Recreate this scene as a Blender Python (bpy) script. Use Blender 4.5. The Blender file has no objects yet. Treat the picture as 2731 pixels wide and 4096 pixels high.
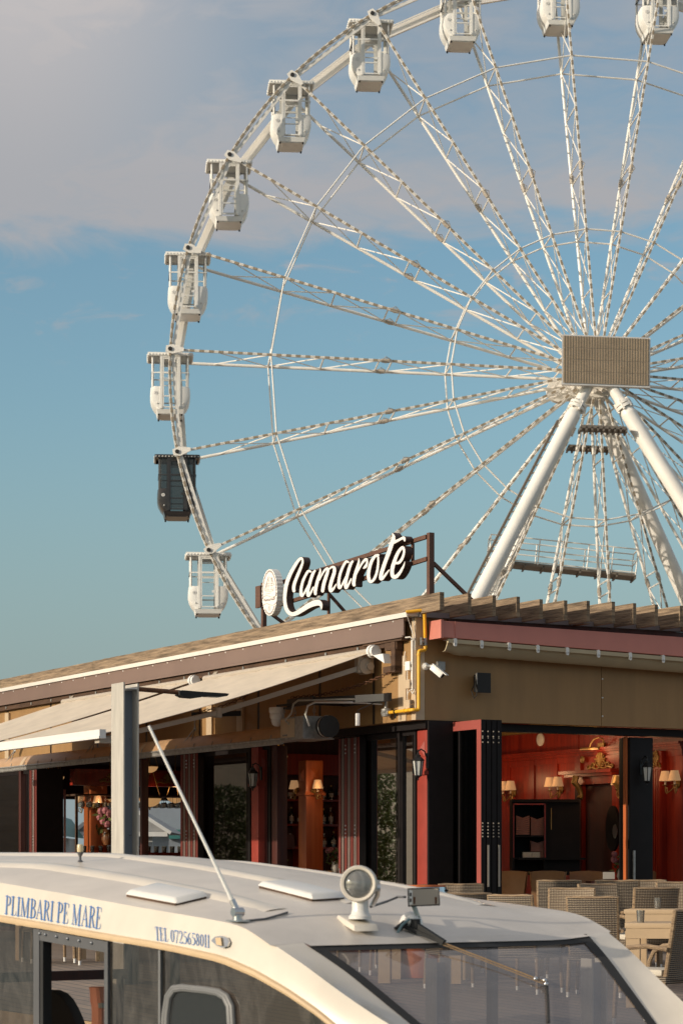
import bpy, bmesh, math, random
import numpy as np
from mathutils import Vector, Matrix
R = math.radians
random.seed(7)
SC = bpy.context.scene
COL = SC.collection

# ------------------------------------------------------------------ camera, sky, sun, exposure
EYE = 1.2                      # camera height over the terrace
F, CX, VH = 9671.0, 1365.5, 3480.0   # focal length in photo pixels, principal column, horizon row
cam_d = bpy.data.cameras.new('camera'); cam = bpy.data.objects.new('camera', cam_d); COL.objects.link(cam)
cam.location = (0, 0, EYE); cam.rotation_euler = (R(90), 0, 0)
cam_d.sensor_fit = 'VERTICAL'; cam_d.sensor_height = 36.0; cam_d.sensor_width = 24.0
cam_d.lens = F * 36.0 / 4096.0
cam_d.shift_y = (VH - 2048.0) / 4096.0
cam_d.clip_start = 0.5; cam_d.clip_end = 6000
cam_d.dof.use_dof = True; cam_d.dof.focus_distance = 30.0; cam_d.dof.aperture_fstop = 6.0
SC.camera = cam

SUN_T, SUN_E = 63.0, 16.0      # degrees left of straight behind the camera; elevation
s_dir = Vector((-math.sin(R(SUN_T)) * math.cos(R(SUN_E)), -math.cos(R(SUN_T)) * math.cos(R(SUN_E)), math.sin(R(SUN_E))))
sd = bpy.data.lights.new('sun', 'SUN'); sun = bpy.data.objects.new('sun', sd); COL.objects.link(sun)
sd.energy = 2.9; sd.angle = R(0.55); sd.color = (1.0, 0.88, 0.72)
sun.rotation_euler = s_dir.to_track_quat('Z', 'Y').to_euler()

W = bpy.data.worlds.new('World'); SC.world = W; W.use_nodes = True
nt = W.node_tree; nt.nodes.clear()
def wn(t, **k):
    n = nt.nodes.new(t)
    for a, b in k.items(): setattr(n, a, b)
    return n
out = wn('ShaderNodeOutputWorld'); bg = wn('ShaderNodeBackground'); bg.inputs[1].default_value = 0.116
sky = wn('ShaderNodeTexSky', sky_type='NISHITA', sun_disc=False, sun_elevation=R(SUN_E), sun_rotation=R(180 + SUN_T), air_density=1.0, dust_density=2.0, ozone_density=1.6)
tc = wn('ShaderNodeTexCoord'); sx = wn('ShaderNodeSeparateXYZ'); nt.links.new(tc.outputs['Generated'], sx.inputs[0])
mp = wn('ShaderNodeMapping'); nt.links.new(tc.outputs['Generated'], mp.inputs[0]); mp.inputs['Scale'].default_value = (9, 9, 26); mp.inputs['Rotation'].default_value = (0, R(14), 0)
def noise(scale, detail, rough, dist=0.0, src=None):
    n = wn('ShaderNodeTexNoise'); n.inputs['Scale'].default_value = scale; n.inputs['Detail'].default_value = detail
    n.inputs['Roughness'].default_value = rough; n.inputs['Distortion'].default_value = dist
    nt.links.new((src or mp).outputs[0], n.inputs[0]); return n
def wmath(op, a, b=None, c=None):
    n = wn('ShaderNodeMath', operation=op)
    for i, x in enumerate((a, b, c)):
        if x is None: continue
        if isinstance(x, (int, float)): n.inputs[i].default_value = x
        else: nt.links.new(x, n.inputs[i])
    return n.outputs[0]
def sstep(v, a, b):
    n = wn('ShaderNodeMapRange', interpolation_type='SMOOTHSTEP'); nt.links.new(v, n.inputs[0])
    n.inputs[1].default_value = a; n.inputs[2].default_value = b; return n.outputs[0]
n1 = noise(0.55, 4, 0.5, 0.4); n2 = noise(1.6, 6, 0.6, 0.6); n3 = noise(3.2, 8, 0.62, 0.8)
# the cloud bank starts about 14 degrees up, ragged below; thin wisps under it
edge = wmath('ADD', sx.outputs[2], wmath('MULTIPLY', wmath('SUBTRACT', n2.outputs[0], 0.5), 0.05))
edge = wmath('ADD', edge, wmath('MULTIPLY', sx.outputs[0], -0.015))
bank = sstep(edge, 0.245, 0.264)
patch = wmath('MULTIPLY_ADD', sstep(n1.outputs[0], 0.38, 0.60), 0.55, 0.42)
patch = wmath('ADD', patch, wmath('MULTIPLY', wmath('SUBTRACT', n3.outputs[0], 0.5), 0.9))
left = sstep(sx.outputs[0], 0.05, -0.13)
patch = wmath('MAXIMUM', patch, wmath('MULTIPLY', left, 0.97))
wisp = wmath('MULTIPLY', sstep(n3.outputs[0], 0.54, 0.74), sstep(sx.outputs[2], 0.19, 0.245))
mask = wmath('MAXIMUM', wmath('MULTIPLY', bank, patch), wmath('MULTIPLY', wisp, 0.75))
# cloud colour: lilac grey, paler up left
ccol = wn('ShaderNodeMixRGB'); nt.links.new(wmath('MULTIPLY', left, sstep(sx.outputs[2], 0.26, 0.37)), ccol.inputs[0])
ccol.inputs[1].default_value = (2.72, 2.74, 2.88, 1); ccol.inputs[2].default_value = (3.85, 3.62, 3.58, 1)
tint = wn('ShaderNodeMixRGB', blend_type='MULTIPLY'); tint.inputs[0].default_value = 1.0
nt.links.new(sky.outputs[0], tint.inputs[1])
# the sky opposite the low sun is brighter with thin high cloud, and greys towards the horizon
tcol = wn('ShaderNodeMixRGB'); nt.links.new(sstep(sx.outputs[1], 0.3, 0.95), tcol.inputs[0]); tcol.inputs[1].default_value = (0.92, 1.0, 0.96, 1); tcol.inputs[2].default_value = (0.84, 0.995, 0.955, 1); nt.links.new(tcol.outputs[0], tint.inputs[2])
hz = wn('ShaderNodeMixRGB'); nt.links.new(wmath('MULTIPLY', sstep(sx.outputs[2], 0.215, 0.0), 0.95), hz.inputs[0]); nt.links.new(tint.outputs[0], hz.inputs[1]); hz.inputs[2].default_value = (1.98, 2.42, 2.56, 1)
mx = wn('ShaderNodeMixRGB'); nt.links.new(mask, mx.inputs[0]); nt.links.new(hz.outputs[0], mx.inputs[1]); nt.links.new(ccol.outputs[0], mx.inputs[2])
nt.links.new(mx.outputs[0], bg.inputs[0]); nt.links.new(bg.outputs[0], out.inputs[0])
SC.view_settings.view_transform = 'Standard'; SC.view_settings.look = 'None'; SC.view_settings.exposure = 0.35; SC.view_settings.gamma = 1.0
SC.cycles.max_bounces = 8; SC.cycles.transparent_max_bounces = 24; SC.cycles.caustics_reflective = False; SC.cycles.caustics_refractive = False
SC.cycles.sample_clamp_indirect = 4.0

# ------------------------------------------------------------------ geometry helpers
V = Vector
def P(u, v, Y): return V(((u - CX) / F * Y, Y, EYE - (v - VH) / F * Y))
PHI = R(28.3)
AD = V((-math.sin(PHI), math.cos(PHI), 0)); BD = V((math.cos(PHI), math.sin(PHI), 0))
C0 = V((0.904, 29.3, EYE))                     # corner of the restaurant, at eye height
def WB(a, b, z): return C0 + AD * a + BD * b + V((0, 0, z))
def LF(u, v, b=0.0):                           # photo pixel -> (a, z) on the plane b (parallel to the left front)
    d = V(((u - CX) / F, 1, 0)); c = V((C0.x, C0.y, 0)); Y = (b + c.dot(BD)) / d.dot(BD)
    return (d * Y - c).dot(AD), -(v - VH) / F * Y
def RF(u, v, a=0.0):                           # photo pixel -> (b, z) on the plane a (parallel to the right front)
    d = V(((u - CX) / F, 1, 0)); c = V((C0.x, C0.y, 0)); Y = (a + c.dot(AD)) / d.dot(AD)
    return (d * Y - c).dot(BD), -(v - VH) / F * Y
def LP(u, v, b=0.0): a, z = LF(u, v, b); return WB(a, b, z)
def RP(u, v, a=0.0): b, z = RF(u, v, a); return WB(a, b, z)
HD = V((0.604, -0.797, 0)); PD = V((0.797, 0.604, 0)); S0 = V((-0.41, 12.32, EYE))
def BT(x, y, z): return S0 + HD * x + PD * y + V((0, 0, z))     # boat frame: forward, to port, up
def BP(u, v, y=0.0):                           # photo pixel -> (x, z) on the boat's lengthwise plane y
    d = V(((u - CX) / F, 1, 0)); c = V((S0.x, S0.y, 0)); n = PD; Y = (y + c.dot(n)) / d.dot(n)
    return (d * Y - c).dot(HD), -(v - VH) / F * Y
def ter(Y): return EYE - 1.17 + 0.03 * (min(max(Y, 20.0), 27.2) - 23.0)     # terrace height

MINV = {}
class MB:
    def __init__(s): s.v = []; s.f = []
    def add(s, vs, fs):
        o = len(s.v); s.v += [V(x) for x in vs]; s.f += [tuple(i + o for i in f) for f in fs]; return s
    def hexa(s, p):      # 8 points: bottom 4 ring, top 4 ring
        return s.add(p, [(3, 2, 1, 0), (4, 5, 6, 7), (0, 1, 5, 4), (1, 2, 6, 5), (2, 3, 7, 6), (3, 0, 4, 7)])
    def box(s, c, sx, sy, sz, X=V((1, 0, 0)), Y=V((0, 1, 0)), Z=V((0, 0, 1))):
        c = V(c); X = V(X) * sx / 2; Y = V(Y) * sy / 2; Z = V(Z) * sz / 2
        return s.hexa([c - X - Y - Z, c + X - Y - Z, c + X + Y - Z, c - X + Y - Z, c - X - Y + Z, c + X - Y + Z, c + X + Y + Z, c - X + Y + Z])
    def bb(s, x0, x1, y0, y1, z0, z1, fn=None):
        p = [(x0, y0, z0), (x1, y0, z0), (x1, y1, z0), (x0, y1, z0), (x0, y0, z1), (x1, y0, z1), (x1, y1, z1), (x0, y1, z1)]
        return s.hexa([fn(*q) if fn else V(q) for q in p])
    def ab(s, a0, a1, b0, b1, z0, z1): return s.bb(a0, a1, b0, b1, z0, z1, WB)
    def bar(s, p0, p1, w, h, up=V((0, 0, 1))):
        p0 = V(p0); p1 = V(p1); d = (p1 - p0); L = d.length; d.normalize()
        x = d.cross(up)
        if x.length < 1e-4: x = d.cross(V((1, 0, 0)))
        x.normalize(); y = x.cross(d)
        return s.box((p0 + p1) / 2, L, w, h, d, x, y)
    def ring(s, c, x, y, r, n): return [c + x * (r * math.cos(2 * math.pi * i / n)) + y * (r * math.sin(2 * math.pi * i / n)) for i in range(n)]
    def tube(s, pts, r, n=8, cap=True, rs=None):
        pts = [V(p) for p in pts]; o = len(s.v); m = len(pts); last = None
        for i, p in enumerate(pts):
            d = (pts[min(i + 1, m - 1)] - pts[max(i - 1, 0)]).normalized()
            x = d.cross(V((0, 0, 1)) if last is None else last)
            if last is not None: x = last - d * last.dot(d)
            if x.length < 1e-4: x = d.cross(V((1, 0, 0)))
            x.normalize(); last = x; y = d.cross(x)
            s.v += s.ring(p, x, y, rs[i] if rs else r, n)
        for i in range(m - 1):
            for k in range(n):
                s.f.append((o + i * n + k, o + i * n + (k + 1) % n, o + (i + 1) * n + (k + 1) % n, o + (i + 1) * n + k))
        if cap:
            s.f.append(tuple(o + k for k in range(n))[::-1]); s.f.append(tuple(o + (m - 1) * n + k for k in range(n)))
        return s
    def lathe(s, c, prof, n=16, axis=V((0, 0, 1))):       # prof: (radius, height along axis)
        axis = V(axis).normalized(); x = axis.cross(V((0, 0, 1)))
        if x.length < 1e-3: x = V((1, 0, 0))
        x.normalize(); y = axis.cross(x); o = len(s.v); c = V(c)
        for r, h in prof: s.v += s.ring(c + axis * h, x, y, max(r, 1e-4), n)
        for i in range(len(prof) - 1):
            for k in range(n):
                s.f.append((o + i * n + k, o + i * n + (k + 1) % n, o + (i + 1) * n + (k + 1) % n, o + (i + 1) * n + k))
        s.f.append(tuple(o + k for k in range(n))[::-1]); s.f.append(tuple(o + (len(prof) - 1) * n + k for k in range(n)))
        return s
    def cyl(s, p0, p1, r, n=12, r1=None):
        p0, p1 = V(p0), V(p1)
        d = V(p1) - V(p0); return s.lathe(p0, [(r, 0), (r if r1 is None else r1, d.length)], n, d)
    def ball(s, c, r, n=10, sz=1.0):
        m = n // 2 + 1; return s.lathe(c, [(r * math.sin(math.pi * i / m), -r * sz * math.cos(math.pi * i / m)) for i in range(m + 1)], n)
    def grid(s, rows):                                    # rows of points -> quads
        o = len(s.v); m = len(rows[0])
        for r in rows: s.v += [V(p) for p in r]
        for i in range(len(rows) - 1):
            for k in range(m - 1):
                s.f.append((o + i * m + k, o + i * m + k + 1, o + (i + 1) * m + k + 1, o + (i + 1) * m + k))
        return s
    def slab(s, rows, off):                               # a sheet given thickness by a vector
        off = V(off); n, m = len(rows), len(rows[0])
        s.grid(rows); o = len(s.v); s.grid([[V(p) + off for p in r] for r in rows]); b = o - n * m
        rim = [(0, k) for k in range(m)] + [(i, m - 1) for i in range(1, n)] + [(n - 1, k) for k in range(m - 2, -1, -1)] + [(i, 0) for i in range(n - 2, 0, -1)]
        ix = [i * m + k for i, k in rim]
        for q in range(len(ix)):
            a0, a1 = ix[q], ix[(q + 1) % len(ix)]; s.f.append((b + a0, b + a1, o + a1, o + a0))
        return s
    def prism(s, pts, off):                               # polygon extruded by a vector
        n = len(pts); off = V(off); pts = [V(p) for p in pts]
        return s.add(pts + [p + off for p in pts], [tuple(range(n))[::-1], tuple(range(n, 2 * n))] + [(i, (i + 1) % n, n + (i + 1) % n, n + i) for i in range(n)])
    def pieces(s):            # far-apart loose pieces of this mesh, so that each becomes an object of its own
        n = len(s.v); par = list(range(n))
        def find(i):
            while par[i] != i: par[i] = par[par[i]]; i = par[i]
            return i
        for f in s.f:
            a = find(f[0])
            for j in f[1:]:
                b = find(j)
                if b != a: par[b] = a
        roots = {}
        for i in range(n): roots.setdefault(find(i), []).append(i)
        k = len(roots)
        if k < 2 or k > 300: return [s]
        co = np.array([tuple(p) for p in s.v]); isl = list(roots.values())
        lo = np.array([co[i].min(0) for i in isl]); hi = np.array([co[i].max(0) for i in isl]); size = (hi - lo).max(1)
        gap = np.maximum(0, np.maximum(lo[:, None] - hi[None], lo[None] - hi[:, None])); near = np.sqrt((gap ** 2).sum(2)) <= np.maximum(0.02, 0.5 * np.maximum(size[:, None], size[None]))
        grp = list(range(k))
        for _ in range(k):
            new = [min(grp[j] for j in np.nonzero(near[i])[0]) for i in range(k)]
            if new == grp: break
            grp = new
        if len(set(grp)) < 2: return [s]
        of = {}
        for q, i in zip(grp, isl):
            for j in i: of[j] = q
        out = []
        for q in dict.fromkeys(grp):
            m = MB(); ix = {}
            for f in s.f:
                if of[f[0]] != q: continue
                for j in f:
                    if j not in ix: ix[j] = len(m.v); m.v.append(s.v[j])
                m.f.append(tuple(ix[j] for j in f))
            if m.f: out.append(m)
        return out
    def build(s, name, m, parent=None, smooth=True, bevel=0.0):
        if parent is not None:
            ps = s.pieces()
            if len(ps) > 1: return [q.build1(name, m, parent, smooth, bevel) for q in ps][0]
        return s.build1(name, m, parent, smooth, bevel)
    def build1(s, name, m, parent=None, smooth=True, bevel=0.0):
        me = bpy.data.meshes.new(name)
        inv = MINV.get(parent.name) if parent else None
        vs = [inv @ p for p in s.v] if inv is not None else s.v
        me.from_pydata([tuple(p) for p in vs], [], s.f); me.validate()
        bm = bmesh.new(); bm.from_mesh(me); bmesh.ops.recalc_face_normals(bm, faces=bm.faces)
        if bevel: bmesh.ops.bevel(bm, geom=[e for e in bm.edges if len(e.link_faces) == 2 and e.calc_face_angle() > 0.6], offset=bevel, segments=2, affect='EDGES', profile=0.6)
        bm.to_mesh(me); bm.free()
        if smooth:
            me.polygons.foreach_set('use_smooth', [True] * len(me.polygons)); me.set_sharp_from_angle(angle=R(38))
        o = bpy.data.objects.new(name, me); COL.objects.link(o)
        if m: me.materials.append(m)
        if parent: o.parent = parent; MINV[o.name] = inv
        return o
def T(name, label, cat, loc=(0, 0, 0), rz=0.0, group=None):
    o = bpy.data.objects.new(name, None); COL.objects.link(o); o.empty_display_size = 0.2
    o.location = loc; o.rotation_euler = (0, 0, rz); tag(o, label, cat, group)
    MINV[o.name] = (Matrix.Translation(V(loc)) @ Matrix.Rotation(rz, 4, 'Z')).inverted(); return o
def tag(o, label, cat, group=None, kind=None):
    if label: o['label'] = label
    if cat: o['category'] = cat
    if group: o['group'] = group
    if kind: o['kind'] = kind
    return o
def solo(mb, name, m, label, cat, group=None, **k): return tag(mb.build(name, m, None, **k), label, cat, group)
def copy_tree(o, parent=None):
    c = o.copy(); COL.objects.link(c)
    if parent: c.parent = parent
    for ch in list(o.children): copy_tree(ch, c)
    return c
def place(proto, first, loc, rz, label=None, sc=None):
    o = proto if first else copy_tree(proto); o.location = loc; o.rotation_euler = (0, 0, rz)
    if label: o['label'] = label
    if sc: o.scale = sc
    return o
def clean_names(o, name): o.name = name

# ------------------------------------------------------------------ materials (procedural)
def mat(name, col, rough=0.6, metal=0.0, var=0.12, scale=6.0, bump=0.0, stretch=(1, 1, 1), coat=0.0, spec=0.5, emit=None, estr=0.0, col2=None, bscale=None, detail=5):
    m = bpy.data.materials.new(name); m.use_nodes = True; t = m.node_tree; b = t.nodes['Principled BSDF']
    b.inputs['Roughness'].default_value = rough; b.inputs['Metallic'].default_value = metal; b.inputs['Specular IOR Level'].default_value = spec
    if coat: b.inputs['Coat Weight'].default_value = coat
    c = t.nodes.new('ShaderNodeTexCoord'); mpn = t.nodes.new('ShaderNodeMapping'); mpn.inputs['Scale'].default_value = stretch
    t.links.new(c.outputs['Object'], mpn.inputs[0])
    n = t.nodes.new('ShaderNodeTexNoise'); n.inputs['Scale'].default_value = scale; n.inputs['Detail'].default_value = detail; n.inputs['Roughness'].default_value = 0.6
    t.links.new(mpn.outputs[0], n.inputs[0])
    rp = t.nodes.new('ShaderNodeValToRGB'); e = rp.color_ramp.elements
    lo = [x * (1 - var) for x in col] if col2 is None else col2
    e[0].position = 0.3; e[0].color = (*lo, 1); e[1].position = 0.7; e[1].color = (*([min(1, x * (1 + var)) for x in col] if col2 is None else col), 1)
    t.links.new(n.outputs[0], rp.inputs[0]); t.links.new(rp.outputs[0], b.inputs['Base Color'])
    if bump:
        nb = t.nodes.new('ShaderNodeTexNoise'); nb.inputs['Scale'].default_value = bscale or scale * 4; nb.inputs['Detail'].default_value = 4
        t.links.new(mpn.outputs[0], nb.inputs[0]); bp = t.nodes.new('ShaderNodeBump'); bp.inputs['Strength'].default_value = bump; bp.inputs['Distance'].default_value = 0.02
        t.links.new(nb.outputs[0], bp.inputs['Height']); t.links.new(bp.outputs[0], b.inputs['Normal'])
    if emit: b.inputs['Emission Color'].default_value = (*emit, 1); b.inputs['Emission Strength'].default_value = estr
    return m
def glass(name, tint=(1, 1, 1), haze=0.0, hazecol=(0.5, 0.5, 0.5), refl=1.0, rough=0.02, streak=0.0):
    m = bpy.data.materials.new(name); m.use_nodes = True; t = m.node_tree; t.nodes.clear()
    o = t.nodes.new('ShaderNodeOutputMaterial'); tr = t.nodes.new('ShaderNodeBsdfTransparent'); tr.inputs[0].default_value = (*tint, 1)
    gl = t.nodes.new('ShaderNodeBsdfGlossy'); gl.inputs['Roughness'].default_value = rough; df = t.nodes.new('ShaderNodeBsdfDiffuse'); df.inputs[0].default_value = (*hazecol, 1)
    fr = t.nodes.new('ShaderNodeFresnel'); fr.inputs[0].default_value = 1.5
    mu = t.nodes.new('ShaderNodeMath'); mu.operation = 'MULTIPLY'; mu.use_clamp = True; t.links.new(fr.outputs[0], mu.inputs[0]); mu.inputs[1].default_value = refl
    m1 = t.nodes.new('ShaderNodeMixShader'); m1.inputs[0].default_value = haze
    if streak:
        c = t.nodes.new('ShaderNodeTexCoord'); mpn = t.nodes.new('ShaderNodeMapping'); mpn.inputs['Scale'].default_value = (2.2, 2.2, 1.1); t.links.new(c.outputs['Object'], mpn.inputs[0])
        n = t.nodes.new('ShaderNodeTexNoise'); n.inputs['Scale'].default_value = 3; n.inputs['Detail'].default_value = 8; n.inputs['Roughness'].default_value = 0.7; n.inputs['Distortion'].default_value = 1.2; t.links.new(mpn.outputs[0], n.inputs[0])
        mr = t.nodes.new('ShaderNodeMapRange'); t.links.new(n.outputs[0], mr.inputs[0]); mr.inputs[1].default_value = 0.42; mr.inputs[2].default_value = 0.78; mr.inputs[3].default_value = haze; mr.inputs[4].default_value = haze + streak
        t.links.new(mr.outputs[0], m1.inputs[0])
    t.links.new(tr.outputs[0], m1.inputs[1]); t.links.new(df.outputs[0], m1.inputs[2])
    m2 = t.nodes.new('ShaderNodeMixShader'); t.links.new(mu.outputs[0], m2.inputs[0]); t.links.new(m1.outputs[0], m2.inputs[1]); t.links.new(gl.outputs[0], m2.inputs[2])
    t.links.new(m2.outputs[0], o.inputs[0]); return m
def wood(name, c1, c2, stretch, scale=4.0, rough=0.75, bump=0.35):
    return mat(name, c1, rough=rough, col2=c2, scale=scale, stretch=stretch, bump=bump, bscale=scale * 2.5, detail=9)
def weave(name, c1, c2, freq):
    m = bpy.data.materials.new(name); m.use_nodes = True; t = m.node_tree; b = t.nodes['Principled BSDF']; b.inputs['Roughness'].default_value = 0.62
    c = t.nodes.new('ShaderNodeTexCoord')
    def wv(d, f):
        w = t.nodes.new('ShaderNodeTexWave'); w.wave_type = 'BANDS'; w.bands_direction = d; w.inputs['Scale'].default_value = f; w.inputs['Distortion'].default_value = 0.6; w.inputs['Detail'].default_value = 1
        t.links.new(c.outputs['Object'], w.inputs[0]); return w.outputs['Fac']
    def mm(op, a, b_):
        n = t.nodes.new('ShaderNodeMath'); n.operation = op; t.links.new(a, n.inputs[0])
        if isinstance(b_, float): n.inputs[1].default_value = b_
        else: t.links.new(b_, n.inputs[1])
        return n.outputs[0]
    ck = mm('MAXIMUM', mm('MULTIPLY', wv('X', freq), wv('Z', freq * 1.6)), mm('MULTIPLY', mm('SUBTRACT', wv('Z', freq * 1.6), 0.15), 0.75))
    rp = t.nodes.new('ShaderNodeValToRGB'); rp.color_ramp.elements[0].color = (*c2, 1); rp.color_ramp.elements[1].color = (*c1, 1); rp.color_ramp.elements[0].position = 0.12; rp.color_ramp.elements[1].position = 0.6
    t.links.new(ck, rp.inputs[0]); t.links.new(rp.outputs[0], b.inputs['Base Color'])
    bp = t.nodes.new('ShaderNodeBump'); bp.inputs['Strength'].default_value = 0.8; bp.inputs['Distance'].default_value = 0.012; t.links.new(ck, bp.inputs['Height']); t.links.new(bp.outputs[0], b.inputs['Normal'])
    return m
M = {}
M['white'] = mat('white_paint', (0.86, 0.84, 0.79), 0.38, var=0.05, scale=2)
M['wheel'] = mat('wheel_paint', (0.86, 0.82, 0.75), 0.4, var=0.06, scale=1.2)
M['led'] = mat('led_strip', (0.31, 0.25, 0.175), 0.6, var=0.2, scale=9)
M['screen'] = mat('screen_face', (0.56, 0.42, 0.275), 0.7, var=0.12, scale=1.5)
M['dark'] = mat('dark_gondola_paint', (0.035, 0.03, 0.028), 0.32, var=0.2, coat=0.3)
M['gglass'] = glass('gondola_glass', (0.96, 0.97, 0.97), 0.035, (0.7, 0.72, 0.74), 0.9)
M['dglass'] = glass('smoked_glass', (0.30, 0.31, 0.30), 0.12, (0.25, 0.26, 0.27), 0.8)
M['black'] = mat('black_paint', (0.012, 0.011, 0.011), 0.4, var=0.2)
M['rubber'] = mat('black_rubber', (0.02, 0.02, 0.02), 0.8)
M['steel'] = mat('brushed_steel', (0.62, 0.62, 0.62), 0.28, 1.0, var=0.1)
M['galv'] = mat('galvanised_steel', (0.36, 0.35, 0.33), 0.5, 0.6, var=0.25, scale=14)
M['grate'] = mat('walkway_steel', (0.20, 0.17, 0.14), 0.6, 0.3)
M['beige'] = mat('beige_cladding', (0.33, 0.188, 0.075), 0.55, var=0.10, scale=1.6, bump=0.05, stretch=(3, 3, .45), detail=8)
M['beigel'] = mat('pale_beige', (0.55, 0.42, 0.28), 0.5, var=0.05)
M['fascia'] = mat('mauve_fascia', (0.20, 0.135, 0.11), 0.45, var=0.06, scale=1.5)
M['trimw'] = mat('white_trim', (0.72, 0.68, 0.62), 0.4, var=0.04)
M['trimg'] = mat('shaded_trim', (0.23, 0.22, 0.23), 0.45, var=0.05)  # grey puts the shade of the right front into the gutter colour
M['oldwood'] = wood('weathered_rafter', (0.38, 0.27, 0.17), (0.085, 0.058, 0.036), (0.9, 0.9, 15), 2.4, bump=0.6)
M['darkwood'] = wood('dark_batten', (0.11, 0.055, 0.028), (0.05, 0.025, 0.013), (1, 1, 8), 3)
M['maroon'] = mat('maroon_paint', (0.32, 0.075, 0.06), 0.42, var=0.06, scale=2)
M['awnred'] = mat('dusty_red_casing', (0.60, 0.215, 0.165), 0.42, var=0.05, scale=2)
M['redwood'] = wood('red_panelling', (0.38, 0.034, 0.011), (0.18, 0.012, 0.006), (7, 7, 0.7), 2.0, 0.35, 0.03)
M['orangewood'] = wood('orange_column_wood', (0.62, 0.17, 0.05), (0.44, 0.10, 0.028), (7, 7, 0.6), 2.0, 0.4, 0.04)
M['redcol'] = mat('red_column_paint', (0.30, 0.042, 0.028), 0.45, var=0.12, scale=5)
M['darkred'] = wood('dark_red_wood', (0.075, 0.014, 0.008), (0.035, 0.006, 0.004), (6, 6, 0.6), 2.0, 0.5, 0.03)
M['gold'] = mat('gilded_carving', (0.36, 0.23, 0.075), 0.4, 0.35, var=0.2, scale=20)
M['frame'] = mat('black_door_frame', (0.012, 0.009, 0.009), 0.55, var=0.2, spec=0.2)
M['leaf'] = mat('door_leaf_edge', (0.34, 0.25, 0.22), 0.4, var=0.1)
M['shopglass'] = glass('shop_glass', (0.55, 0.55, 0.52), 0.0, (0.2, 0.2, 0.2), 1.9)
M['cream'] = mat('cream_awning_cloth', (0.80, 0.70, 0.56), 0.85, var=0.10, scale=2.2, stretch=(1.6, .5, 2), bump=0.25, bscale=2.2, detail=8)
def translucent(m, amt, col):
    t = m.node_tree; b = t.nodes['Principled BSDF']; o = [n for n in t.nodes if n.type == 'OUTPUT_MATERIAL'][0]
    tr = t.nodes.new('ShaderNodeBsdfTranslucent'); tr.inputs[0].default_value = (*col, 1); mxs = t.nodes.new('ShaderNodeMixShader'); mxs.inputs[0].default_value = amt
    t.links.new(b.outputs[0], mxs.inputs[1]); t.links.new(tr.outputs[0], mxs.inputs[2]); t.links.new(mxs.outputs[0], o.inputs[0])
translucent(M['cream'], 0.20, (0.75, 0.52, 0.30))
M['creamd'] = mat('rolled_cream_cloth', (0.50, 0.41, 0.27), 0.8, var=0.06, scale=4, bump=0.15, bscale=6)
M['alu'] = mat('white_aluminium', (0.82, 0.80, 0.77), 0.35, var=0.03)
M['armgrey'] = mat('grey_arm_paint', (0.44, 0.38, 0.31), 0.45, var=0.04)
M['heater'] = mat('brown_reflector', (0.50, 0.31, 0.17), 0.45, 0.1, var=0.12, scale=4, stretch=(1, 1, 4))
M['yellow'] = mat('yellow_gas_pipe', (0.85, 0.45, 0.03), 0.4, var=0.08, scale=6)
M['rust'] = mat('rusty_steel', (0.24, 0.10, 0.045), 0.85, 0.2, col2=(0.06, 0.035, 0.025), scale=16, bump=0.3)
M['signdark'] = mat('sign_side_brown', (0.055, 0.030, 0.024), 0.5, var=0.1)
M['signface'] = mat('sign_face_white', (0.80, 0.78, 0.75), 0.45, var=0.02)
M['signframe'] = mat('brown_sign_frame', (0.12, 0.055, 0.034), 0.6, var=0.2)
M['ink'] = mat('brown_ink', (0.22, 0.13, 0.12), 0.6, var=0.1)
M['inkgrey'] = mat('grey_ink', (0.22, 0.20, 0.19), 0.6)
M['blueink'] = mat('blue_lettering', (0.065, 0.17, 0.42), 0.5, var=0.06)
M['post'] = mat('pale_grey_post', (0.50, 0.465, 0.41), 0.6, var=0.15, scale=4, stretch=(4, 4, 0.6), bump=.12, bscale=9, detail=9)
M['postblue'] = mat('blue_grey_shade', (0.21, 0.24, 0.28), 0.55, var=0.06, scale=3)  # shade on the post webs put into the colour; also the boarded wall
M['gel'] = mat('cream_gelcoat', (0.69, 0.625, 0.53), 0.30, var=0.08, scale=2.6, coat=0.25, stretch=(1, 1, .7), detail=9)
M['gelroof'] = mat('roof_gelcoat', (0.655, 0.595, 0.525), 0.34, var=0.10, scale=2.6, stretch=(1, 1, 1), bump=0.03, bscale=4, detail=10)
M['gelw'] = mat('white_gelcoat', (0.74, 0.72, 0.68), 0.3, var=0.03, coat=0.2)
M['wind'] = glass('windscreen_glass', (0.56, 0.54, 0.53), 0.40, (0.33, 0.30, 0.29), 1.4, 0.04, 0.12)
M['plast'] = glass('scratched_plastic', (0.22, 0.19, 0.16), 0.04, (0.30, 0.27, 0.24), 1.8, 0.05, 0.24)
M['lens'] = glass('lamp_lens', (0.8, 0.8, 0.8), 0.12, (0.7, 0.68, 0.64), 2.4, 0.04, 0.3)  # pale haze and streaks stand in for reflections on the searchlight lens
M['wicker'] = weave('grey_wicker', (0.37, 0.295, 0.215), (0.03, 0.023, 0.018), 12)
M['wickerl'] = weave('sunlit_wicker', (0.56, 0.44, 0.31), (0.13, 0.09, 0.06), 12)  # same wicker, sunlight put into a paler colour for the lit chairs
M['wick2'] = mat('wicker_wrap', (0.40, 0.28, 0.16), 0.6, col2=(0.16, 0.10, 0.06), scale=12, stretch=(1, 1, 9), bump=0.4)
M['cushion'] = mat('cream_cushion', (0.62, 0.56, 0.46), 0.85, var=0.05)
M['tablew'] = mat('beige_table', (0.50, 0.36, 0.22), 0.5, var=0.06)
M['leather'] = mat('tan_leather', (0.30, 0.145, 0.06), 0.55, var=0.15, scale=5, bump=0.08)
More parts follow.
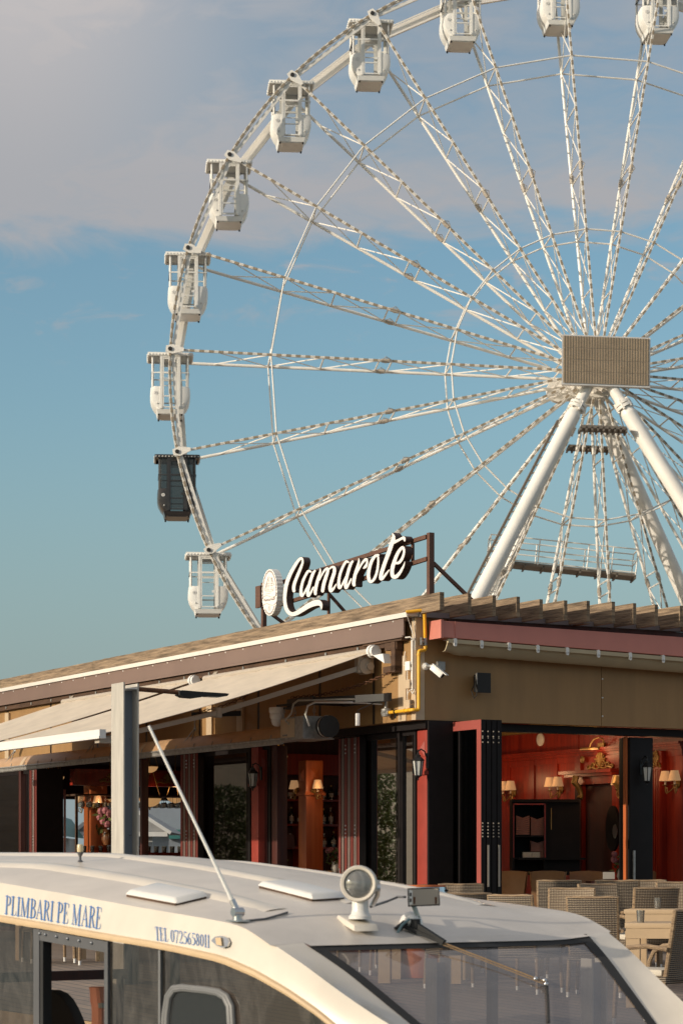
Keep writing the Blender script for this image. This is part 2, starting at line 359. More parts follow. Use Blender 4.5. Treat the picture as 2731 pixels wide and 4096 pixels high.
M['shade'] = mat('pleated_shade', (0.55, 0.37, 0.21), 0.8, var=0.1, scale=10, stretch=(8, 8, 0.5), emit=(1.0, 0.55, 0.25), estr=0.20)
M['bowl'] = mat('alabaster_bowl', (0.60, 0.38, 0.19), 0.5, var=0.12, emit=(1.0, 0.55, 0.22), estr=0.30)
M['milk'] = mat('milky_glass', (0.60, 0.59, 0.55), 0.3, var=0.03)
M['lampon'] = mat('lit_bulb', (0.9, 0.7, 0.4), 0.5, emit=(1.0, 0.7, 0.35), estr=4.0)
M['exit'] = mat('green_exit_panel', (0.02, 0.25, 0.10), 0.5, emit=(0.03, 0.75, 0.30), estr=0.5)
M['rose'] = mat('pink_blossom', (0.33, 0.11, 0.12), 0.7, var=0.3, scale=30)
M['leafg'] = mat('green_leaves', (0.17, 0.19, 0.05), 0.6, col2=(0.05, 0.07, 0.018), scale=5)
M['bark'] = mat('bark', (0.12, 0.08, 0.05), 0.9)
M['napkin'] = mat('folded_napkin', (0.30, 0.145, 0.125), 0.85, var=0.1)
M['paper'] = mat('white_paper', (0.66, 0.60, 0.53), 0.8, var=0.04)
M['bottle'] = mat('dark_bottle_glass', (0.03, 0.03, 0.02), 0.12, var=0.3, spec=0.8)
M['bottleb'] = mat('amber_bottle_glass', (0.16, 0.06, 0.02), 0.15, var=0.3, spec=0.8)
M['tumbler'] = glass('clear_glassware', (0.72, 0.72, 0.70), 0.14, (0.7, 0.7, 0.68), 3.0)
M['ceil'] = mat('dark_ceiling', (0.025, 0.014, 0.010), 0.7)
M['orange'] = mat('orange_vest_cloth', (0.92, 0.40, 0.28), 0.75, var=0.1, bump=0.2)
M['lifegrey'] = mat('reflective_tape', (0.45, 0.44, 0.40), 0.4)
M['skyglass'] = mat('house_roof_grey', (0.30, 0.30, 0.30), 0.7)
M['housew'] = mat('house_wall_white', (0.62, 0.61, 0.58), 0.7, var=0.04)
M['houseg'] = mat('house_wall_grey', (0.26, 0.27, 0.28), 0.7, stretch=(0.3, 0.3, 7), scale=3)
M['teal'] = mat('teal_roof', (0.03, 0.14, 0.13), 0.5)
def pave():
    m = bpy.data.materials.new('terrace_planks'); m.use_nodes = True; t = m.node_tree; b = t.nodes['Principled BSDF']; b.inputs['Roughness'].default_value = 0.8
    c = t.nodes.new('ShaderNodeTexCoord'); mp_ = t.nodes.new('ShaderNodeMapping'); mp_.inputs['Rotation'].default_value = (0, 0, R(62)); t.links.new(c.outputs['Object'], mp_.inputs[0])
    br = t.nodes.new('ShaderNodeTexBrick'); br.inputs['Scale'].default_value = 1.0; br.inputs['Brick Width'].default_value = 1.8; br.inputs['Row Height'].default_value = 0.16; br.inputs['Mortar Size'].default_value = 0.014
    br.inputs['Color1'].default_value = (0.30, 0.20, 0.125, 1); br.inputs['Color2'].default_value = (0.21, 0.14, 0.09, 1); br.inputs['Mortar'].default_value = (0.05, 0.035, 0.025, 1); t.links.new(mp_.outputs[0], br.inputs[0])
    n = t.nodes.new('ShaderNodeTexNoise'); n.inputs['Scale'].default_value = 7; n.inputs['Detail'].default_value = 8; t.links.new(mp_.outputs[0], n.inputs[0])
    mx_ = t.nodes.new('ShaderNodeMixRGB'); mx_.blend_type = 'MULTIPLY'; mx_.inputs[0].default_value = 0.7; t.links.new(br.outputs[0], mx_.inputs[1]); t.links.new(n.outputs[0], mx_.inputs[2])
    br2 = t.nodes.new('ShaderNodeBrightContrast'); br2.inputs[1].default_value = 0.10; t.links.new(mx_.outputs[0], br2.inputs[0]); t.links.new(br2.outputs[0], b.inputs['Base Color'])
    bp = t.nodes.new('ShaderNodeBump'); bp.inputs['Strength'].default_value = 0.4; bp.inputs['Distance'].default_value = 0.01; t.links.new(br.outputs[1], bp.inputs['Height']); bp.invert = True; t.links.new(bp.outputs[0], b.inputs['Normal'])
    return m
M['pave'] = pave()
M['quay'] = mat('sandy_concrete', (0.34, 0.23, 0.13), 0.9, var=0.2, scale=12, bump=0.4, bscale=60)
def water():
    m = mat('harbour_water', (0.02, 0.045, 0.05), 0.06, var=0.1, bump=0.25, bscale=3.0); return m
M['water'] = water()

# ------------------------------------------------------------------ pen strokes -> solid shapes (signwriting)
def dense(st, n=6):
    if len(st) < 3: return [np.array(q, float) for q in st]
    p = [np.array(q, float) for q in st]; o = []
    for i in range(len(p) - 1):
        p0 = p[max(i - 1, 0)]; p1 = p[i]; p2 = p[i + 1]; p3 = p[min(i + 2, len(p) - 1)]
        for k in range(n):
            t = k / n; o.append(0.5 * ((2 * p1) + (p2 - p0) * t + (2 * p0 - 5 * p1 + 4 * p2 - p3) * t * t + (3 * p1 - p0 - 3 * p2 + p3) * t ** 3))
    o.append(p[-1]); return o
def field(strokes, step, smooth=True, pad=None):
    S = [dense(s) if smooth else [np.array(q, float) for q in s] for s in strokes]
    al = np.array([q for s in S for q in s]); mr = al[:, 2].max() + 3 * step
    x0, y0 = al[:, 0].min() - mr, al[:, 1].min() - mr; nx = int((al[:, 0].max() + mr - x0) / step) + 2; ny = int((al[:, 1].max() + mr - y0) / step) + 2
    D = np.full((ny, nx), 1e6)
    for s in S:
        for i in range(len(s) - 1):
            a, b = s[i], s[i + 1]; rr = max(a[2], b[2]) + 4 * step
            i0 = max(0, int((min(a[0], b[0]) - rr - x0) / step)); i1 = min(nx, int((max(a[0], b[0]) + rr - x0) / step) + 2)
            j0 = max(0, int((min(a[1], b[1]) - rr - y0) / step)); j1 = min(ny, int((max(a[1], b[1]) + rr - y0) / step) + 2)
            gx, gy = np.meshgrid(x0 + np.arange(i0, i1) * step, y0 + np.arange(j0, j1) * step)
            d = b[:2] - a[:2]; L = d @ d + 1e-12; t = np.clip(((gx - a[0]) * d[0] + (gy - a[1]) * d[1]) / L, 0, 1)
            dist = np.hypot(gx - a[0] - t * d[0], gy - a[1] - t * d[1]) - (a[2] + t * (b[2] - a[2]))
            D[j0:j1, i0:i1] = np.minimum(D[j0:j1, i0:i1], dist)
    return D, x0, y0, step
def cells(fld, level):                 # filled marching squares: polygons and border segments
    D, x0, y0, st = fld; polys = []; walls = []; ins = D < level; ny, nx = D.shape
    full = ins[:-1, :-1] & ins[1:, :-1] & ins[:-1, 1:] & ins[1:, 1:]; some = ins[:-1, :-1] | ins[1:, :-1] | ins[:-1, 1:] | ins[1:, 1:]
    for j in range(ny - 1):
        i = 0; row = full[j]
        while i < nx - 1:
            if row[i]:
                k = i
                while k < nx - 1 and row[k]: k += 1
                polys.append([(x0 + i * st, y0 + j * st), (x0 + k * st, y0 + j * st), (x0 + k * st, y0 + (j + 1) * st), (x0 + i * st, y0 + (j + 1) * st)]); i = k
            else: i += 1
    for j, i in zip(*np.nonzero(some & ~full)):
        q = [(x0 + i * st, y0 + j * st, D[j, i]), (x0 + (i + 1) * st, y0 + j * st, D[j, i + 1]), (x0 + (i + 1) * st, y0 + (j + 1) * st, D[j + 1, i + 1]), (x0 + i * st, y0 + (j + 1) * st, D[j + 1, i])]
        o = []; cr = []
        for k in range(4):
            a, b = q[k], q[(k + 1) % 4]
            if a[2] < level: o.append(a[:2])
            if (a[2] < level) != (b[2] < level):
                t = (level - a[2]) / (b[2] - a[2]); p = (a[0] + t * (b[0] - a[0]), a[1] + t * (b[1] - a[1])); o.append(p); cr.append(p)
        if len(o) > 2: polys.append(o)
        if len(cr) == 2: walls.append(tuple(cr))
    return polys, walls
def ink(mb, fld, level, fn, d0, d1=None):      # fn(x, y, depth); face at d0, sides back to d1
    po, wa = cells(fld, level)
    for p in po: mb.add([fn(x, y, d0) for x, y in p], [tuple(range(len(p)))])
    if d1 is not None:
        for a, b in wa: mb.add([fn(*a, d0), fn(*b, d0), fn(*b, d1), fn(*a, d1)], [(0, 1, 2, 3)])
        for p in po: mb.add([fn(x, y, d1) for x, y in p], [tuple(range(len(p)))])
    return mb
TH, TN = 0.058, 0.022
GL = {   # condensed serif capitals and figures; y up, height 1
 'P': (0.52, [[(.13, 0, TH), (.13, 1, TH)], [(.0, .015, TN), (.27, .015, TN)], [(.0, .985, TN), (.22, .985, TN)], [(.2, .98, TN), (.36, .94, .04), (.42, .76, TH), (.35, .55, .04), (.2, .5, TN)]]),
 'L': (0.50, [[(.13, 0, TH), (.13, 1, TH)], [(.0, .985, TN), (.27, .985, TN)], [(.0, .02, TN), (.38, .02, TN), (.44, .22, .018)]]),
 'I': (0.32, [[(.13, 0, TH), (.13, 1, TH)], [(.0, .985, TN), (.26, .985, TN)], [(.0, .015, TN), (.26, .015, TN)]]),
 'M': (0.80, [[(.09, 0, TN), (.09, 1, TN)], [(.10, .98, .05), (.35, .03, .05)], [(.35, .03, .02), (.60, .98, TN)], [(.62, 0, TH), (.62, 1, TH)], [(.0, .015, TN), (.18, .015, TN)], [(.5, .015, TN), (.74, .015, TN)], [(.0, .985, TN), (.1, .985, TN)], [(.6, .985, TN), (.74, .985, TN)]]),
 'B': (0.54, [[(.13, 0, TH), (.13, 1, TH)], [(.0, .985, TN), (.22, .985, TN)], [(.0, .015, TN), (.24, .015, TN)], [(.2, .98, TN), (.36, .94, .04), (.40, .78, .05), (.33, .58, .035), (.15, .53, TN)], [(.2, .53, TN), (.38, .47, .04), (.45, .27, TH), (.37, .06, .04), (.2, .02, TN)]]),
 'A': (0.62, [[(.07, 0, TN), (.30, 1, TN)], [(.28, 1, .03), (.50, .02, TH)], [(.14, .34, TN), (.40, .34, TN)], [(.0, .015, TN), (.16, .015, TN)], [(.40, .015, TN), (.60, .015, TN)]]),
 'R': (0.60, [[(.13, 0, TH), (.13, 1, TH)], [(.0, .015, TN), (.27, .015, TN)], [(.0, .985, TN), (.22, .985, TN)], [(.2, .98, TN), (.36, .94, .04), (.41, .77, .052), (.34, .57, .04), (.18, .52, TN)], [(.28, .52, .04), (.48, .03, .05)], [(.46, .02, TN), (.57, .02, TN)]]),
 'E': (0.54, [[(.13, 0, TH), (.13, 1, TH)], [(.0, .985, TN), (.40, .985, TN), (.43, .80, .018)], [(.13, .52, TN), (.32, .52, TN)], [(.32, .42, .018), (.32, .62, .018)], [(.0, .015, TN), (.40, .015, TN), (.46, .24, .018)]]),
 'T': (0.52, [[(.24, 0, TH), (.24, 1, TH)], [(.0, .80, .018), (.03, .98, TN), (.45, .98, TN), (.48, .80, .018)], [(.12, .015, TN), (.36, .015, TN)]]),
 '0': (0.50, [[(.22, .97, TN), (.09, .80, .045), (.06, .5, TH), (.09, .2, .045), (.22, .03, TN), (.35, .2, .045), (.38, .5, TH), (.35, .8, .045), (.22, .97, TN)]]),
 '7': (0.50, [[(.04, .80, .02), (.06, .94, .05), (.40, .94, .05)], [(.40, .96, .03), (.18, 0, .045)]]),
 '2': (0.50, [[(.06, .76, .035), (.10, .93, .03), (.24, .97, .03), (.37, .82, .055), (.34, .58, .045), (.05, .05, .02)], [(.05, .05, .045), (.36, .05, .05), (.42, .2, .02)]]),
 '5': (0.50, [[(.38, .94, .05), (.14, .94, .05)], [(.13, .95, .02), (.09, .58, .02)], [(.09, .58, .02), (.22, .60, .04), (.37, .48, .055), (.38, .25, .055), (.25, .05, .035), (.05, .06, .045)]]),
 '6': (0.50, [[(.36, .96, .02), (.14, .74, .045), (.07, .36, TH), (.12, .1, .045), (.23, .03, TN), (.35, .15, .05), (.37, .36, .05), (.26, .56, .03), (.12, .46, .02)]]),
 '8': (0.50, [[(.22, .97, TN), (.10, .86, .045), (.13, .66, .045), (.32, .42, .055), (.37, .2, .05), (.22, .03, TN), (.07, .18, .05), (.11, .40, .04), (.30, .62, .035), (.35, .83, .045), (.22, .97, TN)]]),
 '1': (0.36, [[(.16, 0, TH), (.16, .98, TH)], [(.03, .84, .02), (.16, .98, .02)], [(.04, .015, TN), (.30, .015, TN)]]),
 '9': (0.50, [[(.09, .04, .02), (.30, .26, .045), (.37, .64, TH), (.32, .9, .045), (.21, .97, TN), (.09, .85, .05), (.07, .64, .05), (.18, .44, .03), (.32, .54, .02)]]),
 '4': (0.50, [[(.30, 0, TH), (.30, 1, TH)], [(.30, .98, .02), (.04, .34, .02)], [(.04, .30, .03), (.45, .30, .03)]]),
 'V': (0.56, [[(.05, 1, .05), (.25, 0, .05)], [(.25, 0, .02), (.45, 1, .03)]]),
}
def text_strokes(s, hs=1.0):
    o = []; x = 0
    for ch in s:
        if ch == ' ': x += 0.26; continue
        w, st = GL[ch]
        for k in st: o.append([(x + p[0], p[1], p[2]) for p in k])
        x += w
    return o, x
# ================================================================== setting: water, ground, terrace, quay
mb = MB(); mb.add([(-3000, -300, EYE - 3.0), (3000, -300, EYE - 3.0), (3000, 3500, EYE - 3.0), (-3000, 3500, EYE - 3.0)], [(0, 1, 2, 3)])
tag(mb.build('water', M['water']), None, None, kind='structure')
mb = MB(); qy = []
QB = 3.3                                   # quay edge, on the boat's port side
rows = []
for t in [30 - i * 2.0 for i in range(60)]:
    q = BT(t, QB, 0); ys = [q.y, max(q.y + 0.01, 18.6), max(q.y + 0.02, 20.0), max(q.y + 0.03, 27.2), 130.0]
    rows.append([V((q.x, y, ter(y))) for y in ys])
mb = MB(); mb.grid([[r[k] for k in (1, 2, 3, 4)] for r in rows]); tag(mb.build('terrace', M['pave'], smooth=False), None, None, kind='structure')
mb = MB(); mb.grid([[r[0] - V((0, 0, 0.004)), r[1] - V((0, 0, 0.004))] for r in rows]); mb.grid([[r[0] - V((0, 0, 3)), r[0] - V((0, 0, 0.004))] for r in rows])
tag(mb.build('quay', M['quay'], smooth=False), None, None, kind='structure')
mb = MB(); z = EYE - 1.3; mb.add([(-2500, 130, z), (2500, 130, z), (2500, 3400, z), (-2500, 3400, z)], [(0, 1, 2, 3)])
tag(mb.build('ground', M['quay']), None, None, kind='structure')

# ================================================================== ferris wheel
WX, WZ, WD, PSI, TH0 = 10.107, 19.862, 97.84, -0.083, 3.03
NS = 26; RW = 17.0
wn_ = V((math.sin(PSI), math.cos(PSI), 0)); wa = V((math.cos(PSI), -math.sin(PSI), 0)); wz = V((0, 0, 1))
WC = V((WX, WD, WZ + EYE))
def WP(k, r, n): t = R(TH0) + k * 2 * math.pi / NS; return WC - wa * (r * math.cos(t)) + wz * (r * math.sin(t)) + wn_ * n
BK = 2.45; RB = 16.72                     # depth of the back rim and its radius
HF, HB = -1.34, 0.42                      # hub flanges
wheel = T('ferris_wheel', 'tall white ferris wheel with lattice spokes rising behind the restaurant', 'ferris wheel', (WX, WD, EYE - 1.3))
# rims
mb = MB(); led = MB(); pads = MB()
for k in range(NS):
    n = 12; arc = [WP(k + i / n, RW, 0) for i in range(n + 1)]
    for i in range(n):
        p, q = arc[i], arc[i + 1]; rad = ((p + q) / 2 - WC).normalized(); mb.box((p + q) / 2, (q - p).length * 1.01, 0.15, 0.125, (q - p).normalized(), rad.cross((q - p).normalized()), rad)
    L = 2 * math.pi * RW / NS; nd = 11
    for i in range(nd):
        c = WP(k + (i + 0.5) / nd, RW, -0.09); rad = (c - WC); rad -= wn_ * rad.dot(wn_); rad.normalize(); tg = rad.cross(wn_)
        led.box(c, L / nd * 0.52, 0.03, 0.09, tg, wn_, rad)
    for i in range(n): led.bar(arc[i] - wn_ * .085, arc[i + 1] - wn_ * .085, .02, .012, wn_)
    mb.bar(WP(k, RW - 0.1, 0.02), WP(k + 1, RW - 0.1, 0.02), 0.13, 0.11, wn_)
mb.build('front_rim', M['wheel'], wheel); lo = led.build('rim_light_strip', M['led'], wheel)
mb = MB()
for k in range(NS):
    a, b = WP(k, RB, BK), WP(k + 1, RB, BK); mid = ((a + b) / 2 - WC).normalized()
    mb.box((a + b) / 2, (b - a).length + 0.1, 0.16, 0.34, (b - a).normalized(), wn_, ((b - a).normalized()).cross(wn_))
    mb.bar(WP(k, RB + 0.18, BK - 0.2), WP(k + 1, RB + 0.18, BK - 0.2), 0.05, 0.05, wn_)
mb.build('back_rim', M['wheel'], wheel)
def chord(r, side):     # point on the front or back chord of a spoke at radius r (as function)
    t = (r - 0.9) / (RW - 0.9)
    return (HF * (1 - t) if side == 0 else HB + (BK - HB) * t)
bays = [15.2, 13.0, 10.9, 8.7, 8.2, 5.84, 3.4, 1.5]
for k in range(NS):
    sp = MB(); st = MB(); kn = MB(); br = MB()
    p0, p1 = WP(k, RW, 0), WP(k, 0.9, HF); d = (p1 - p0).normalized(); up = d.cross(wn_).normalized()
    sp.bar(p0, p1, 0.11, 0.085, up)
    q0, q1 = WP(k, RB, BK), WP(k, 0.9, HB); sp.tube([q0, q1], 0.062, 8)
    Ls = (p1 - p0).length; nd = 42; fd = up.cross(d); fd = -fd if fd.dot(wn_) > 0 else fd
    for i in range(1, nd):
        c = p0 + d * (Ls * (i + 0.25) / nd) + fd * 0.062
        st.box(c - fd * .014, Ls / nd * 0.5, 0.03, 0.085, d, fd, up)
    st.bar(p0 + d * .4 + fd * .05, p1 + fd * .05, .02, .01, up)
    for r in bays[1:]: br.tube([WP(k, r, chord(r, 0)), WP(k, r, chord(r, 1))], 0.033, 6)
    for r0, r1 in ((15.2, 13.0), (13.0, 10.9), (10.9, 8.7), (8.2, 5.84), (5.84, 3.4), (3.4, 1.5)):
        br.tube([WP(k, r0, chord(r0, 0)), WP(k, r1, chord(r1, 1))], 0.022, 6); br.tube([WP(k, r1, chord(r1, 0)), WP(k, r0, chord(r0, 1))], 0.026, 6)
    for sd_ in (0, 1):
        c = WP(k, 8.45, chord(8.45, sd_)); kn.ball(c, 0.10, 8); kn.cyl(c - d * 0.16 + fd * 0.02, c + d * 0.16 + fd * 0.02, 0.085, 8)
        kn.tube([c - d * 0.3 + fd * .1, c - d * .1 + fd * .25, c + up * .12 + fd * .2, c + d * 0.28 + fd * .1], 0.018, 5)
    # gusset plate and pin where the spoke meets the rim
    e = MB(); tg = up
    e.prism([p0 - d * 0.17 + tg * 0.12 + fd * 0.09, p0 - d * 0.18 - tg * 0.12 + fd * 0.09, p0 + d * 0.10 - tg * 0.19 + fd * 0.09, p0 + d * 0.55 - tg * 0.06 + fd * 0.09, p0 + d * 0.55 + tg * 0.06 + fd * 0.09, p0 + d * 0.10 + tg * 0.19 + fd * 0.09], fd * 0.06)
    s_ = sp.build('spoke', M['wheel'], wheel)
    st.build('light_strip', M['led'], s_); br.build('bracing', M['wheel'], s_); kn.build('coupling', M['armgrey'], s_); e.build('gusset', M['wheel'], s_)
    b = MB(); b.cyl(p0 + fd * 0.14, p0 + fd * 0.20, 0.085, 10); b.build('pin', M['rubber'], s_)
for r in (13.0, 5.84):
    for sd_ in (0, 1):
        mb = MB()
        for k in range(NS): mb.tube([WP(k, r, chord(r, sd_)), WP(k + 1, r, chord(r, sd_))], 0.034, 6)
        mb.build('tension_ring', M['wheel'], wheel)
mb = MB(); mb.cyl(WC + wn_ * -2.6, WC + wn_ * 1.9, 0.55, 24)
for n in (HF, HB): mb.cyl(WC + wn_ * (n - 0.12), WC + wn_ * (n + 0.12), 1.02, 26)
for i in range(14):
    t = i * 2 * math.pi / 14; c = WC + wa * math.cos(t) * 0.8 + wz * math.sin(t) * 0.8; mb.cyl(c + wn_ * (HF - 0.3), c + wn_ * (HB + 0.2), 0.09, 6)
for n in (-2.3, 1.6): mb.box(WC + wn_ * n, 1.7, 0.6, 1.1, wa, wn_, wz); mb.cyl(WC - wa * 1.1 + wn_ * n - wz * .2, WC - wa * 1.1 + wn_ * (n - .35) - wz * .2, .5, 18)
mb.build('hub', M['wheel'], wheel)
gz = EYE - 1.3
legs = [((WX - .05, WD - 2.4), (-0.85, 91.0), 0.30), ((WX + .12, WD - 2.4), (22.3, 91.2), 0.31), ((WX - .1, WD + 1.6), (0.1, 104.5), 0.31), ((WX + .2, WD + 1.6), (20.6, 104.0), 0.31)]
for (x0, y0), (x1, y1), r in legs:
    mb = MB(); a = V((x0, y0, WZ + EYE - 0.1)); b = V((x1, y1, gz)); d = (b - a).normalized(); mb.cyl(a, a + d * 2.0, r * .72, 20); mb.cyl(a + d * 1.9, a + d * 2.15, r * .78, 20, r); mb.cyl(a + d * 2.15, b, r, 20)
    mb.cyl(a + d * 1.62, a + d * 1.72, r + .04, 20); mb.cyl(a + d * 1.76, a + d * 1.88, r + .04, 20); mb.cyl(a + d * 14.5, a + d * 14.6, r + .03, 20)
    for q in range(6): tq = q * math.pi / 3; ex_ = d.cross(wz).normalized() * math.cos(tq) + d.cross(d.cross(wz)).normalized() * math.sin(tq); mb.cyl(a + d * 1.55 + ex_ * r, a + d * 1.95 + ex_ * r, .05, 6)
    lg = mb.build('support_leg', M['wheel'], wheel)
    if x1 < 0 and y1 < 95:              # ladder up the left front leg
        ld = MB(); s1 = V((-1, 0, -.45)).normalized() * 0.36; o2 = V((0, 0.35, 0.0))
        ld.bar(a + s1 + d * 2 + o2, b + s1 + o2, .06, .1); ld.bar(a + s1 * 1.9 + d * 2 + o2, b + s1 * 1.9 + o2, .06, .1)
        for i in range(60): ld.bar(a + s1 + d * (2 + i * .36) + o2, a + s1 * 1.9 + d * (2 + i * .36) + o2, .04, .04)
        ld.build('ladder', M['grate'], lg)
# walkways and the long railed platform
def walkway(u0, u1, v, v1, Y, depth, rail, nm):
    p, q = P(u0, v, Y), P(u1, v1, Y); mb = MB(); d = (q - p).normalized(); yy = V((0, 1, 0)); zz = d.cross(yy)
    mb.box((p + q) / 2 + yy * depth / 2, (q - p).length, depth, 0.12, d, yy, zz)
    for i in range(9): c = p + (q - p) * (i / 8); mb.box(c + yy * depth / 2 - zz * .08, .07, depth, .14, d, yy, zz)
    o = mb.build(nm, M['grate'], wheel)
    if rail:
        rb = MB()
        for y in (0, depth):
            for i in range(7): c = p + (q - p) * (i / 6) + yy * y; rb.tube([c, c + zz * 1.08], .028, 6)
            for h in (.1, .58, 1.08): rb.tube([p + yy * y + zz * h, q + yy * y + zz * h], .028, 6)
        for c in (p, q):
            for h in (.58, 1.08): rb.tube([c + zz * h, c + yy * depth + zz * h], .028, 6)
        rb.build('railing', M['wheel'], o)
walkway(2322, 2505, 1704, 1712, 94.4, 0.9, False, 'walkway'); walkway(2273, 2433, 1783, 1791, 99.8, 0.9, False, 'walkway')
walkway(1953, 2540, 2240, 2300, 101.5, 1.6, True, 'platform')
# screen on the hub
c = [P(2246, 1337, 94.6), P(2600, 1351, 95.25), P(2598, 1551, 95.25), P(2245, 1537, 94.6)]
mb = MB(); mb.prism(c, V((0.03, .30, 0))); sc_ = mb.build('screen', M['alu'], wheel, smooth=False)
fx = (c[1] - c[0]); fy = (c[3] - c[0]); nn = V((0, -0.02, 0)); mb = MB(); dk = MB()
for j in range(4):
    for i in range(8):
        u0, u1 = .014 + i * .1215, .014 + (i + 1) * .1215; v0, v1 = .026 + j * .237, .026 + (j + 1) * .237 - .006
        q = [c[0] + fx * uu + fy * vv + nn for uu, vv in ((u0, v0), (u1 - .001, v0), (u1 - .001, v1), (u0, v1))]; mb.add(q, [(0, 1, 2, 3)])
        for m_ in range(4): uu = u0 + (m_ + .5) * .1215 / 4; dk.prism([c[0] + fx * a_ + fy * b_ + nn * 1.2 for a_, b_ in ((uu, v0), (uu + .004, v0), (uu + .004, v1), (uu, v1))], nn * .6)
mb.build('led_panel', M['screen'], sc_, smooth=False); dk.build('louvre', M['grate'], sc_, smooth=False)

# ------------------------------------------------------------------ gondolas (roof top at the origin, x across, y away)
def badge_strokes(s):
    st, w = text_strokes(s); k = .62; return [[((p[0] - w / 2) * k * .8, (p[1] - .5) * k, p[2] * k * 1.25) for p in q] for q in st]
def gondola(paint, glassm, num, label, dark=False):
    g = T('gondola', label, 'gondola', group='cabins hanging from the ferris wheel')
    MINV[g.name] = Matrix.Identity(4)
    Y0, Y1 = -0.76, 0.76
    mb = MB(); mb.bb(-.9, .9, -.82, .82, -.05, .0); mb.bb(-.9, .9, -.82, -.76, -.155, -.045); mb.bb(-.9, .9, .76, .82, -.155, -.045)
    mb.bb(-.9, -.84, -.76, .76, -.155, -.045); mb.bb(.84, .9, -.76, .76, -.155, -.045); mb.bb(-.72, .72, -.66, .66, -.13, -.05)
    rf = mb.build('roof', paint, g, bevel=.01)
    mb = MB()
    for i in range(14):
        x = -.84 + i * 1.68 / 13
        for y in (-.825, .825): mb.ball((x, y, -.09), .034, 8)
        mb.ball((-.905 if i % 2 else .905, -.76 + i * 1.5 / 13, -.09), .034, 8)
    mb.build('bulb', M['milk'] if dark else M['white'], rf)
    fr = MB()
    for x in (-.70, .70):
        for y in (Y0 + .08, Y1 - .08): fr.cyl((x, y, -1.5), (x, y, -.12), .045, 8)
    for y in (Y0, Y1):
        for x in (-.36, .36): fr.bb(x - .045, x + .045, y - .03, y + .03, -2.48, -.13)
        for z in (-.19, -.89): fr.bb(-.36, .36, y - .028, y + .028, z - .04, z + .035)
    for x in (-.74, .74):
        for y0, y1 in ((Y0, -.02), (.02, Y1)): fr.bar((x, Y0 + .05, -.89), (x, Y1 - .05, -.89), .045, .05)
    for y in (Y0, Y1):
        for s in (-1, 1): fr.bar((s * .36, y, -.89), (s * .74, y + (.05 if y < 0 else -.05), -.89), .04, .045)
    fr.build('frame', paint, g)
    # bulging seat ends, each a shell bent round the corners
    for s in (-1, 1):
        prof = [(.72, -1.50), (.785, -1.54), (.80, -1.75), (.80, -1.95), (.76, -2.15), (.66, -2.36), (.555, -2.5)]
        rows = []
        for r, z in prof: rows.append([(s * x, y, z) for x, y in [(.40, Y0 + .0), (r - .16, Y0 + .0), (r - .04, Y0 + .05), (r, Y0 + .2), (r, 0), (r, Y1 - .2), (r - .04, Y1 - .05), (r - .16, Y1), (.40, Y1)]])
        mb = MB(); mb.grid(rows); mb.add([rows[0][i] for i in range(9)], [tuple(range(9))])
        mb.bb(min(s * .44, s * .70), max(s * .44, s * .70), Y0 + .06, Y1 - .06, -2.1, -2.0)
        sb = mb.build('seat_shell', paint, g)
        lt = MB(); lt.ball((s * .52, Y0 - .01, -2.25), .035, 8); lt.build('marker_lamp', M['milk'], sb)
        gl = MB(); gl.grid([[(s * .40, Y0 + .02, z), (s * .64, Y0 + .02, z), (s * .70, Y0 + .08, z), (s * .715, 0, z), (s * .70, Y1 - .08, z), (s * .64, Y1 - .02, z), (s * .40, Y1 - .02, z)] for z in (-1.5, -.13)]); gl.build('window', glassm, g)
    for y in (Y0, Y1):
        d = MB()
        for x in (-.285, .285): d.bb(x - .03, x + .03, y - .02, y + .02, -2.44, -.24)
        for z in (-.27, -1.93, -2.41): d.bb(-.285, .285, y - .02, y + .02, z - .025, z + .025)
        d.bb(-.285, .285, y - .012, y + .012, -1.155, -1.12)
        if y < 0: d.bb(.14, .27, y - .03, y - .022, -1.78, -1.68); d.bb(.30, .36, y - .07, y - .03, -2.45, -2.36)
        dd = d.build('door', paint, g)
        gl = MB(); gl.add([(-.255, y, -2.39), (.255, y, -2.39), (.255, y, -.29), (-.255, y, -.29)], [(0, 1, 2, 3)]); gl.build('pane', glassm, dd)
    b = MB(); b.hexa([(-.50, Y0 + .05, -2.70), (.50, Y0 + .05, -2.70), (.50, Y1 - .05, -2.70), (-.50, Y1 - .05, -2.70), (-.555, Y0, -2.5), (.555, Y0, -2.5), (.555, Y1, -2.5), (-.555, Y1, -2.5)])
    b.bb(-.38, .38, Y0 + .1, Y1 - .1, -2.73, -2.70); bs = b.build('floor_pan', paint, g)
    ft = MB()
    for x in (-.46, .46):
        for y in (Y0 + .12, Y1 - .12): ft.cyl((x, y, -2.77), (x, y, -2.69), .035, 8)
    ft.build('rubber_foot', M['rubber'], bs)
    br = MB(); br.bb(-.05, .05, -1.3, 1.3, .0, .08); br.build('hanger_axle', paint, g)
    if num:
        bg_ = MB(); bg_.cyl((-.565, Y0 - .001, -1.79), (-.565, Y0 - .012, -1.79), .072, 18); bo = bg_.build('number_badge', M['white'], g)
        nb = MB(); f_ = field(badge_strokes(num), .012); ink(nb, f_, 0, lambda x, y, d: V((-.565 + x * .10, Y0 - .013 - d, -1.79 + y * .10)), .002)
        th = [[(math.cos(t) * .66, math.sin(t) * .66, .035) for t in [i * math.pi / 12 for i in range(25)]]]
        if not dark: ink(nb, field(th, .02), 0, lambda x, y, d: V((-.565 + x * .10, Y0 - .013 - d, -1.79 + y * .10)), .002)
        nb.build('number', M['inkgrey'], bo)
    return g
nums = {-2: '14', -1: 'VIP', 0: '12', 1: '11', 2: '10', 3: '9', 4: '8', 5: '7', 6: '6', 7: '5'}
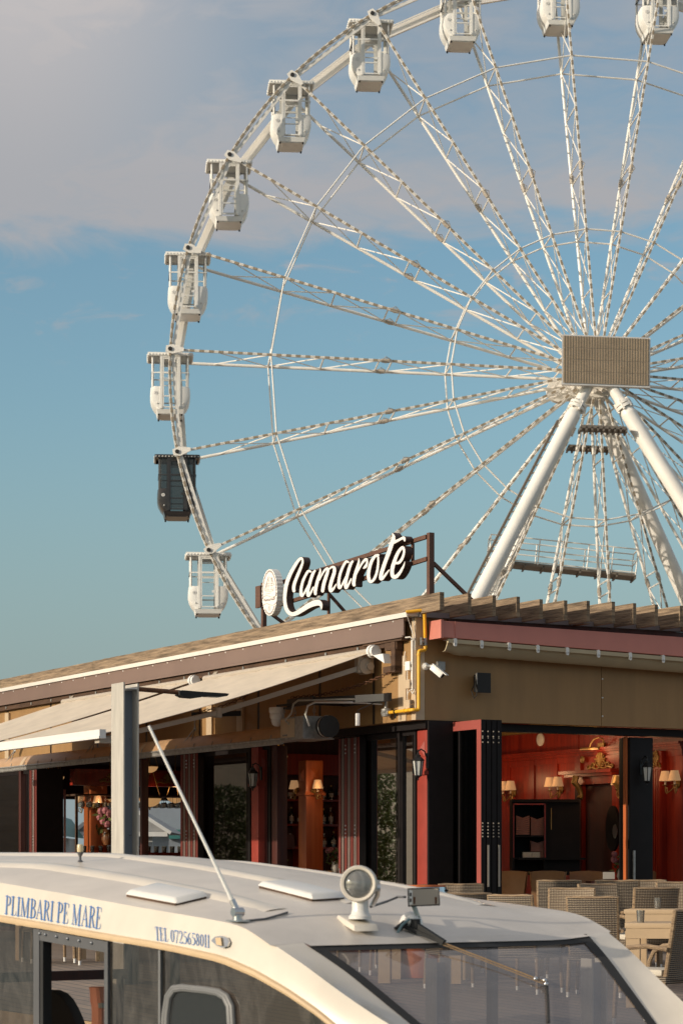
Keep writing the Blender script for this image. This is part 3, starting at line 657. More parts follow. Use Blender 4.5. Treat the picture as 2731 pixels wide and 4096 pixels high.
where = {-2: 'white cabin numbered 14, lowest hanging cabin just left of the roof sign', 0: 'white cabin numbered 12, hanging directly above the black cabin', 1: 'white cabin numbered 11, second above the black cabin', 2: 'white cabin numbered 10, third above the black cabin on the left rim',
         3: 'white cabin numbered 9, on the upper left curve of the wheel', 4: 'white cabin numbered 8, topmost cabin seen with its whole roof', 5: 'white cabin numbered 7, roof cropped by the top edge left of the hub', 6: 'white cabin numbered 6, almost straight above the hub screen', 7: 'white cabin numbered 5, rightmost cabin at the top edge'}
for k in nums:
    if k == -1: g = gondola(M['dark'], M['dglass'], 'VIP', 'black VIP cabin with smoked windows and bulbs round its roof', True)
    else: g = gondola(M['white'], M['gglass'], nums[k], where[k])
    c = WP(k, RW, BK / 2); g.location = c + V((0, 0, -.02)); g.rotation_euler = (0, 0, -PSI)
    g.rotation_euler[2] = -PSI; g.scale = (1, 1, .905)
# ================================================================== restaurant building
ZO = 1.822; ZF = -0.98
rest = T('restaurant', 'single storey corner restaurant with beige upper walls, red wood interior and rafters on its roof', 'restaurant', WB(0, 0, -1.1))
def part(mb, n, m, p=None, **k): return mb.build(n, m, p or rest, **k)
# upper walls in cladding panels with dark joints
mb = MB(); js = [0.11, 1.06, 2.5, 4.3, 6.2, 8.1, 10.0, 12.0, 14.0, 16, 18, 20, 22, 24]
for i in range(len(js) - 1): mb.ab(js[i] + (.0 if i == 0 else .035), js[i + 1] - .035, 0, .12, ZO, 3.03)
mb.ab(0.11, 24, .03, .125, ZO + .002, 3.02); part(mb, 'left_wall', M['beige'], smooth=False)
mb = MB()
for j in js[1:]: mb.ab(j - .033, j + .033, .004, .028, ZO + .004, 3.02)
part(mb, 'dark_joint', M['black'], smooth=False)
mb = MB(); mb.ab(0, .108, -.006, .118, ZO, 3.06); part(mb, 'corner_trim', M['beigel'], smooth=False)
mb = MB()
for u in (838, 960, 448, 30): a = LF(u, 2900, -.03)[0]; mb.ab(a - .09, a + .09, -.04, -.002, ZO + .05, 2.70)
mb.ab(.23, .42, -.012, -.002, ZO, 2.62)  # sunlight on the wall beyond the awning, put into a paler strip
part(mb, 'pale_strip', M['beigel'], smooth=False)
bs = RF(2404, 2800, 0)[0]
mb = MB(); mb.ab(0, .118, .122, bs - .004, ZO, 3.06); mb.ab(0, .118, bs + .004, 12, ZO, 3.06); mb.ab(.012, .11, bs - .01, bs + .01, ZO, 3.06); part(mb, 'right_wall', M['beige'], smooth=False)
mb = MB()
for v in (2716, 2791, 2865): b, z = RF(2404, v, 0); mb.ball(WB(-.004, bs + .012, z), .012, 8)
part(mb, 'screw', M['alu'])
# head beams, soffit, roof slab, ceiling, floor
mb = MB(); mb.ab(.0, 24, .13, .30, ZO - .10, ZO - .004); mb.ab(.13, .30, .31, 12, ZO - .10, ZO - .004); part(mb, 'head_beam', M['frame'], smooth=False)
mb = MB(); mb.ab(.13, 24, .13, 12, 3.0, 3.055); part(mb, 'roof', M['ceil'], smooth=False)
mb = MB(); mb.ab(.32, 24, .32, 12, 2.30, 2.36); part(mb, 'ceiling', M['ceil'], smooth=False)
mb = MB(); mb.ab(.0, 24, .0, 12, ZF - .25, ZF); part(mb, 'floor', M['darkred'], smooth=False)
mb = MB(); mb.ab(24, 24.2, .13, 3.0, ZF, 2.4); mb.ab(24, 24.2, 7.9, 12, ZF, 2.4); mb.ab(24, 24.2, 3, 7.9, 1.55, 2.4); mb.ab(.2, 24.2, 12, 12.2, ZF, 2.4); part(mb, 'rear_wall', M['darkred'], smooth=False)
# fascia
mb = MB(); mb.ab(.10, 24, -.12, -.10, 2.842, 3.068); mb.ab(.10, 24, -.14, -.121, 2.825, 2.85); mb.ab(.1, 24, -.099, -.002, 3.03, 3.066); fa = part(mb, 'fascia', M['fascia'], smooth=False)
mb = MB(); mb.ab(-.05, 24, -.145, -.0, 3.072, 3.114); mb.ab(-.05, 24, -.149, -.146, 3.06, 3.118); part(mb, 'roof_edge_trim', M['trimw'], fa, smooth=False)
mb = MB()
for i in range(46): a = .35 + i * .52 + .06 * math.sin(i * 7.1); mb.ball(WB(a, -.121, 3.035), .011, 6)
part(mb, 'rivet', M['alu'], fa)
mb = MB(); mb.ab(.55, 24, -.085, -.03, 2.742, 2.82); mb.ab(.30, .60, -.10, -.02, 2.70, 2.79); mb.ab(.17, 1.15, -.11, -.01, 2.795, 2.84)
mb.ab(.32, .42, -.115, -.01, 2.44, 2.79); mb.ab(.32, .62, -.115, -.02, 2.42, 2.50)
part(mb, 'batten', M['darkwood'], smooth=False)
mb = MB()
for i in range(16):
    a = 1.3 + i * 1.05 + .2 * math.sin(i * 5); mb.cyl(WB(a, -.086, 2.78), WB(a, -.10, 2.78), .024, 8)
part(mb, 'bolt', M['galv'])
mb = MB(); mb.ab(-.10, -.0, -.0, 12, 3.065, 3.118); mb.ab(-.103, -.101, -.0, 12, 3.06, 3.122); part(mb, 'right_gutter', M['trimg'], smooth=False)
mb = MB(); b0 = RF(1800, 2490, -.1)[0]; mb.ab(-.075, -.004, b0, 12, 2.88, 3.055); part(mb, 'awning_backboard', M['darkred'], smooth=False)
# rafters on edge over the roof, each its own board
us = [1771.5, 1871, 1974, 2066, 2162, 2257, 2350, 2450.6, 2532, 2622.5, 2717, 2800]; vs_ = [2366, 2373, 2380, 2387, 2395.5, 2402.5, 2404.5, 2406, 2413, 2420, 2422.6, 2430]
for i, (u, v) in enumerate(zip(us, vs_)):
    b, z = RF(u, v, -.5); mb = MB()
    if i == 0:
        b = 0.03
        for a0, a1, dz in ((-.56, 5.95, 0), (5.952, 10.2, -.008), (10.203, 24, -.012)):
            n = 26; aa = [a0 + (a1 - a0) * q / n for q in range(n + 1)]; ht = [3.315 + dz + random.uniform(-.004, .004) for q in aa]
            rw = [[WB(a, bb_, 3.10) for a in aa] for bb_ in (b - .03, b + .03)]; top = [[WB(a, bb_, h) for a, h in zip(aa, ht)] for bb_ in (b - .03, b + .03)]
            mb.grid([rw[0], top[0]]); mb.grid(top); mb.grid([top[1], rw[1]]); mb.grid([rw[1], rw[0]])
            for e in (0, n): mb.add([rw[0][e], rw[1][e], top[1][e], top[0][e]], [(0, 1, 2, 3)])
    else: mb.bb(-.52 + random.uniform(-.02, .02), 9, b - .024, b + .024, 3.07, z + random.uniform(-.006, .006), WB)
    part(mb, 'rafter', M['oldwood'], smooth=False)
for b in (2.2, 5.5, 9): mb = MB(); mb.ab(-.35, 9, b, b + .09, 3.06, 3.069); part(mb, 'purlin', M['oldwood'], smooth=False)

# columns of the glazed fronts
def column(a0, a1, b0, b1, m, cap=True, nm='column'):
    mb = MB(); mb.ab(a0, a1, b0, b1, ZF, ZO - .12); o = part(mb, nm, m, bevel=.012)
    if cap:
        mb = MB(); mb.ab(a0 - .03, a1 + .03, b0 - .03, b1 + .03, 1.16, 1.20); mb.ab(a0 - .015, a1 + .015, b0 - .015, b1 + .015, 1.20, 1.22); part(mb, 'collar', m, o, smooth=False)
        d = MB(); ac, bc, zc = (a0 + a1) / 2, (b0 + b1) / 2, 1.48; w = min(.075, (a1 - a0) * .33)
        d.add([WB(ac - w, b0 - .004, zc - .1), WB(ac + w, b0 - .004, zc - .1), WB(ac + w, b0 - .004, zc + .1), WB(ac - w, b0 - .004, zc + .1), WB(ac, b0 - .03, zc)], [(0, 1, 4), (1, 2, 4), (2, 3, 4), (3, 0, 4)])
        d.add([WB(a0 - .004, bc - w, zc - .1), WB(a0 - .004, bc + w, zc - .1), WB(a0 - .004, bc + w, zc + .1), WB(a0 - .004, bc - w, zc + .1), WB(a0 - .03, bc, zc)], [(0, 1, 4), (1, 2, 4), (2, 3, 4), (3, 0, 4)])
        part(d, 'diamond_ornament', m, o, smooth=False)
    return o
A_ = lambda u, b=.18: LF(u, 3300, b)[0]
column(.0, .24, .15, .36, M['redcol'])
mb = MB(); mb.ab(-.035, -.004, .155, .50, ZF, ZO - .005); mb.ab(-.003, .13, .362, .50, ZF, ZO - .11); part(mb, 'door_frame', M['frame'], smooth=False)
ax = A_(1033, .15); column(ax, ax + .22, .15, .39, M['redcol'])
column(A_(1103), A_(1081), .20, .36, M['darkred'], False, 'jamb')
ax = A_(1224, 2.6); column(ax, ax + .26, 2.6, 2.9, M['orangewood'])
ax = A_(362, 1.3); column(ax, ax + .30, 1.3, 1.62, M['orangewood'])
ax = LF(572, 3300, .2)[0]; column(ax, ax + .07, .18, .30, M['darkred'], False, 'jamb')
ax = A_(84, .15); column(ax, ax + .10, .15, .3, M['darkred'], False, 'jamb')
b0 = RF(2518, 3300, .15)[0]; column(.15, .40, b0, b0 + .36, M['frame'], False)
mb = MB(); mb.ab(.20, .26, b0 - .03, b0 - .004, ZF, ZO - .11); part(mb, 'jamb', M['orangewood'], smooth=False)
bc2 = b0
# framed glass panels
def panel(u0, u1, b=.2, fw=.07, nm='window'):
    a0, a1 = A_(u1, b), A_(u0, b); mb = MB(); zt = ZO - .105
    for x0, x1 in ((a0, a0 + fw), (a1 - fw, a1)): mb.ab(x0, x1, b, b + .06, ZF, zt)
    mb.ab(a0 + fw, a1 - fw, b, b + .06, zt - fw, zt); mb.ab(a0 + fw, a1 - fw, b, b + .06, ZF, ZF + .12); mb.ab(a0 + fw * 1.05, a0 + fw * 1.25, b - .012, b - .001, ZF + .12, zt - fw)
    o = part(mb, nm, M['frame'], smooth=False)
    mb = MB(); mb.add([WB(a0 + fw, b + .03, ZF + .1), WB(a1 - fw, b + .03, ZF + .1), WB(a1 - fw, b + .03, zt - fw), WB(a0 + fw, b + .03, zt - fw)], [(0, 1, 2, 3)]); part(mb, 'pane', M['shopglass'], o); return o
panel(1440, 1600); panel(795, 1000); panel(-40, 118); panel(1600, 1662, .21, .05)
panel(1033, 1081, .22, .055)
def handle(a, b, z, o): mb = MB(); mb.ab(a - .02, a + .02, b - .035, b - .004, z - .18, z + .18); mb.ab(a - .012, a + .012, b - .055, b - .036, z - .12, z + .12); part(mb, 'handle', M['steel'], o)
# folded door stacks on the left front: leaves end-on
def stack(u0, u1, b0, b1, n, lit):
    a0, a1 = A_(u1, b0), A_(u0, b0); w = (a1 - a0) / n
    for i in range(n):
        x0 = a0 + i * w; mb = MB(); mb.ab(x0 + .004, x0 + w - .012, b0 + .004, b1, ZF + .03, ZO - .11); lf = part(mb, 'folding_door', M['frame'], smooth=False)
        e = MB(); e.ab(x0 + .010, x0 + .010 + w * .22, b0 - .004, b0 + .002, ZF + .05, ZO - .13); e.ab(x0 + w * .60, x0 + w * .74, b0 - .004, b0 + .002, ZF + .05, ZO - .13); part(e, 'edge_strip', M['leaf'] if i % 2 else M['maroon'], lf, smooth=False)
        if i % 3 == 0:
            h = MB(); h.ab(x0 + w * .30, x0 + w * .56, b0 - .012, b0 - .005, -.02 - .30, .32 - .30); part(h, 'lock_plate', M['steel'], lf, smooth=False)
        if i % 3 == 1:
            h = MB()
            for z in (0.42, .47, .52, .57, 1.50, 1.55, 1.60): h.ball(WB(x0 + w * .45, b0 - .006, z), .011, 6)
            part(h, 'hinge', M['steel'], lf)
stack(1352, 1438, .10, .19, 7, True); stack(722, 792, .10, .19, 7, True); stack(118, 148, .12, .6, 3, False)
# folded doors swung out on the right front
b0 = .495
for i in range(4):
    bb_ = b0 + i * .075; a0, a1 = -.69, .14; mb = MB(); zt = ZO - .02; fw = .10
    mb.ab(a0, a0 + fw, bb_, bb_ + .06, ZF + .03, zt); mb.ab(a0 + fw, a1 - fw, bb_, bb_ + .06, zt - .11, zt); mb.ab(a0 + fw, a1 - fw, bb_, bb_ + .06, ZF + .03, ZF + .22)
    lf = part(mb, 'folding_door', M['maroon'] if i == 0 else M['frame'], smooth=False)
    mb = MB(); mb.add([WB(x, bb_ + .03, z) for x, z in ((a0 + fw, ZF + .2), (a1 - fw, ZF + .2), (a1 - fw, zt - .1), (a0 + fw, zt - .1))], [(0, 1, 2, 3)]); part(mb, 'pane', M['shopglass'], lf)
    e = MB(); e.ab(a0 - .006, a0 - .001, bb_ + .0, bb_ + .062, ZF + .03, zt); part(e, 'edge_profile', M['frame'], lf, smooth=False)
    e = MB(); e.ab(a1 - fw, a1, bb_ + .002, bb_ + .058, ZF + .03, zt - .112); e.ab(a1 - .32, a1 - .29, bb_ + .01, bb_ + .05, ZF + .2, zt - .112); part(e, 'hinge_stile', M['frame'], lf, smooth=False)
    h = MB()
    for z in (1.53, 1.58, 1.60, 1.66, .40, .44, .48, .52, .56): h.ball(WB(a0 - .007, bb_ + .018, z), .010, 6)
    if i in (1, 3): h.ab(a0 - .014, a0 - .007, bb_ + .012, bb_ + .034, -.20, .30)
    part(h, 'hinge', M['armgrey'], lf)
for u in (2118, ): pass
bq = RF(2528, 3300, .14)[0]; mb = MB(); mb.ab(.118, .138, bq, bq + .03, -.15, .25); part(mb, 'lock_plate', M['galv'], smooth=False)
# second opening's far frame
b9 = RF(2800, 3300, .15)[0]; column(.15, .4, b9, b9 + .3, M['frame'], False)

# ------------------------------------------------------------------ panelled interior wall (faces the left front)
BI = 4.7
iw = MB(); iw.ab(1.0, 8.6, BI, BI + .15, ZF, 2.3); wl = part(iw, 'panelled_wall', M['redwood'], smooth=False)
def L4(x, y, b=BI): return LF(2000 + x * .4662, 2880 + y * .4662, b)
zm = L4(560, 277)[1]
mb = MB(); mb.ab(1.0, 8.6, BI - .05, BI - .001, zm - .03, zm + .03); mb.ab(1.0, 8.6, BI - .075, BI - .051, zm + .0, zm + .03); mb.ab(1.0, 8.6, BI - .028, BI - .001, zm - .075, zm - .031); part(mb, 'moulding', M['redwood'], wl, smooth=False)
zc = L4(500, 95)[1]; mb = MB(); mb.ab(1.0, 8.6, BI - .12, BI - .002, zc - .0, zc + .05); mb.ab(1.0, 8.6, BI - .16, BI - .002, zc + .052, zc + .12); part(mb, 'cornice', M['gold'], wl, smooth=False)
mb = MB()
for x in (70, 275, 475, 690): a = L4(x, 450)[0]; mb.ab(a - .07, a + .07, BI - .022, BI - .001, ZF, zm - .08)
for x in (70, 275, 475, 690):
    a = L4(x, 450)[0]
mb.ab(1.0, 8.6, BI - .018, BI - .001, zm - .16, zm - .077); a = L4(671, 170)[0]; mb.ab(a - .006, a + .006, BI - .01, BI - .001, zm + .03, zc)
part(mb, 'stile', M['redwood'], wl, smooth=False)
# carved chimney piece
cp = MB(); a0, a1 = L4(1075, 440)[0], L4(625, 440)[0]; z0, z1 = L4(850, 478)[1], L4(850, 432)[1]
cp.ab(a0, a1, BI - .26, BI - .03, z0 + .03, z1); cp.ab(a0 + .06, a1 - .06, BI - .20, BI - .03, z0 - .01, z0 + .028); zf0 = L4(880, 550)[1]; cp.ab(a0 + .14, a1 - .34, BI - .13, BI - .03, zf0, z0 - .012)
pa = L4(720, 800)[0]; cp.ab(pa - .09, pa + .09, BI - .10, BI - .03, ZF, zf0 + .1); pb = a0 + .1; cp.ab(pb - .09, pb + .09, BI - .10, BI - .03, ZF, zf0 + .1)
zt = L4(880, 300)[1]; cp.ab(a0 + .05, L4(735, 350)[0], BI - .06, BI - .03, z1, zt - .02); n = L4(710, 340)[0]; cp.ab(n - .07, n + .07, BI - .10, BI - .03, z1, zm - .08)
chm = part(cp, 'chimney_piece', M['redwood'], wl, smooth=False)
mb = MB()
for q in range(5): mb.ab(pa - .07 + q * .032, pa - .055 + q * .032, BI - .115, BI - .101, ZF, zf0)
part(mb, 'fluting', M['darkred'], chm, smooth=False)
mb = MB(); mb.ab(pb + .10, pa - .10, BI - .045, BI - .028, ZF, zf0 - .02); part(mb, 'recess', M['darkred'], chm, smooth=False)
def scroll(cx, cz, b, s, fn):          # carved acanthus: mirrored curls and a fan
    mb = MB()
    for sg in (-1, 1):
        for k, (r, x0) in enumerate(((.05, .05), (.042, .14), (.035, .22))):
            pts = [fn(cx + sg * s * (x0 + r * (1 - t / 14) * math.cos(t * .62)), cz + s * (r * (1 - t / 14) * math.sin(t * .62) - .02 * k), b) for t in range(13)]; mb.tube(pts, .010 * s, 5)
        mb.tube([fn(cx + sg * s * x, cz + s * z, b) for x, z in ((0, -.04), (.08, -.055), (.16, -.035), (.24, -.05))], .012 * s, 5)
    for t in range(-3, 4): mb.tube([fn(cx, cz - .04 * s, b), fn(cx + s * .018 * t, cz + .05 * s, b), fn(cx + s * .035 * t, cz + s * (.13 - .008 * t * t), b)], .012 * s, 5)
    return mb
a, z = L4(893, 378); part(scroll(a, z, BI - .075, 1.25, lambda a, z, b: WB(a, b, z)), 'gold_carving', M['gold'], chm)
mb = MB()
for x, y in ((704, 340), (1053, 313)): a, z = L4(x, y, BI - .1); mb.lathe(WB(a, BI - .1, z), [(.05, 0), (.05, .01), (.03, .02), (.012, .03)], 14, -BD)
for x in (700, 1050):
    a, _ = L4(x, 540, BI - .1); zz = L4(x, 490)[1]; mb.tube([WB(a, BI - .2, zz), WB(a, BI - .23, zz - .08), WB(a, BI - .15, zz - .17), WB(a, BI - .12, zz - .26), WB(a, BI - .14, zz - .31)], .04, 8, rs=[.05, .05, .04, .035, .045])
part(mb, 'gilt_boss', M['gold'], chm)
# pilaster with a gilded capital, right of the dark column
a0, a1 = L4(1425, 400)[0], L4(1310, 400)[0]; mb = MB(); mb.ab(a0, a1, BI - .09, BI - .002, ZF, L4(1360, 270)[1])
for q in range(6): x = a0 + .03 + q * (a1 - a0 - .06) / 5; mb.ab(x - .012, x + .012, BI - .105, BI - .091, ZF, L4(1360, 425)[1])
pl = part(mb, 'pilaster', M['redwood'], wl, smooth=False)
mb = MB(); random.seed(3)
for q in range(26):
    x = a0 + .03 + random.random() * (a1 - a0 - .06); zz = L4(1360, 285 + random.random() * 115)[1]; rr = random.uniform(.02, .04)
    mb.tube([WB(x + rr * math.cos(t), BI - .10, zz + rr * math.sin(t)) for t in [random.uniform(0, 6) + i * .7 for i in range(5)]], .012, 5)
part(mb, 'gilded_capital', M['gold'], pl)
# bar back wall with shelves
AB_ = 10.5
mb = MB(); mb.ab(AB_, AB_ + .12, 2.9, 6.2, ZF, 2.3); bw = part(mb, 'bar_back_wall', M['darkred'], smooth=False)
SH = [LF(1150, v, 3.6)[1] for v in (3190, 3291, 3392)]
SHZ = [(3480 - v) / F * (P(1150, v, 38.9).y) for v in (3188, 3290, 3385)]
mb = MB()
for z in SHZ: mb.ab(AB_ - .28, AB_ - .002, 3.0, 5.2, z - .035, z)
for b in (3.0, 3.72, 4.45, 5.2): mb.ab(AB_ - .27, AB_ - .003, b - .02, b + .02, ZF, 1.25)
part(mb, 'shelf', M['redwood'], bw, smooth=False)
mb = MB(); zb = (3480 - 3050) / F * 38; mb.ab(AB_ - .5, AB_ - .3, 2.9, 6.2, zb - .12, zb + .22); part(mb, 'bar_canopy', M['redwood'], bw, smooth=False)
mb = MB(); q0, q1 = WB(11.6, 1.5, 0), WB(11.6, 4.3, 0); z0, z1 = (3480 - 3145) / F * 42, (3480 - 3095) / F * 42; mb.ab(13.2, 13.4, .9, 3.0, z0, z1 + .02); mb.ab(13.17, 13.42, .9, 3.0, z1 + .021, z1 + .06); cn = part(mb, 'bar_beam', M['redwood'], smooth=False)
g_ = MB()
for u in (412, 688):
    Y = 42.0; p = P(u, 3120, Y); a_ = (p - C0).dot(AD); b_ = (p - C0).dot(BD); s_ = scroll(b_ * 1.0, p.z - EYE, 13.18, .9, lambda x, z, a: WB(a, x, z)); g_.v and None; o = len(g_.v); g_.v += s_.v; g_.f += [tuple(i + o for i in f) for f in s_.f]
part(g_, 'gold_carving', M['gold'], cn)
mb = MB(); zc_ = (3480 - 3412) / F * 43; mb.ab(13.0, 13.9, .95, 3.1, zc_ - .06, zc_); mb.ab(13.1, 13.8, 1.0, 3.05, ZF, zc_ - .061); part(mb, 'bar_counter', M['redwood'], smooth=False)
zh = (3480 - 3236) / F * 43; mb = MB(); mb.ab(13.1, 13.7, .95, 3.1, zh + .19, zh + .22)
for b in (1.0, 3.0): mb.ab(13.38, 13.42, b, b + .04, zc_ + .001, zh + .189)
part(mb, 'glass_rack', M['darkwood'], smooth=False)
# ================================================================== roof sign
SB = 0.22; SD = 0.10
sign = T('roof_sign', 'white script restaurant name with oval ship emblem on a brown frame above the roof', 'sign', LP(1380, 2400, SB + .14))
def SG(xA, yA, d):
    a, z = LF(1120 + xA * .19133, 2120 + yA * .19133, SB); return WB(a, SB + d, z)
a1_b = [(640, 870, 20), (590, 860, 28), (530, 950, 28), (470, 1090, 30), (438, 1250, 32), (450, 1362, 38), (490, 1345, 22), (545, 1240, 20), (600, 1120, 14)]
a1_s = [(728, 852, 22), (690, 905, 32), (640, 1040, 34), (592, 1220, 34), (578, 1320, 34), (592, 1372, 32), (640, 1310, 24), (695, 1200, 18)]
mp2 = lambda s: [(x + 787, 625 + (y - 825) * 1.065, r) for x, y, r in s]
tb = lambda s: [(x + 1359, y - 52, r) for x, y, r in s]
letters = [
 [[(290, 1272, 34), (284, 1200, 36), (310, 1090, 35), (378, 920, 34), (440, 770, 30), (473, 660, 23), (448, 592, 25), (385, 632, 32), (300, 760, 36), (208, 930, 40), (140, 1110, 41), (106, 1290, 39), (97, 1460, 37), (118, 1610, 40), (168, 1712, 42), (250, 1760, 43), (350, 1735, 46), (470, 1662, 50), (600, 1580, 55), (720, 1530, 62), (800, 1520, 60), (848, 1560, 38), (864, 1620, 18), (863, 1672, 4)]],
 [a1_b, a1_s],
 [[(836, 795, 8), (836, 880, 24), (800, 1000, 32), (760, 1150, 36), (736, 1270, 36), (738, 1332, 32)], [(825, 1050, 10), (870, 945, 18), (925, 850, 24), (985, 803, 26), (1000, 850, 30), (962, 970, 36), (915, 1120, 38), (890, 1250, 36), (886, 1276, 34)],
  [(1012, 840, 10), (1055, 790, 20), (1108, 772, 26), (1136, 812, 34), (1125, 910, 38), (1085, 1030, 38), (1050, 1160, 38), (1046, 1235, 38), (1066, 1270, 36), (1122, 1215, 24), (1172, 1130, 12)]],
 [mp2(a1_b), mp2(a1_s)],
 [tb([(283, 645, 8), (284, 720, 24), (255, 830, 32), (215, 960, 36), (185, 1090, 38), (178, 1170, 38), (186, 1205, 32)]), tb([(248, 965, 8), (290, 865, 18), (355, 745, 24), (420, 672, 30), (452, 672, 24), (456, 745, 24), (425, 815, 32), (382, 852, 14)])],
 [tb([(690, 575, 24), (625, 598, 30), (555, 700, 34), (505, 850, 36), (486, 1000, 36), (502, 1100, 38), (545, 1135, 28), (612, 1065, 30), (662, 930, 28), (686, 780, 26), (690, 650, 22), (682, 590, 22)])],
 [tb([(988, 122, 10), (1010, 190, 34), (1000, 260, 44), (960, 370, 46), (910, 520, 44), (850, 680, 41), (790, 850, 41), (752, 980, 42), (748, 1068, 40), (790, 1055, 28), (850, 975, 24), (915, 890, 14)]), tb([(893, 328, 8), (940, 325, 20), (1010, 308, 36), (1100, 270, 28), (1180, 228, 28), (1225, 218, 32), (1240, 272, 20)])],
 [tb([(1040, 745, 24), (1120, 735, 30), (1182, 660, 30), (1222, 550, 27), (1226, 460, 27), (1196, 418, 32), (1140, 470, 34), (1080, 570, 36), (1030, 700, 40), (990, 830, 42), (978, 940, 40), (998, 1020, 42), (1060, 1028, 40), (1130, 960, 33), (1190, 860, 26), (1226, 780, 18), (1244, 712, 6)])],
]
f_ = [field(l, 5.0) for l in letters]
for fl in f_:
    mb = ink(MB(), fl, 5.0, SG, .004, SD); lo = part(mb, 'letter', M['signdark'], sign, smooth=False)
    mb = ink(MB(), fl, -3.0, SG, .0, .003); part(mb, 'letter_face', M['signface'], lo, smooth=False)
# oval emblem
def EMB(x, y, d): a, z = LF(1020 + x * .09353, 2260 + y * .09353, SB - .02); return WB(a, SB - .02 + d, z)
ov = []
for i in range(168):
    t = 2 * math.pi * i / 168; sc_ = 1 + .018 * math.cos(34 * t); q = 1 - .10 * math.sin(2 * t)
    x = 622 + 322 * math.copysign(abs(math.cos(t)) ** .92, math.cos(t)) * sc_ * (1 if abs(math.sin(t)) > .45 else 1.0); y = 1175 + 990 * math.copysign(abs(math.sin(t)) ** .96, math.sin(t)) * sc_ - 35 * math.cos(t); ov.append((x, y))
mb = MB(); mb.prism([EMB(x, y, 0) for x, y in ov], BD * .10); em = part(mb, 'emblem', M['white'], sign)
ln = MB()
def curve(pts, r, fn=EMB, d=-.002): 
    global ln; ink(ln, field([[(x, y, r) for x, y in pts]], max(3.2, r * .7)), 0, lambda x, y, dd: fn(x, y, d + dd * 0), 0)
for ph in (0, math.pi):
    pts = []
    for i in range(150):
        t = 2 * math.pi * i / 150; k = .885 + .035 * math.sin(22 * t + ph); x, y = 622 + 322 * math.cos(t) * k, 1175 + 990 * math.sin(t) * (k + .035) - 35 * math.cos(t)
        if 1420 - (x - 622) * .25 < y < 1790 - (x - 622) * .25: 
            if len(pts) > 2: curve(pts, 5)
            pts = []
        else: pts.append((x, y))
    if len(pts) > 2: curve(pts, 5)
curve([(300, 1460), (380, 1360), (500, 1310), (620, 1340), (740, 1375), (850, 1340), (930, 1230)], 8); curve([(310, 1800), (390, 1700), (500, 1655), (620, 1690), (740, 1720), (850, 1680), (930, 1570)], 8)
for p in ([(580, 490), (575, 1090)], [(715, 520), (705, 1060)], [(505, 740), (490, 1080)], [(430, 990), (440, 1110), (560, 1140), (700, 1120), (780, 1080), (800, 960)], [(440, 1080), (780, 1050)], [(500, 910), (830, 850)], [(540, 680), (630, 670)], [(670, 690), (750, 680)], [(530, 800), (640, 790)], [(660, 800), (770, 780)], [(460, 810), (545, 800)], [(455, 920), (540, 905)], [(580, 500), (440, 1000)], [(715, 530), (820, 860)], [(640, 520), (710, 600), (640, 600)], [(450, 1245), (700, 1190)], [(575, 1840), (600, 1760), (650, 1760), (660, 1860), (630, 1940), (590, 1930), (575, 1840)], [(610, 1800), (625, 1880)]): curve(p, 5)
for l in letters:
    for s in l:
        q = [((x - 60) / 2550 * 500 + 362, (y - 830) / 1000 * 150 + 1470 + (x > 700) * 0, max(4, r * .16)) for x, y, r in s if not (y > 1420 and x < 900)]
        if len(q) > 2: ink(ln, field([q], 3.2), 0, lambda x, y, dd: EMB(x, y, -.002), 0)
part(ln, 'emblem_drawing', M['ink'], em, smooth=False)
# frame behind the letters
FB = SB + .13
mb = MB()
def post(u0, u1, v0, v1): 
    a1, z0 = LF(u0, v0, FB); a0, _ = LF(u1, v0, FB); z1 = LF(u0, v1, FB)[1]; mb.ab(a0, a1, FB, FB + .06, min(z0, z1), max(z0, z1))
def zat(u, v, b): return LF(u, v, b)[1]
aL, aR = LF(1040, 2400, FB)[0], LF(1712, 2300, FB)[0]
ztop, zbot = zat(1712, 2150, FB), zat(1712, 2238, FB)
mb.ab(aR - .03, aR + .04, FB, FB + .07, 3.08, zat(1712, 2137, FB) + .02); mb.ab(aL - .09, aL - .03, FB, FB + .06, 3.08, zat(1040, 2350, FB) + .06)
for q0, q1 in (((1128, 2326), (1697, 2149)), ((1168, 2402), (1699, 2237))):
    p0_, p1_ = LP(*q0, FB), LP(*q1, FB); p1_ = p1_ - AD * .06; p0_ = p0_ + AD * .5 - V((0, 0, .03)); mb.bar(p0_, p1_, .04, .05)
for u in (1305, 1640): a = LF(u, 2300, FB)[0]; mb.ab(a - .02, a + .02, FB + .022, FB + .05, 3.08 if u == 1305 else zbot, ztop - (.12 if u == 1305 else .02))
ae = LF(1047, 2390, FB)[0]; z0, z1 = zat(1042, 2432, FB), zat(1042, 2345, FB); mb.ab(ae - .05, ae + .10, FB - .05, FB - .013, z0, z1)
part(mb, 'frame', M['signframe'], sign, smooth=False)
mb = MB()
for a, z in ((aR, zat(1712, 2250, FB)), (aL - .06, zat(1050, 2440, FB))): mb.bar(WB(a, FB + .07, z), WB(a - .05, FB + .95, 3.07), .04, .04)
mb.bar(WB(LF(1300, 2370, FB)[0], FB + .05, zat(1310, 2370, FB)), WB(LF(1300, 2370, FB)[0], FB + .7, 3.07), .035, .035)
part(mb, 'brace', M['signframe'], sign, smooth=False)

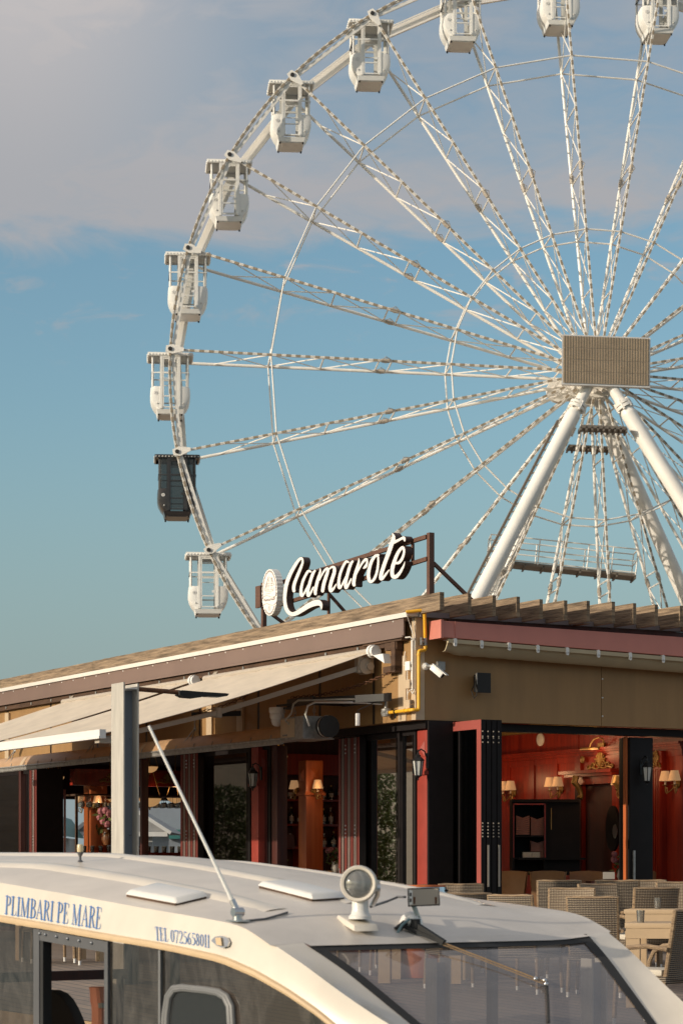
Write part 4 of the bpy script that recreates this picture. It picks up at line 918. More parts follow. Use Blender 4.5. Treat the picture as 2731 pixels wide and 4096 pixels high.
# ================================================================== awnings over the left front
def awning(a0, a1, proj, ztop, zfr, label, arm_right):
    w = T('awning', label, 'awning', WB((a0 + a1) / 2, -.1, ztop), group='sloping cream awnings along the left front')
    n, m = 10, 20; rows = []
    for i in range(n + 1):
        t = i / n; rows.append([WB(a0 + (a1 - a0) * q / m, -.12 - (proj - .12) * t, ztop + (zfr - ztop) * t - .05 * math.sin(math.pi * t) + .006 * math.sin(q * 1.9) * (1 - t) * t * 4 + (.012 * math.sin(q * 2.7) if i == 0 else 0)) for q in range(m + 1)])
    mb = MB(); mb.slab(rows, V((0, 0, -.006))); mb.build('cloth', M['cream'], w)
    mb = MB(); mb.ab(a0 - .02, a1 + .02, -proj - .06, -proj + .02, zfr - .06, zfr + .045); mb.ab(a0 - .02, a1 + .02, -proj - .068, -proj - .061, zfr - .062, zfr - .03); mb.build('front_bar', M['alu'], w, smooth=False)
    mb = MB(); mb.cyl(WB(a0, -.14, ztop - .0), WB(a1, -.14, ztop - .0), .045, 12); mb.build('roller_tube', M['armgrey'], w)
    for a, sg in ((a0 + .12, 1), (a1 - .25, -1)):
        am = MB(); s0 = WB(a, -.18, ztop - .18); el = WB(a + sg * .55, -proj * .52, (ztop + zfr) / 2 - .22); e1 = WB(a + sg * .08, -proj + .02, zfr - .07)
        am.bar(s0, el, .085, .06); am.bar(el + V((0, 0, .0)), e1, .075, .055); am.cyl(el - V((0, 0, .06)), el + V((0, 0, .06)), .06, 12)
        am.box(e1 + BD * .06, .14, .16, .07, AD, BD); aa = am.build('folding_arm', M['armgrey'], w)
        j = MB(); j.box(s0 + V((0, 0, .02)), .10, .22, .20, AD, BD); j.cyl(s0 - AD * .07, s0 + AD * .07, .10, 14); j.cyl(s0 - AD * .07 + BD * .04, s0 - AD * .10 + BD * .04, .05, 12); j.bar(s0 + V((0, 0, .1)), s0 + BD * .16 + V((0, 0, .3)), .12, .06); j.build('shoulder_bracket', M['armgrey'], aa)
    mb = MB(); mb.cyl(WB(a0 - .04, -.13, ztop - .0), WB(a0 + .01, -.13, ztop), .085, 16); mb.cyl(WB(a0 - .10, -.13, ztop), WB(a0 - .042, -.13, ztop), .07, 16)
    mb.hexa([WB(a0 - .12, -.19, ztop - .06), WB(a0 - .04, -.19, ztop - .06), WB(a0 - .04, -.06, ztop - .06), WB(a0 - .12, -.06, ztop - .06), WB(a0 - .34, -.15, ztop - .17), WB(a0 - .30, -.15, ztop - .05), WB(a0 - .30, -.05, ztop - .05), WB(a0 - .34, -.05, ztop - .17)]); mb.build('end_casing', M['alu'], w, smooth=False)
    return w
awning(.86, 5.72, 3.72, 2.71, 1.60, 'nearer cream awning with white front bar, beside the corner of the restaurant', True)
awning(6.14, 11.1, 3.72, 2.71, 1.60, 'farther cream awning on the left edge, behind the grey post', True)

# red awning cassette on the right front
c = T('red_awning_cassette', 'long dusty red awning casing with rolled cream cloth under it on the right front', 'awning', RP(2200, 2560, -.2))
b0, z0 = RF(1771, 2482, -.34); _, z1 = RF(1769, 2549, -.34); b1, z2 = RF(2731, 2548, -.34); _, z3 = RF(2731, 2627, -.34)
k = 1.5; b1e = b0 + (b1 - b0) * k; z2e = z0 + (z2 - z0) * k; z3e = z1 + (z3 - z1) * k
mb = MB(); mb.hexa([WB(-.34, b0, z1), WB(-.34, b1e, z3e), WB(-.09, b1e, z3e), WB(-.09, b0, z1), WB(-.32, b0, z0), WB(-.32, b1e, z2e), WB(-.09, b1e, z2e), WB(-.09, b0, z0)]); mb.build('casing', M['awnred'], c, smooth=False, bevel=.008)
mb = MB(); mb.ab(-.36, -.08, b0 - .04, b0 - .003, z1 - .01, z0 + .01); bs_ = b0 + .17; mb.ab(-.3445, -.341, bs_, bs_ + .006, z1, z0); mb.build('end_cap', M['awnred'], c, smooth=False)
rows = []
for i in range(9):
    t = i / 8
    rows.append([WB(-.30 + .13 * t * t, b0 + .10 + (b1e - b0 - .1) * q / 60, z1 + (z3e - z1) * q / 60 - .03 - (.155 if q > 3 else .12 + .012 * q) * t + .010 * math.sin(q * 2.1) * t * math.exp(-q * .12) + .02 * math.exp(-q * .5) * math.sin(t * 6)) for q in range(61)])
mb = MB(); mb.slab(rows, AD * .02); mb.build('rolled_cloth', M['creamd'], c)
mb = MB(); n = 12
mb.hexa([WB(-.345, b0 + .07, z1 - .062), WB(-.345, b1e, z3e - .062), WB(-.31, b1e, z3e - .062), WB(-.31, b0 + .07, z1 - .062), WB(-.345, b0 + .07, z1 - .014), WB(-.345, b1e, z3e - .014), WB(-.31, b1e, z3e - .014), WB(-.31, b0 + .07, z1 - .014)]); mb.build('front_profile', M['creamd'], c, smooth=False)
for u in (1819, 1925, 2035, 2149, 2267, 2391, 2518, 2650, 2786):
    b, _ = RF(u, 2600, -.35); t = (b - b0) / (b1e - b0); z = z1 + (z3e - z1) * t
    mb = MB(); mb.bb(-.362, -.348, b - .022, b + .022, z - .078, z - .01, WB); mb.cyl(WB(-.362, b, z - .078), WB(-.348, b, z - .078), .022, 12); mb.bb(-.36, -.10, b - .015, b + .015, z - .012, z - .002, WB); mb.build('bracket', M['alu'], c)

# ================================================================== radiant heater hung under the left awning
HBP = -.62
ht = T('radiant_heater', 'long brown tube heater with grey burner box hanging before the left glass doors', 'heater', LP(700, 2990, HBP))
aE, _ = LF(1170, 2950, HBP); aS, _ = LF(8, 3070, HBP); zb = (LF(1150, 2963, HBP)[1] + LF(300, 3058, HBP)[1]) / 2; zt_ = (LF(1150, 2897, HBP)[1] + LF(420, 2995, HBP)[1]) / 2
mb = MB(); n = 24; rows = [[WB(aE + (aS - aE) * i / n, HBP + bo, z) for i in range(n + 1)] for bo, z in ((-.17, zb + .025), (-.135, zb + .10), (-.08, zt_ - .03), (-.03, zt_), (.05, zt_), (.20, zb + .03))]
mb.slab(rows, V((0, 0, -.004))); rf_ = mb.build('reflector', M['heater'], ht)
mb = MB(); mb.tube([WB(aE, HBP - .17, zb + .03), WB(aS, HBP - .17, zb + .03)], .014, 6); mb.tube([WB(aE, HBP - .14, zb - .03), WB(aS, HBP - .14, zb - .03)], .012, 6); mb.ab(aE, aS, HBP - .165, HBP - .155, zb - .03, zb + .015); mb.build('edge_channel', M['galv'], ht)
mb = MB(); mb.tube([WB(aE - .1, HBP, zb + .04), WB(aS + .5, HBP, zb + .04)], .05, 12); mb.build('burner_tube', M['galv'], ht)
mb = MB()
for u in (130, 610): a, _ = LF(u, 3000, HBP); mb.slab([[WB(a + x, HBP + bo - .003, z) for x in (0, .13)] for bo, z in ((-.17, zb + .03), (-.135, zb + .102), (-.08, zt_ - .028))], -BD * .003)
mb.build('joint_strip', M['beigel'], ht, smooth=False)
mb = MB()
for i in range(18):
    a = aE + .3 + (aS - aE) * i / 18; mb.tube([WB(a, HBP - .14, zb - .04), WB(a, HBP - .178, zb + .02), WB(a, HBP - .15, zb + .09)], .006, 5)
mb.build('clip', M['galv'], ht)
# burner box
ab0, _ = LF(1372, 2910, HBP + .05); ab1 = aE + .02; zb0 = LF(1200, 2958, HBP)[1]; zb1 = LF(1200, 2874, HBP)[1]
mb = MB(); mb.bb(ab1 - .62, ab1, HBP - .16, HBP + .26, zb0, zb1 + .01, WB); mb.bb(ab1 - .64, ab1 + .01, HBP - .17, HBP + .27, zb0 - .012, zb0 - .001, WB); bx_ = mb.build('burner_box', M['galv'], ht, smooth=False)
mb = MB(); mb.bb(ab1 - .002, ab1 + .003, HBP - .16, HBP + .12, zb0, zb1, WB); mb.bb(ab1 - .40, ab1 - .02, HBP - .168, HBP - .161, zb0 + .02, zb1 - .01, WB); mb.build('cover_plate', M['beigel'], bx_, smooth=False)
# fan inlet faces the right front
cx_ = ab1 - .60; cb = HBP + .07; cz = (zb0 + zb1) / 2
mb = MB(); mb.cyl(WB(cx_ - .02, cb, cz), WB(cx_ - .16, cb, cz), .075, 20); mb.cyl(WB(cx_ - .02, cb, cz), WB(cx_ - .04, cb, cz), .09, 20); mb.build('duct', M['galv'], bx_)
mb = MB(); mb.lathe(WB(cx_ - .15, cb, cz), [(.08, 0), (.135, .02), (.14, .06), (.138, .15), (.12, .155), (.0, .15)], 28, -AD); ft_ = mb.build('fan_inlet', M['rubber'], bx_)
mb = MB(); mb.lathe(WB(cx_ - .235, cb, cz), [(.141, 0), (.143, .004), (.143, .014), (.141, .018)], 28, -AD); mb.build('clamp_ring', M['steel'], ft_)
mb = MB()
for i, m in enumerate((0, .05, .09)): mb.ball(WB(ab1 - .10 + m * -1, HBP - .17, zb0 + .05), .012, 8)
mb.build('button', M['inkgrey'], bx_)
# flexible gas hose and cable up to the carrier
mb = MB(); h0 = WB(ab1 - .25, HBP - .17, zb1 - .08); mb.tube([h0, h0 - BD * .05 + V((0, 0, .05)), WB(ab1 - .36, HBP - .19, zb1 + .05), WB(ab1 - .38, HBP - .17, zb1 + .17), WB(ab1 - .47, HBP - .15, zb1 + .21), WB(.9, HBP + .2, zb1 + .19), WB(.62, -.16, zb1 + .18)], .013, 8); mb.build('cable', M['armgrey'], ht)
mb = MB(); mb.tube([WB(cx_ - .08, HBP - .10, zb1 - .12), WB(cx_ - .09, HBP - .16, zb1 + .02), WB(cx_ - .11, HBP - .14, zb1 + .13), WB(cx_ - .20, HBP - .08, zb1 + .17), WB(.75, -.28, zb1 + .145), WB(.55, -.16, zb1 + .12)], .017, 8); mb.build('gas_hose', M['steel'], ht)
def chain(p, q, r=.012, mname='galv', link=.045):
    mb = MB(); p = V(p); q = V(q); L = (q - p).length; n = max(2, int(L / link)); d = (q - p).normalized(); x = d.cross(V((0, 0, 1)))
    if x.length < .01: x = d.cross(V((0, 1, 0)))
    x.normalize(); y = d.cross(x)
    for i in range(n):
        c = p + (q - p) * ((i + .5) / n) - V((0, 0, .04 * L * math.sin(math.pi * (i + .5) / n) * (0 if abs(d.z) > .9 else 1))); s = x if i % 2 else y
        l = L / n * .68; mb.tube([c + d * l + s * 0, c + d * l * .6 + s * r, c - d * l * .6 + s * r, c - d * l, c - d * l * .6 - s * r, c + d * l * .6 - s * r, c + d * l], r * .35, 4, cap=False)
    return mb
CB = MB(); zc1 = zb1 + .16
for u in (400, 770, 1215): pass
for a in (ab1 - .05, ab1 - .58): o = chain(WB(a, HBP + .02, zb1), WB(a, HBP + .02, zc1), .012); n0 = len(CB.v); CB.v += o.v; CB.f += [tuple(i + n0 for i in f) for f in o.f]
for u in (382, 780, 60):
    a, _ = LF(u, 2990, HBP); zz = zt_ + .02
    for s in (-1, 1): CB.tube([WB(a + s * .16, HBP - .15, zb + .05), WB(a, HBP, zz + .10)], .008, 5)
    CB.tube([WB(a, HBP, zz + .08), WB(a, HBP, zz + .30)], .012, 6); CB.lathe(WB(a, HBP - .01, zz + .09), [(.03, 0), (.04, .01), (.03, .02)], 12, BD)
CB.build('hanging_chain', M['galv'], ht)

# black carrier arms sticking out of the wall, with stay chains
cr = T('carrier_arm', 'black steel bracket above the burner box, stayed by a rusty chain', 'bracket', WB(.95, -.3, zc1 + .1), group=None)
zk = zb1 + .16
mb = MB(); mb.ab(ab1 - .60, ab1 + .10, HBP - .02, HBP + .03, zk, zk + .10); mb.ab(.30, ab1 - .61, -.22, -.17, zk - .02, zk + .08); mb.bar(WB(ab1 - .55, HBP, zk + .04), WB(.4, -.19, zk + .03), .05, .09); mb.bar(WB(ab1 - .3, HBP, zk + .05), WB(ab1 - .3, -.003, zk + .05), .05, .08)
mb.build('arm', M['black'], cr, smooth=False)
chain(WB(ab1 + .02, HBP, zk + .12), WB(.40, -.10, 2.43), .016, link=.05).build('stay_chain', M['rust'], cr)
for u, v0, v1, lab in ((900, 2910, 2900, 'thin black bracket over the middle of the brown heater'), (470, 2960, 2950, 'thin black bracket behind the grey post'), (60, 3010, 3010, 'thin black bracket at the left edge above the heater end')):
    a, z = LF(u - 120, v0, HBP); z = zt_ + .30
    w = T('carrier_arm', lab, 'bracket', WB(a, -.2, z)); mb = MB(); mb.bar(WB(a, HBP - .05, z), WB(a - .25, -.002, z + .03), .05, .07); mb.build('arm', M['black'], w, smooth=False)
    chain(WB(a - .05, HBP + .02, z + .04), WB(a - .5, -.06, 2.40), .014, link=.05).build('stay_chain', M['rust'], w)
# ================================================================== fittings on the walls
def LY(u, v, b): return LP(u, v, b).y
# yellow gas pipe round the corner
gp = T('gas_pipe', 'bright yellow gas pipe running down the corner wall and round to the heater', 'pipe', RP(1690, 2650, -.05))
def smooth_path(pts, r=.03):
    o = [V(pts[0])]
    for i in range(1, len(pts) - 1):
        p, q, s = V(pts[i - 1]), V(pts[i]), V(pts[i + 1]); a = q + (p - q).normalized() * r; c = q + (s - q).normalized() * r
        o += [a, a.lerp(q, .55).lerp(q.lerp(c, .2), .3), q.lerp((a + c) / 2, .3), c.lerp(q, .55).lerp(q.lerp(a, .2), .3), c]
    o.append(V(pts[-1])); return o
g1 = RP(1698, 2442, -.15); g1b = RP(1699, 2551, -.06); zz = 1.935
pth = [LP(1623, 2448, -.17), g1, RP(1699, 2470, -.06), g1b]
mb = MB(); mb.tube(smooth_path([LP(1623, 2448, -.17), RP(1697, 2440, -.125), RP(1699.5, 2551, -.06)]), .021, 10)
p3 = RP(1701, 2600, -.06); p4 = RP(1674, 2603, -.06); p5 = RP(1676, 2838, -.06); p6 = WB(.0 - .02, -.09, zz); 
mb.tube(smooth_path([RP(1701, 2581, -.06), p3, p4, WB(-.06, (p4 - C0).dot(BD), zz), WB(-.06, -.085, zz), WB(.52, -.085, zz)], .035), .021, 10)
for p, q in ((p4 - V((0, 0, .055)), p4 - V((0, 0, .04))), (WB(.02, -.085, zz), WB(.04, -.085, zz)), (WB(.12, -.085, zz), WB(.14, -.085, zz)), (p3 + V((0, 0, .03)), p3 + V((0, 0, .045)))): mb.cyl(p, q, .027, 12)
mb.build('pipe', M['yellow'], gp)
mb = MB(); mb.cyl(RP(1699.5, 2552, -.06), RP(1701, 2581, -.06), .026, 12); c = RP(1700, 2566, -.06); mb.tube([c, c - BD * .055], .016, 8); mb.bar(c - BD * .06 + V((0, 0, .045)), c - BD * .06 - V((0, 0, .045)), .05, .022); mb.build('valve', M['galv'], gp)
mb = MB(); c = WB(.58, -.09, zz + .01); mb.lathe(c - V((0, 0, .055)), [(.055, 0), (.06, .02), (.05, .04), (.062, .06), (.062, .09), (.04, .10), (.025, .105), (.022, .20), (.02, .205)], 14); mb.cyl(WB(.50, -.09, zz), WB(.66, -.09, zz), .03, 12); mb.build('regulator', M['galv'], gp)
mb = MB(); mb.lathe(WB(.36, -.085, zz), [(.024, -.01), (.03, -.01), (.03, .01), (.024, .01)], 12, AD); mb.bar(WB(.36, -.085, zz - .03), WB(.36, -.085, zz - .08), .02, .02); mb.build('pipe_clip', M['black'], gp)
# conduit, cables and junction boxes at the corner
cd = T('conduit', 'pale cable conduit and loose cables down the corner edge beside the yellow pipe', 'conduit', LP(1660, 2660, -.03))
mb = MB(); mb.ab(.012, .05, -.045, -.008, LF(1660, 2760, 0)[1], LF(1660, 2560, 0)[1]); mb.build('channel', M['trimw'], cd, smooth=False)
mb = MB(); mb.tube([LP(1624, 2452, -.18), LP(1640, 2500, -.07), LP(1652, 2540, -.05), LP(1657, 2563, -.03)], .006, 6); mb.tube([LP(1621, 2550, -.10), LP(1640, 2548, -.08), LP(1655, 2561, -.04)], .009, 6); mb.tube([LP(1646, 2465, -.02), LP(1655, 2490, -.012), LP(1660, 2530, -.012), LP(1659, 2600, -.012)], .004, 5)
mb.tube([LP(1620, 2605, -.02), LP(1614, 2640, -.03), LP(1614, 2660, -.03), LP(1625, 2666, -.03)], .005, 5); mb.tube([LP(1629, 2680, -.03), LP(1629, 2810, -.03)], .006, 5); mb.tube([LP(1657, 2758, -.03), LP(1650, 2775, -.04), LP(1643, 2765, -.04), LP(1643, 2750, -.03)], .007, 5); mb.tube([LP(1640, 2757, -.03), LP(1630, 2775, -.04), LP(1629, 2800, -.03)], .006, 5)
mb.build('cable', M['trimw'], cd)
for v, m, lab in ((2664, 'white', 'white junction box with a cracked face, topmost of three at the corner'), (2737, 'beigel', 'beige junction box, middle of three at the corner'), (2818, 'beigel', 'beige junction box with two round plugs, lowest of three at the corner')):
    j = T('junction_box', lab, 'junction box', LP(1640, v, -.02), group='junction boxes down the corner'); a, z = LF(1640, v, -.03)
    mb = MB(); mb.ab(a - .055, a + .055, -.075, -.008, z - .055, z + .055); mb.build('case', M[m], j, smooth=False, bevel=.006)
    mb = MB(); mb.cyl(WB(a - .056, -.04, z + (.025 if v > 2800 else 0)), WB(a - .062, -.04, z + (.025 if v > 2800 else 0)), .022, 12)
    if v > 2800: mb.cyl(WB(a - .056, -.04, z - .027), WB(a - .062, -.04, z - .027), .022, 12)
    mb.build('grommet', M['grate'], j)
# bullet camera on the right front
cm = T('security_camera', 'white bullet security camera on a round mount pointing right on the beige wall', 'security camera', RP(1700, 2665, 0))
mb = MB(); c = RP(1700, 2666, -.0); mb.lathe(c - AD * .002, [(.045, 0), (.045, .012), (.02, .03), (.016, .05)], 18, -AD); mb.tube([c - AD * .05, c - AD * .075 + BD * .03, c - AD * .09 + BD * .06], .018, 8); mb.build('mount', M['white'], cm)
p, q = RP(1727, 2668, -.13), RP(1769, 2703, -.24); d = (q - p).normalized(); x = d.cross(V((0, 0, 1))).normalized(); y = x.cross(d)
mb = MB(); mb.box((p + q) / 2, (q - p).length, .075, .07, d, x, y); cb_ = mb.build('body', M['white'], cm, bevel=.008)
mb = MB(); mb.box((p + q) / 2 + y * .042 + d * .02, (q - p).length + .05, .088, .008, d, x, y); mb.build('sun_hood', M['white'], cb_, smooth=False)
mb = MB(); mb.cyl(q + d * .001, q + d * .006, .03, 16); mb.build('lens', M['rubber'], cb_)
j = T('junction_box', 'grey electrical box with broken cover behind the bullet camera', 'junction box', RP(1757, 2664, -.02)); b, z = RF(1757, 2664, 0)
mb = MB(); mb.ab(-.05, -.002, b - .05, b + .05, z - .055, z + .05); mb.ab(-.053, -.0505, b - .035, b - .005, z + .005, z + .03); mb.build('case', M['galv'], j, smooth=False)
# loudspeaker
sp = T('loudspeaker', 'black outdoor loudspeaker with a hanging wire on the right beige wall', 'loudspeaker', RP(1925, 2730, 0)); b0, z1 = RF(1905, 2690, -.18); b1, z0 = RF(1959, 2773, -.18)
mb = MB(); mb.hexa([WB(-.20, b0, z0), WB(-.20, b1, z0), WB(-.03, b1 - .03, z0 + .02), WB(-.03, b0 + .05, z0 + .02), WB(-.20, b0, z1), WB(-.20, b1, z1), WB(-.03, b1 - .03, z1 - .02), WB(-.03, b0 + .05, z1 - .02)]); mb.build('cabinet', M['rubber'], sp, smooth=False, bevel=.006)
mb = MB(); mb.hexa([WB(-.198, b0 - .006, z0 + .1), WB(-.198, b0 - .001, z0 + .1), WB(-.12, b0 + .03, z1 - .03), WB(-.12, b0 + .024, z1 - .03), WB(-.198, b0 - .006, z1 - .005), WB(-.198, b0 - .001, z1 - .005), WB(-.10, b0 + .036, z1 - .012), WB(-.10, b0 + .03, z1 - .012)]); mb.build('lit_bevel', M['galv'], sp, smooth=False)  # pale plate puts the sunlight on the left bevel into colour
mb = MB(); mb.tube([WB(-.02, b0 + .06, z0 + .1), WB(-.09, b0 - .02, z0 + .03), WB(-.12, b0 - .02, z0 - .02), WB(-.12, b0 + .0, z0 - .065), WB(-.13, b0 + .03, z0 - .03), WB(-.12, b0 + .04, z0 + .01)], .006, 6); mb.build('wire', M['rubber'], sp)
# dome camera and small detector hanging from the carrier
dc = T('dome_camera', 'white dome security camera hanging in front of the brown heater', 'security camera', LP(1109, 2830, -.72)); c = LP(1109, 2830, -.72); k = F / c.y
mb = MB(); mb.lathe(c, [(32 / k, 0), (33 / k, -4 / k), (32 / k, -20 / k), (29 / k, -24 / k), (30 / k, -28 / k), (29 / k, -40 / k), (26 / k, -46 / k)], 22); mb.build('housing', M['white'], dc)
mb = MB(); mb.lathe(c + V((0, 0, -44 / k)), [(25 / k, 0), (24 / k, -12 / k), (20 / k, -24 / k), (12 / k, -31 / k), (.001, -33 / k)], 20); mb.build('dome', M['alu'], dc)
mb = MB(); mb.bar(c + V((0, 0, 6 / k)), WB(ab1 - .02, HBP, zk + .03) , .03, .03); mb.bar(c + V((0, 0, -4 / k)), WB(ab1 - .02, HBP + .01, zk - .02), .02, .03); mb.build('hanger_arm', M['black'], dc, smooth=False)
dt = T('hanging_detector', 'small white box sensor hanging just right of the black fan inlet', 'sensor', LP(1430, 2855, -.4)); c = LP(1430, 2878, -.4); k = F / c.y
mb = MB(); mb.box(c, 18 / k, 14 / k, 50 / k, (AD + BD * .2).normalized(), (BD - AD * .2).normalized(), V((0, 0, 1))); mb.build('case', M['alu'], dt, bevel=.006)
mb = MB(); mb.tube([c + V((0, 0, 25 / k)), c + V((0, 0, 36 / k)), WB(.62, -.19, zk + .0)], .005, 5); mb.build('wire', M['black'], dt)

# lanterns
def lantern():
    g = T('wall_lantern', 'black wall lantern with milky panes', 'lantern', group='black lanterns on the restaurant columns'); MINV[g.name] = Matrix.Identity(4)
    mb = MB(); n = 6
    mb.lathe((0, 0, .075), [(.088, 0), (.094, .006), (.07, .03), (.045, .055), (.038, .06), (.04, .075), (.022, .085), (.01, .12), (.016, .13), (.004, .15)], n)
    mb.lathe((0, 0, -.125), [(.004, -.06), (.014, -.045), (.01, -.03), (.03, -.015), (.052, 0), (.05, .01)], n)
    for i in range(n): t = 2 * math.pi * (i + .0) / n; mb.bar((.050 * math.cos(t), .050 * math.sin(t), -.125), (.080 * math.cos(t), .080 * math.sin(t), .078), .012, .012)
    mb.tube([(0, 0, .20), (0, .05, .23), (0, .11, .20), (0, .14, .12)], .010, 6); mb.box((0, .15, .08), .05, .016, .2); mb.build('frame', M['black'], g)
    gl = MB(); gl.lathe((0, 0, -.122), [(.045, 0), (.072, .195)], n); gl.build('pane', M['milk'], g); return g
lt0 = lantern(); ln_ = math.atan2(-BD.x, BD.y)
def lrot(n): return math.atan2(n.x, -n.y)
place(lt0, True, LP(1671, 3066, .0), lrot(-BD), 'black lantern on the red corner column under the yellow pipe', (.86, .86, .92))
place(lt0, False, LP(1011, 3114, .0), lrot(-BD), 'black lantern on the farther red column between two glass doors', (.86, .86, .92))
place(lt0, False, RP(2586, 3090, .02), lrot(-AD), 'black lantern on the dark column of the right front', (.86, .86, .92))

# grey steel post with its rusty lamp arm
ps = T('steel_post', 'tall pale grey steel beam post standing before the left awning', 'post', (0, 0, 0)); o0 = P(495, 3480, 24.0); zt = (VH - 2728) / F * 24; zb_ = -1.15
ps.location = (o0.x, o0.y, ter(24)); MINV[ps.name] = Matrix.Translation(ps.location).inverted()
def Q(a, b, z): return V((o0.x, o0.y, EYE)) + AD * a + BD * b + V((0, 0, z))
mb = MB(); mb.bb(0, .31, 0, .014, zb_, zt, Q); mb.bb(0, .31, .150, .166, zb_, zt - .01, Q); mb.build('flange', M['post'], ps, smooth=False)
mb = MB(); mb.bb(.13, .145, .0145, .1495, zb_, zt - .07, Q); mb.bb(.03, .28, -.0 + .0145, .149, zb_, zb_ + .02, Q); mb.build('web', M['postblue'], ps, smooth=False)  # web coloured darker and bluer for its shade beside the sunlit flange
mb = MB(); mb.bb(.005, .012, .155, .1495, zt - .08, zt - .012, Q); mb.bb(-.002, .13, .06, .149, zt - .066, zt - .058, Q); mb.build('end_plate', M['alu'], ps, smooth=False)
mb = MB()
for z in (zt - .55, .35, -.3): mb.ball(Q(.128, .125, z), .012, 6)
mb.build('bolt', M['postblue'], ps)
fl = T('lamp_arm', 'rusty pipe arm with a flat black street light on top of the grey post', 'street light', Q(.1, .17, zt - .08)); p, q = Q(.1, .16, zt - .055), Q(.1, .66, zt - .075)
mb = MB(); mb.tube([p, q], .024, 10); mb.build('pipe', M['rust'], fl)
d = BD; mb = MB(); mb.prism([q + d * x + V((0, 0, z)) - AD * .06 for x, z in ((-.03, -.03), (.02, -.05), (.14, -.055), (.20, -.045), (.26, -.025), (.40, -.028), (.50, -.022), (.52, .002), (.48, .006), (.2, .012), (.0, .02), (-.03, .01))], AD * .12); mb.build('lamp_head', M['rubber'], fl, smooth=False)
mb = MB(); mb.prism([q + d * x + V((0, 0, z)) - AD * .05 for x, z in ((.27, -.034), (.44, -.034), (.44, -.029), (.27, -.029))], AD * .10); mb.build('led_plate', M['galv'], fl, smooth=False)
# ================================================================== inside the restaurant
def glow(p, e, r=.05, col=(1.0, .55, .26)):
    l = bpy.data.lights.new('lamp_light', 'POINT'); l.energy = e; l.shadow_soft_size = r; l.color = col; o = bpy.data.objects.new('lamp_light', l); COL.objects.link(o); o.location = p
def sconce(n):
    g = T('wall_sconce', 'brass sconce', 'wall lamp', group='brass wall lamps with pleated shades'); MINV[g.name] = Matrix.Identity(4)
    mb = MB(); mb.lathe((0, -.001, -.06), [(.06, 0), (.06, .01), (.045, .02), (.03, .035)], 16, V((0, -1, 0))); xs = [0] if n == 1 else [-.105, .105]
    for x in xs:
        mb.tube([(0, -.03, -.06), (x * .6, -.06, -.14), (x, -.11, -.19), (x + .05, -.13, -.16), (x + .045, -.13, -.11), (x + .01, -.13, -.12), (x, -.13, -.15)], .007, 6)
        mb.tube([(x, -.12, -.18), (x, -.13, -.08)], .007, 6); mb.lathe((x, -.13, -.085), [(.01, 0), (.04, .008), (.042, .014)], 12)
    mb.build('bracket', M['gold'], g)
    for x in xs:
        mb = MB(); mb.cyl((x, -.13, -.07), (x, -.13, -.02), .014, 10); ho = mb.build('lamp_holder', M['paper'], g)
        mb = MB(); k = 36; rows = []
        for r, z in ((.082, -.02), (.066, .05), (.050, .115)): rows.append([(x + (r + (.0025 if i % 2 else 0)) * math.cos(2 * math.pi * i / k), -.13 + (r + (.0025 if i % 2 else 0)) * math.sin(2 * math.pi * i / k), z) for i in range(k + 1)])
        mb.grid(rows); mb.build('lamp_shade', M['shade'], g)
    return g
s1 = sconce(1); s2 = sconce(2)
ca = LF(1224, 3300, 2.6)[0]; cb2 = LF(362, 3300, 1.3)[0]
def at_a(u, v, a): d = V(((u - CX) / F, 1, 0)); c = V((C0.x, C0.y, 0)); Y = (a + c.dot(AD)) / d.dot(AD); return P(u, v, Y)
p = at_a(1255, 3150, ca - .005); place(s1, True, p, lrot(-AD), 'pleated sconce on the near face of the orange column before the bar shelves'); glow(at_a(1268, 3142, ca - .3), 1.0)
p = at_a(1192, 3150, ca + .27); place(s1, False, p, lrot(AD), 'pleated sconce half hidden behind the orange column before the bar shelves')
p = at_a(380, 3208, cb2 - .005); place(s1, False, p, lrot(-AD), 'pleated sconce on the near face of the column left of the grey post'); glow(at_a(398, 3200, cb2 - .3), 1.0)
p = at_a(337, 3208, cb2 + .31); place(s1, False, p, lrot(AD), 'pleated sconce half hidden behind the column left of the grey post')
for i, (x, y, lab, e) in enumerate(((118, 592, 'double pleated sconce at the left end of the red panelled wall', 5), (522, 560, 'double pleated sconce on the red panelled wall left of the chimney piece', 7), (1520, 510, 'double pleated sconce beyond the dark column at the right edge', 5), (1100, 545, 'double pleated sconce hidden behind the orange door jamb', 5))):
    u, v = 2000 + x * .4662, 2880 + y * .4662; p = LP(u, v, BI - .002); place(s2, i == 0, p, lrot(-BD), lab); glow(p - BD * .55 + V((0, 0, .12)), e * .6, .10)
# bowl lamps
def bowl(rb):
    g = T('bowl_pendant', 'glowing alabaster bowl lamp', 'ceiling lamp', group='alabaster bowl lamps under the dark ceiling'); MINV[g.name] = Matrix.Identity(4)
    mb = MB(); mb.lathe((0, 0, 0), [(.03, -.14), (.09, -.12), (.15, -.08), (.185, -.02), (.19, .0), (.182, .0), (.145, -.07), (.08, -.11), (.01, -.125)], 20); mb.build('bowl', M['bowl'], g)
    mb = MB(); mb.lathe((0, 0, -.14), [(.004, -.05), (.018, -.035), (.012, -.02), (.03, 0)], 10); mb.lathe((0, 0, .0), [(.194, 0), (.198, .012), (.194, .022), (.185, .022)], 20); mb.build('brass_rim', M['gold'], g)
    mb = MB()
    for k in range(3): t = k * 2.1 + .4; mb.tube([(.185 * math.cos(t), .185 * math.sin(t), .01), (.02 * math.cos(t), .02 * math.sin(t), .55)], .008, 5)
    mb.tube([(0, 0, .53), (0, 0, 1.1)], .008, 5); mb.build('suspension', M['gold'], g); return g
bw0 = bowl(1)
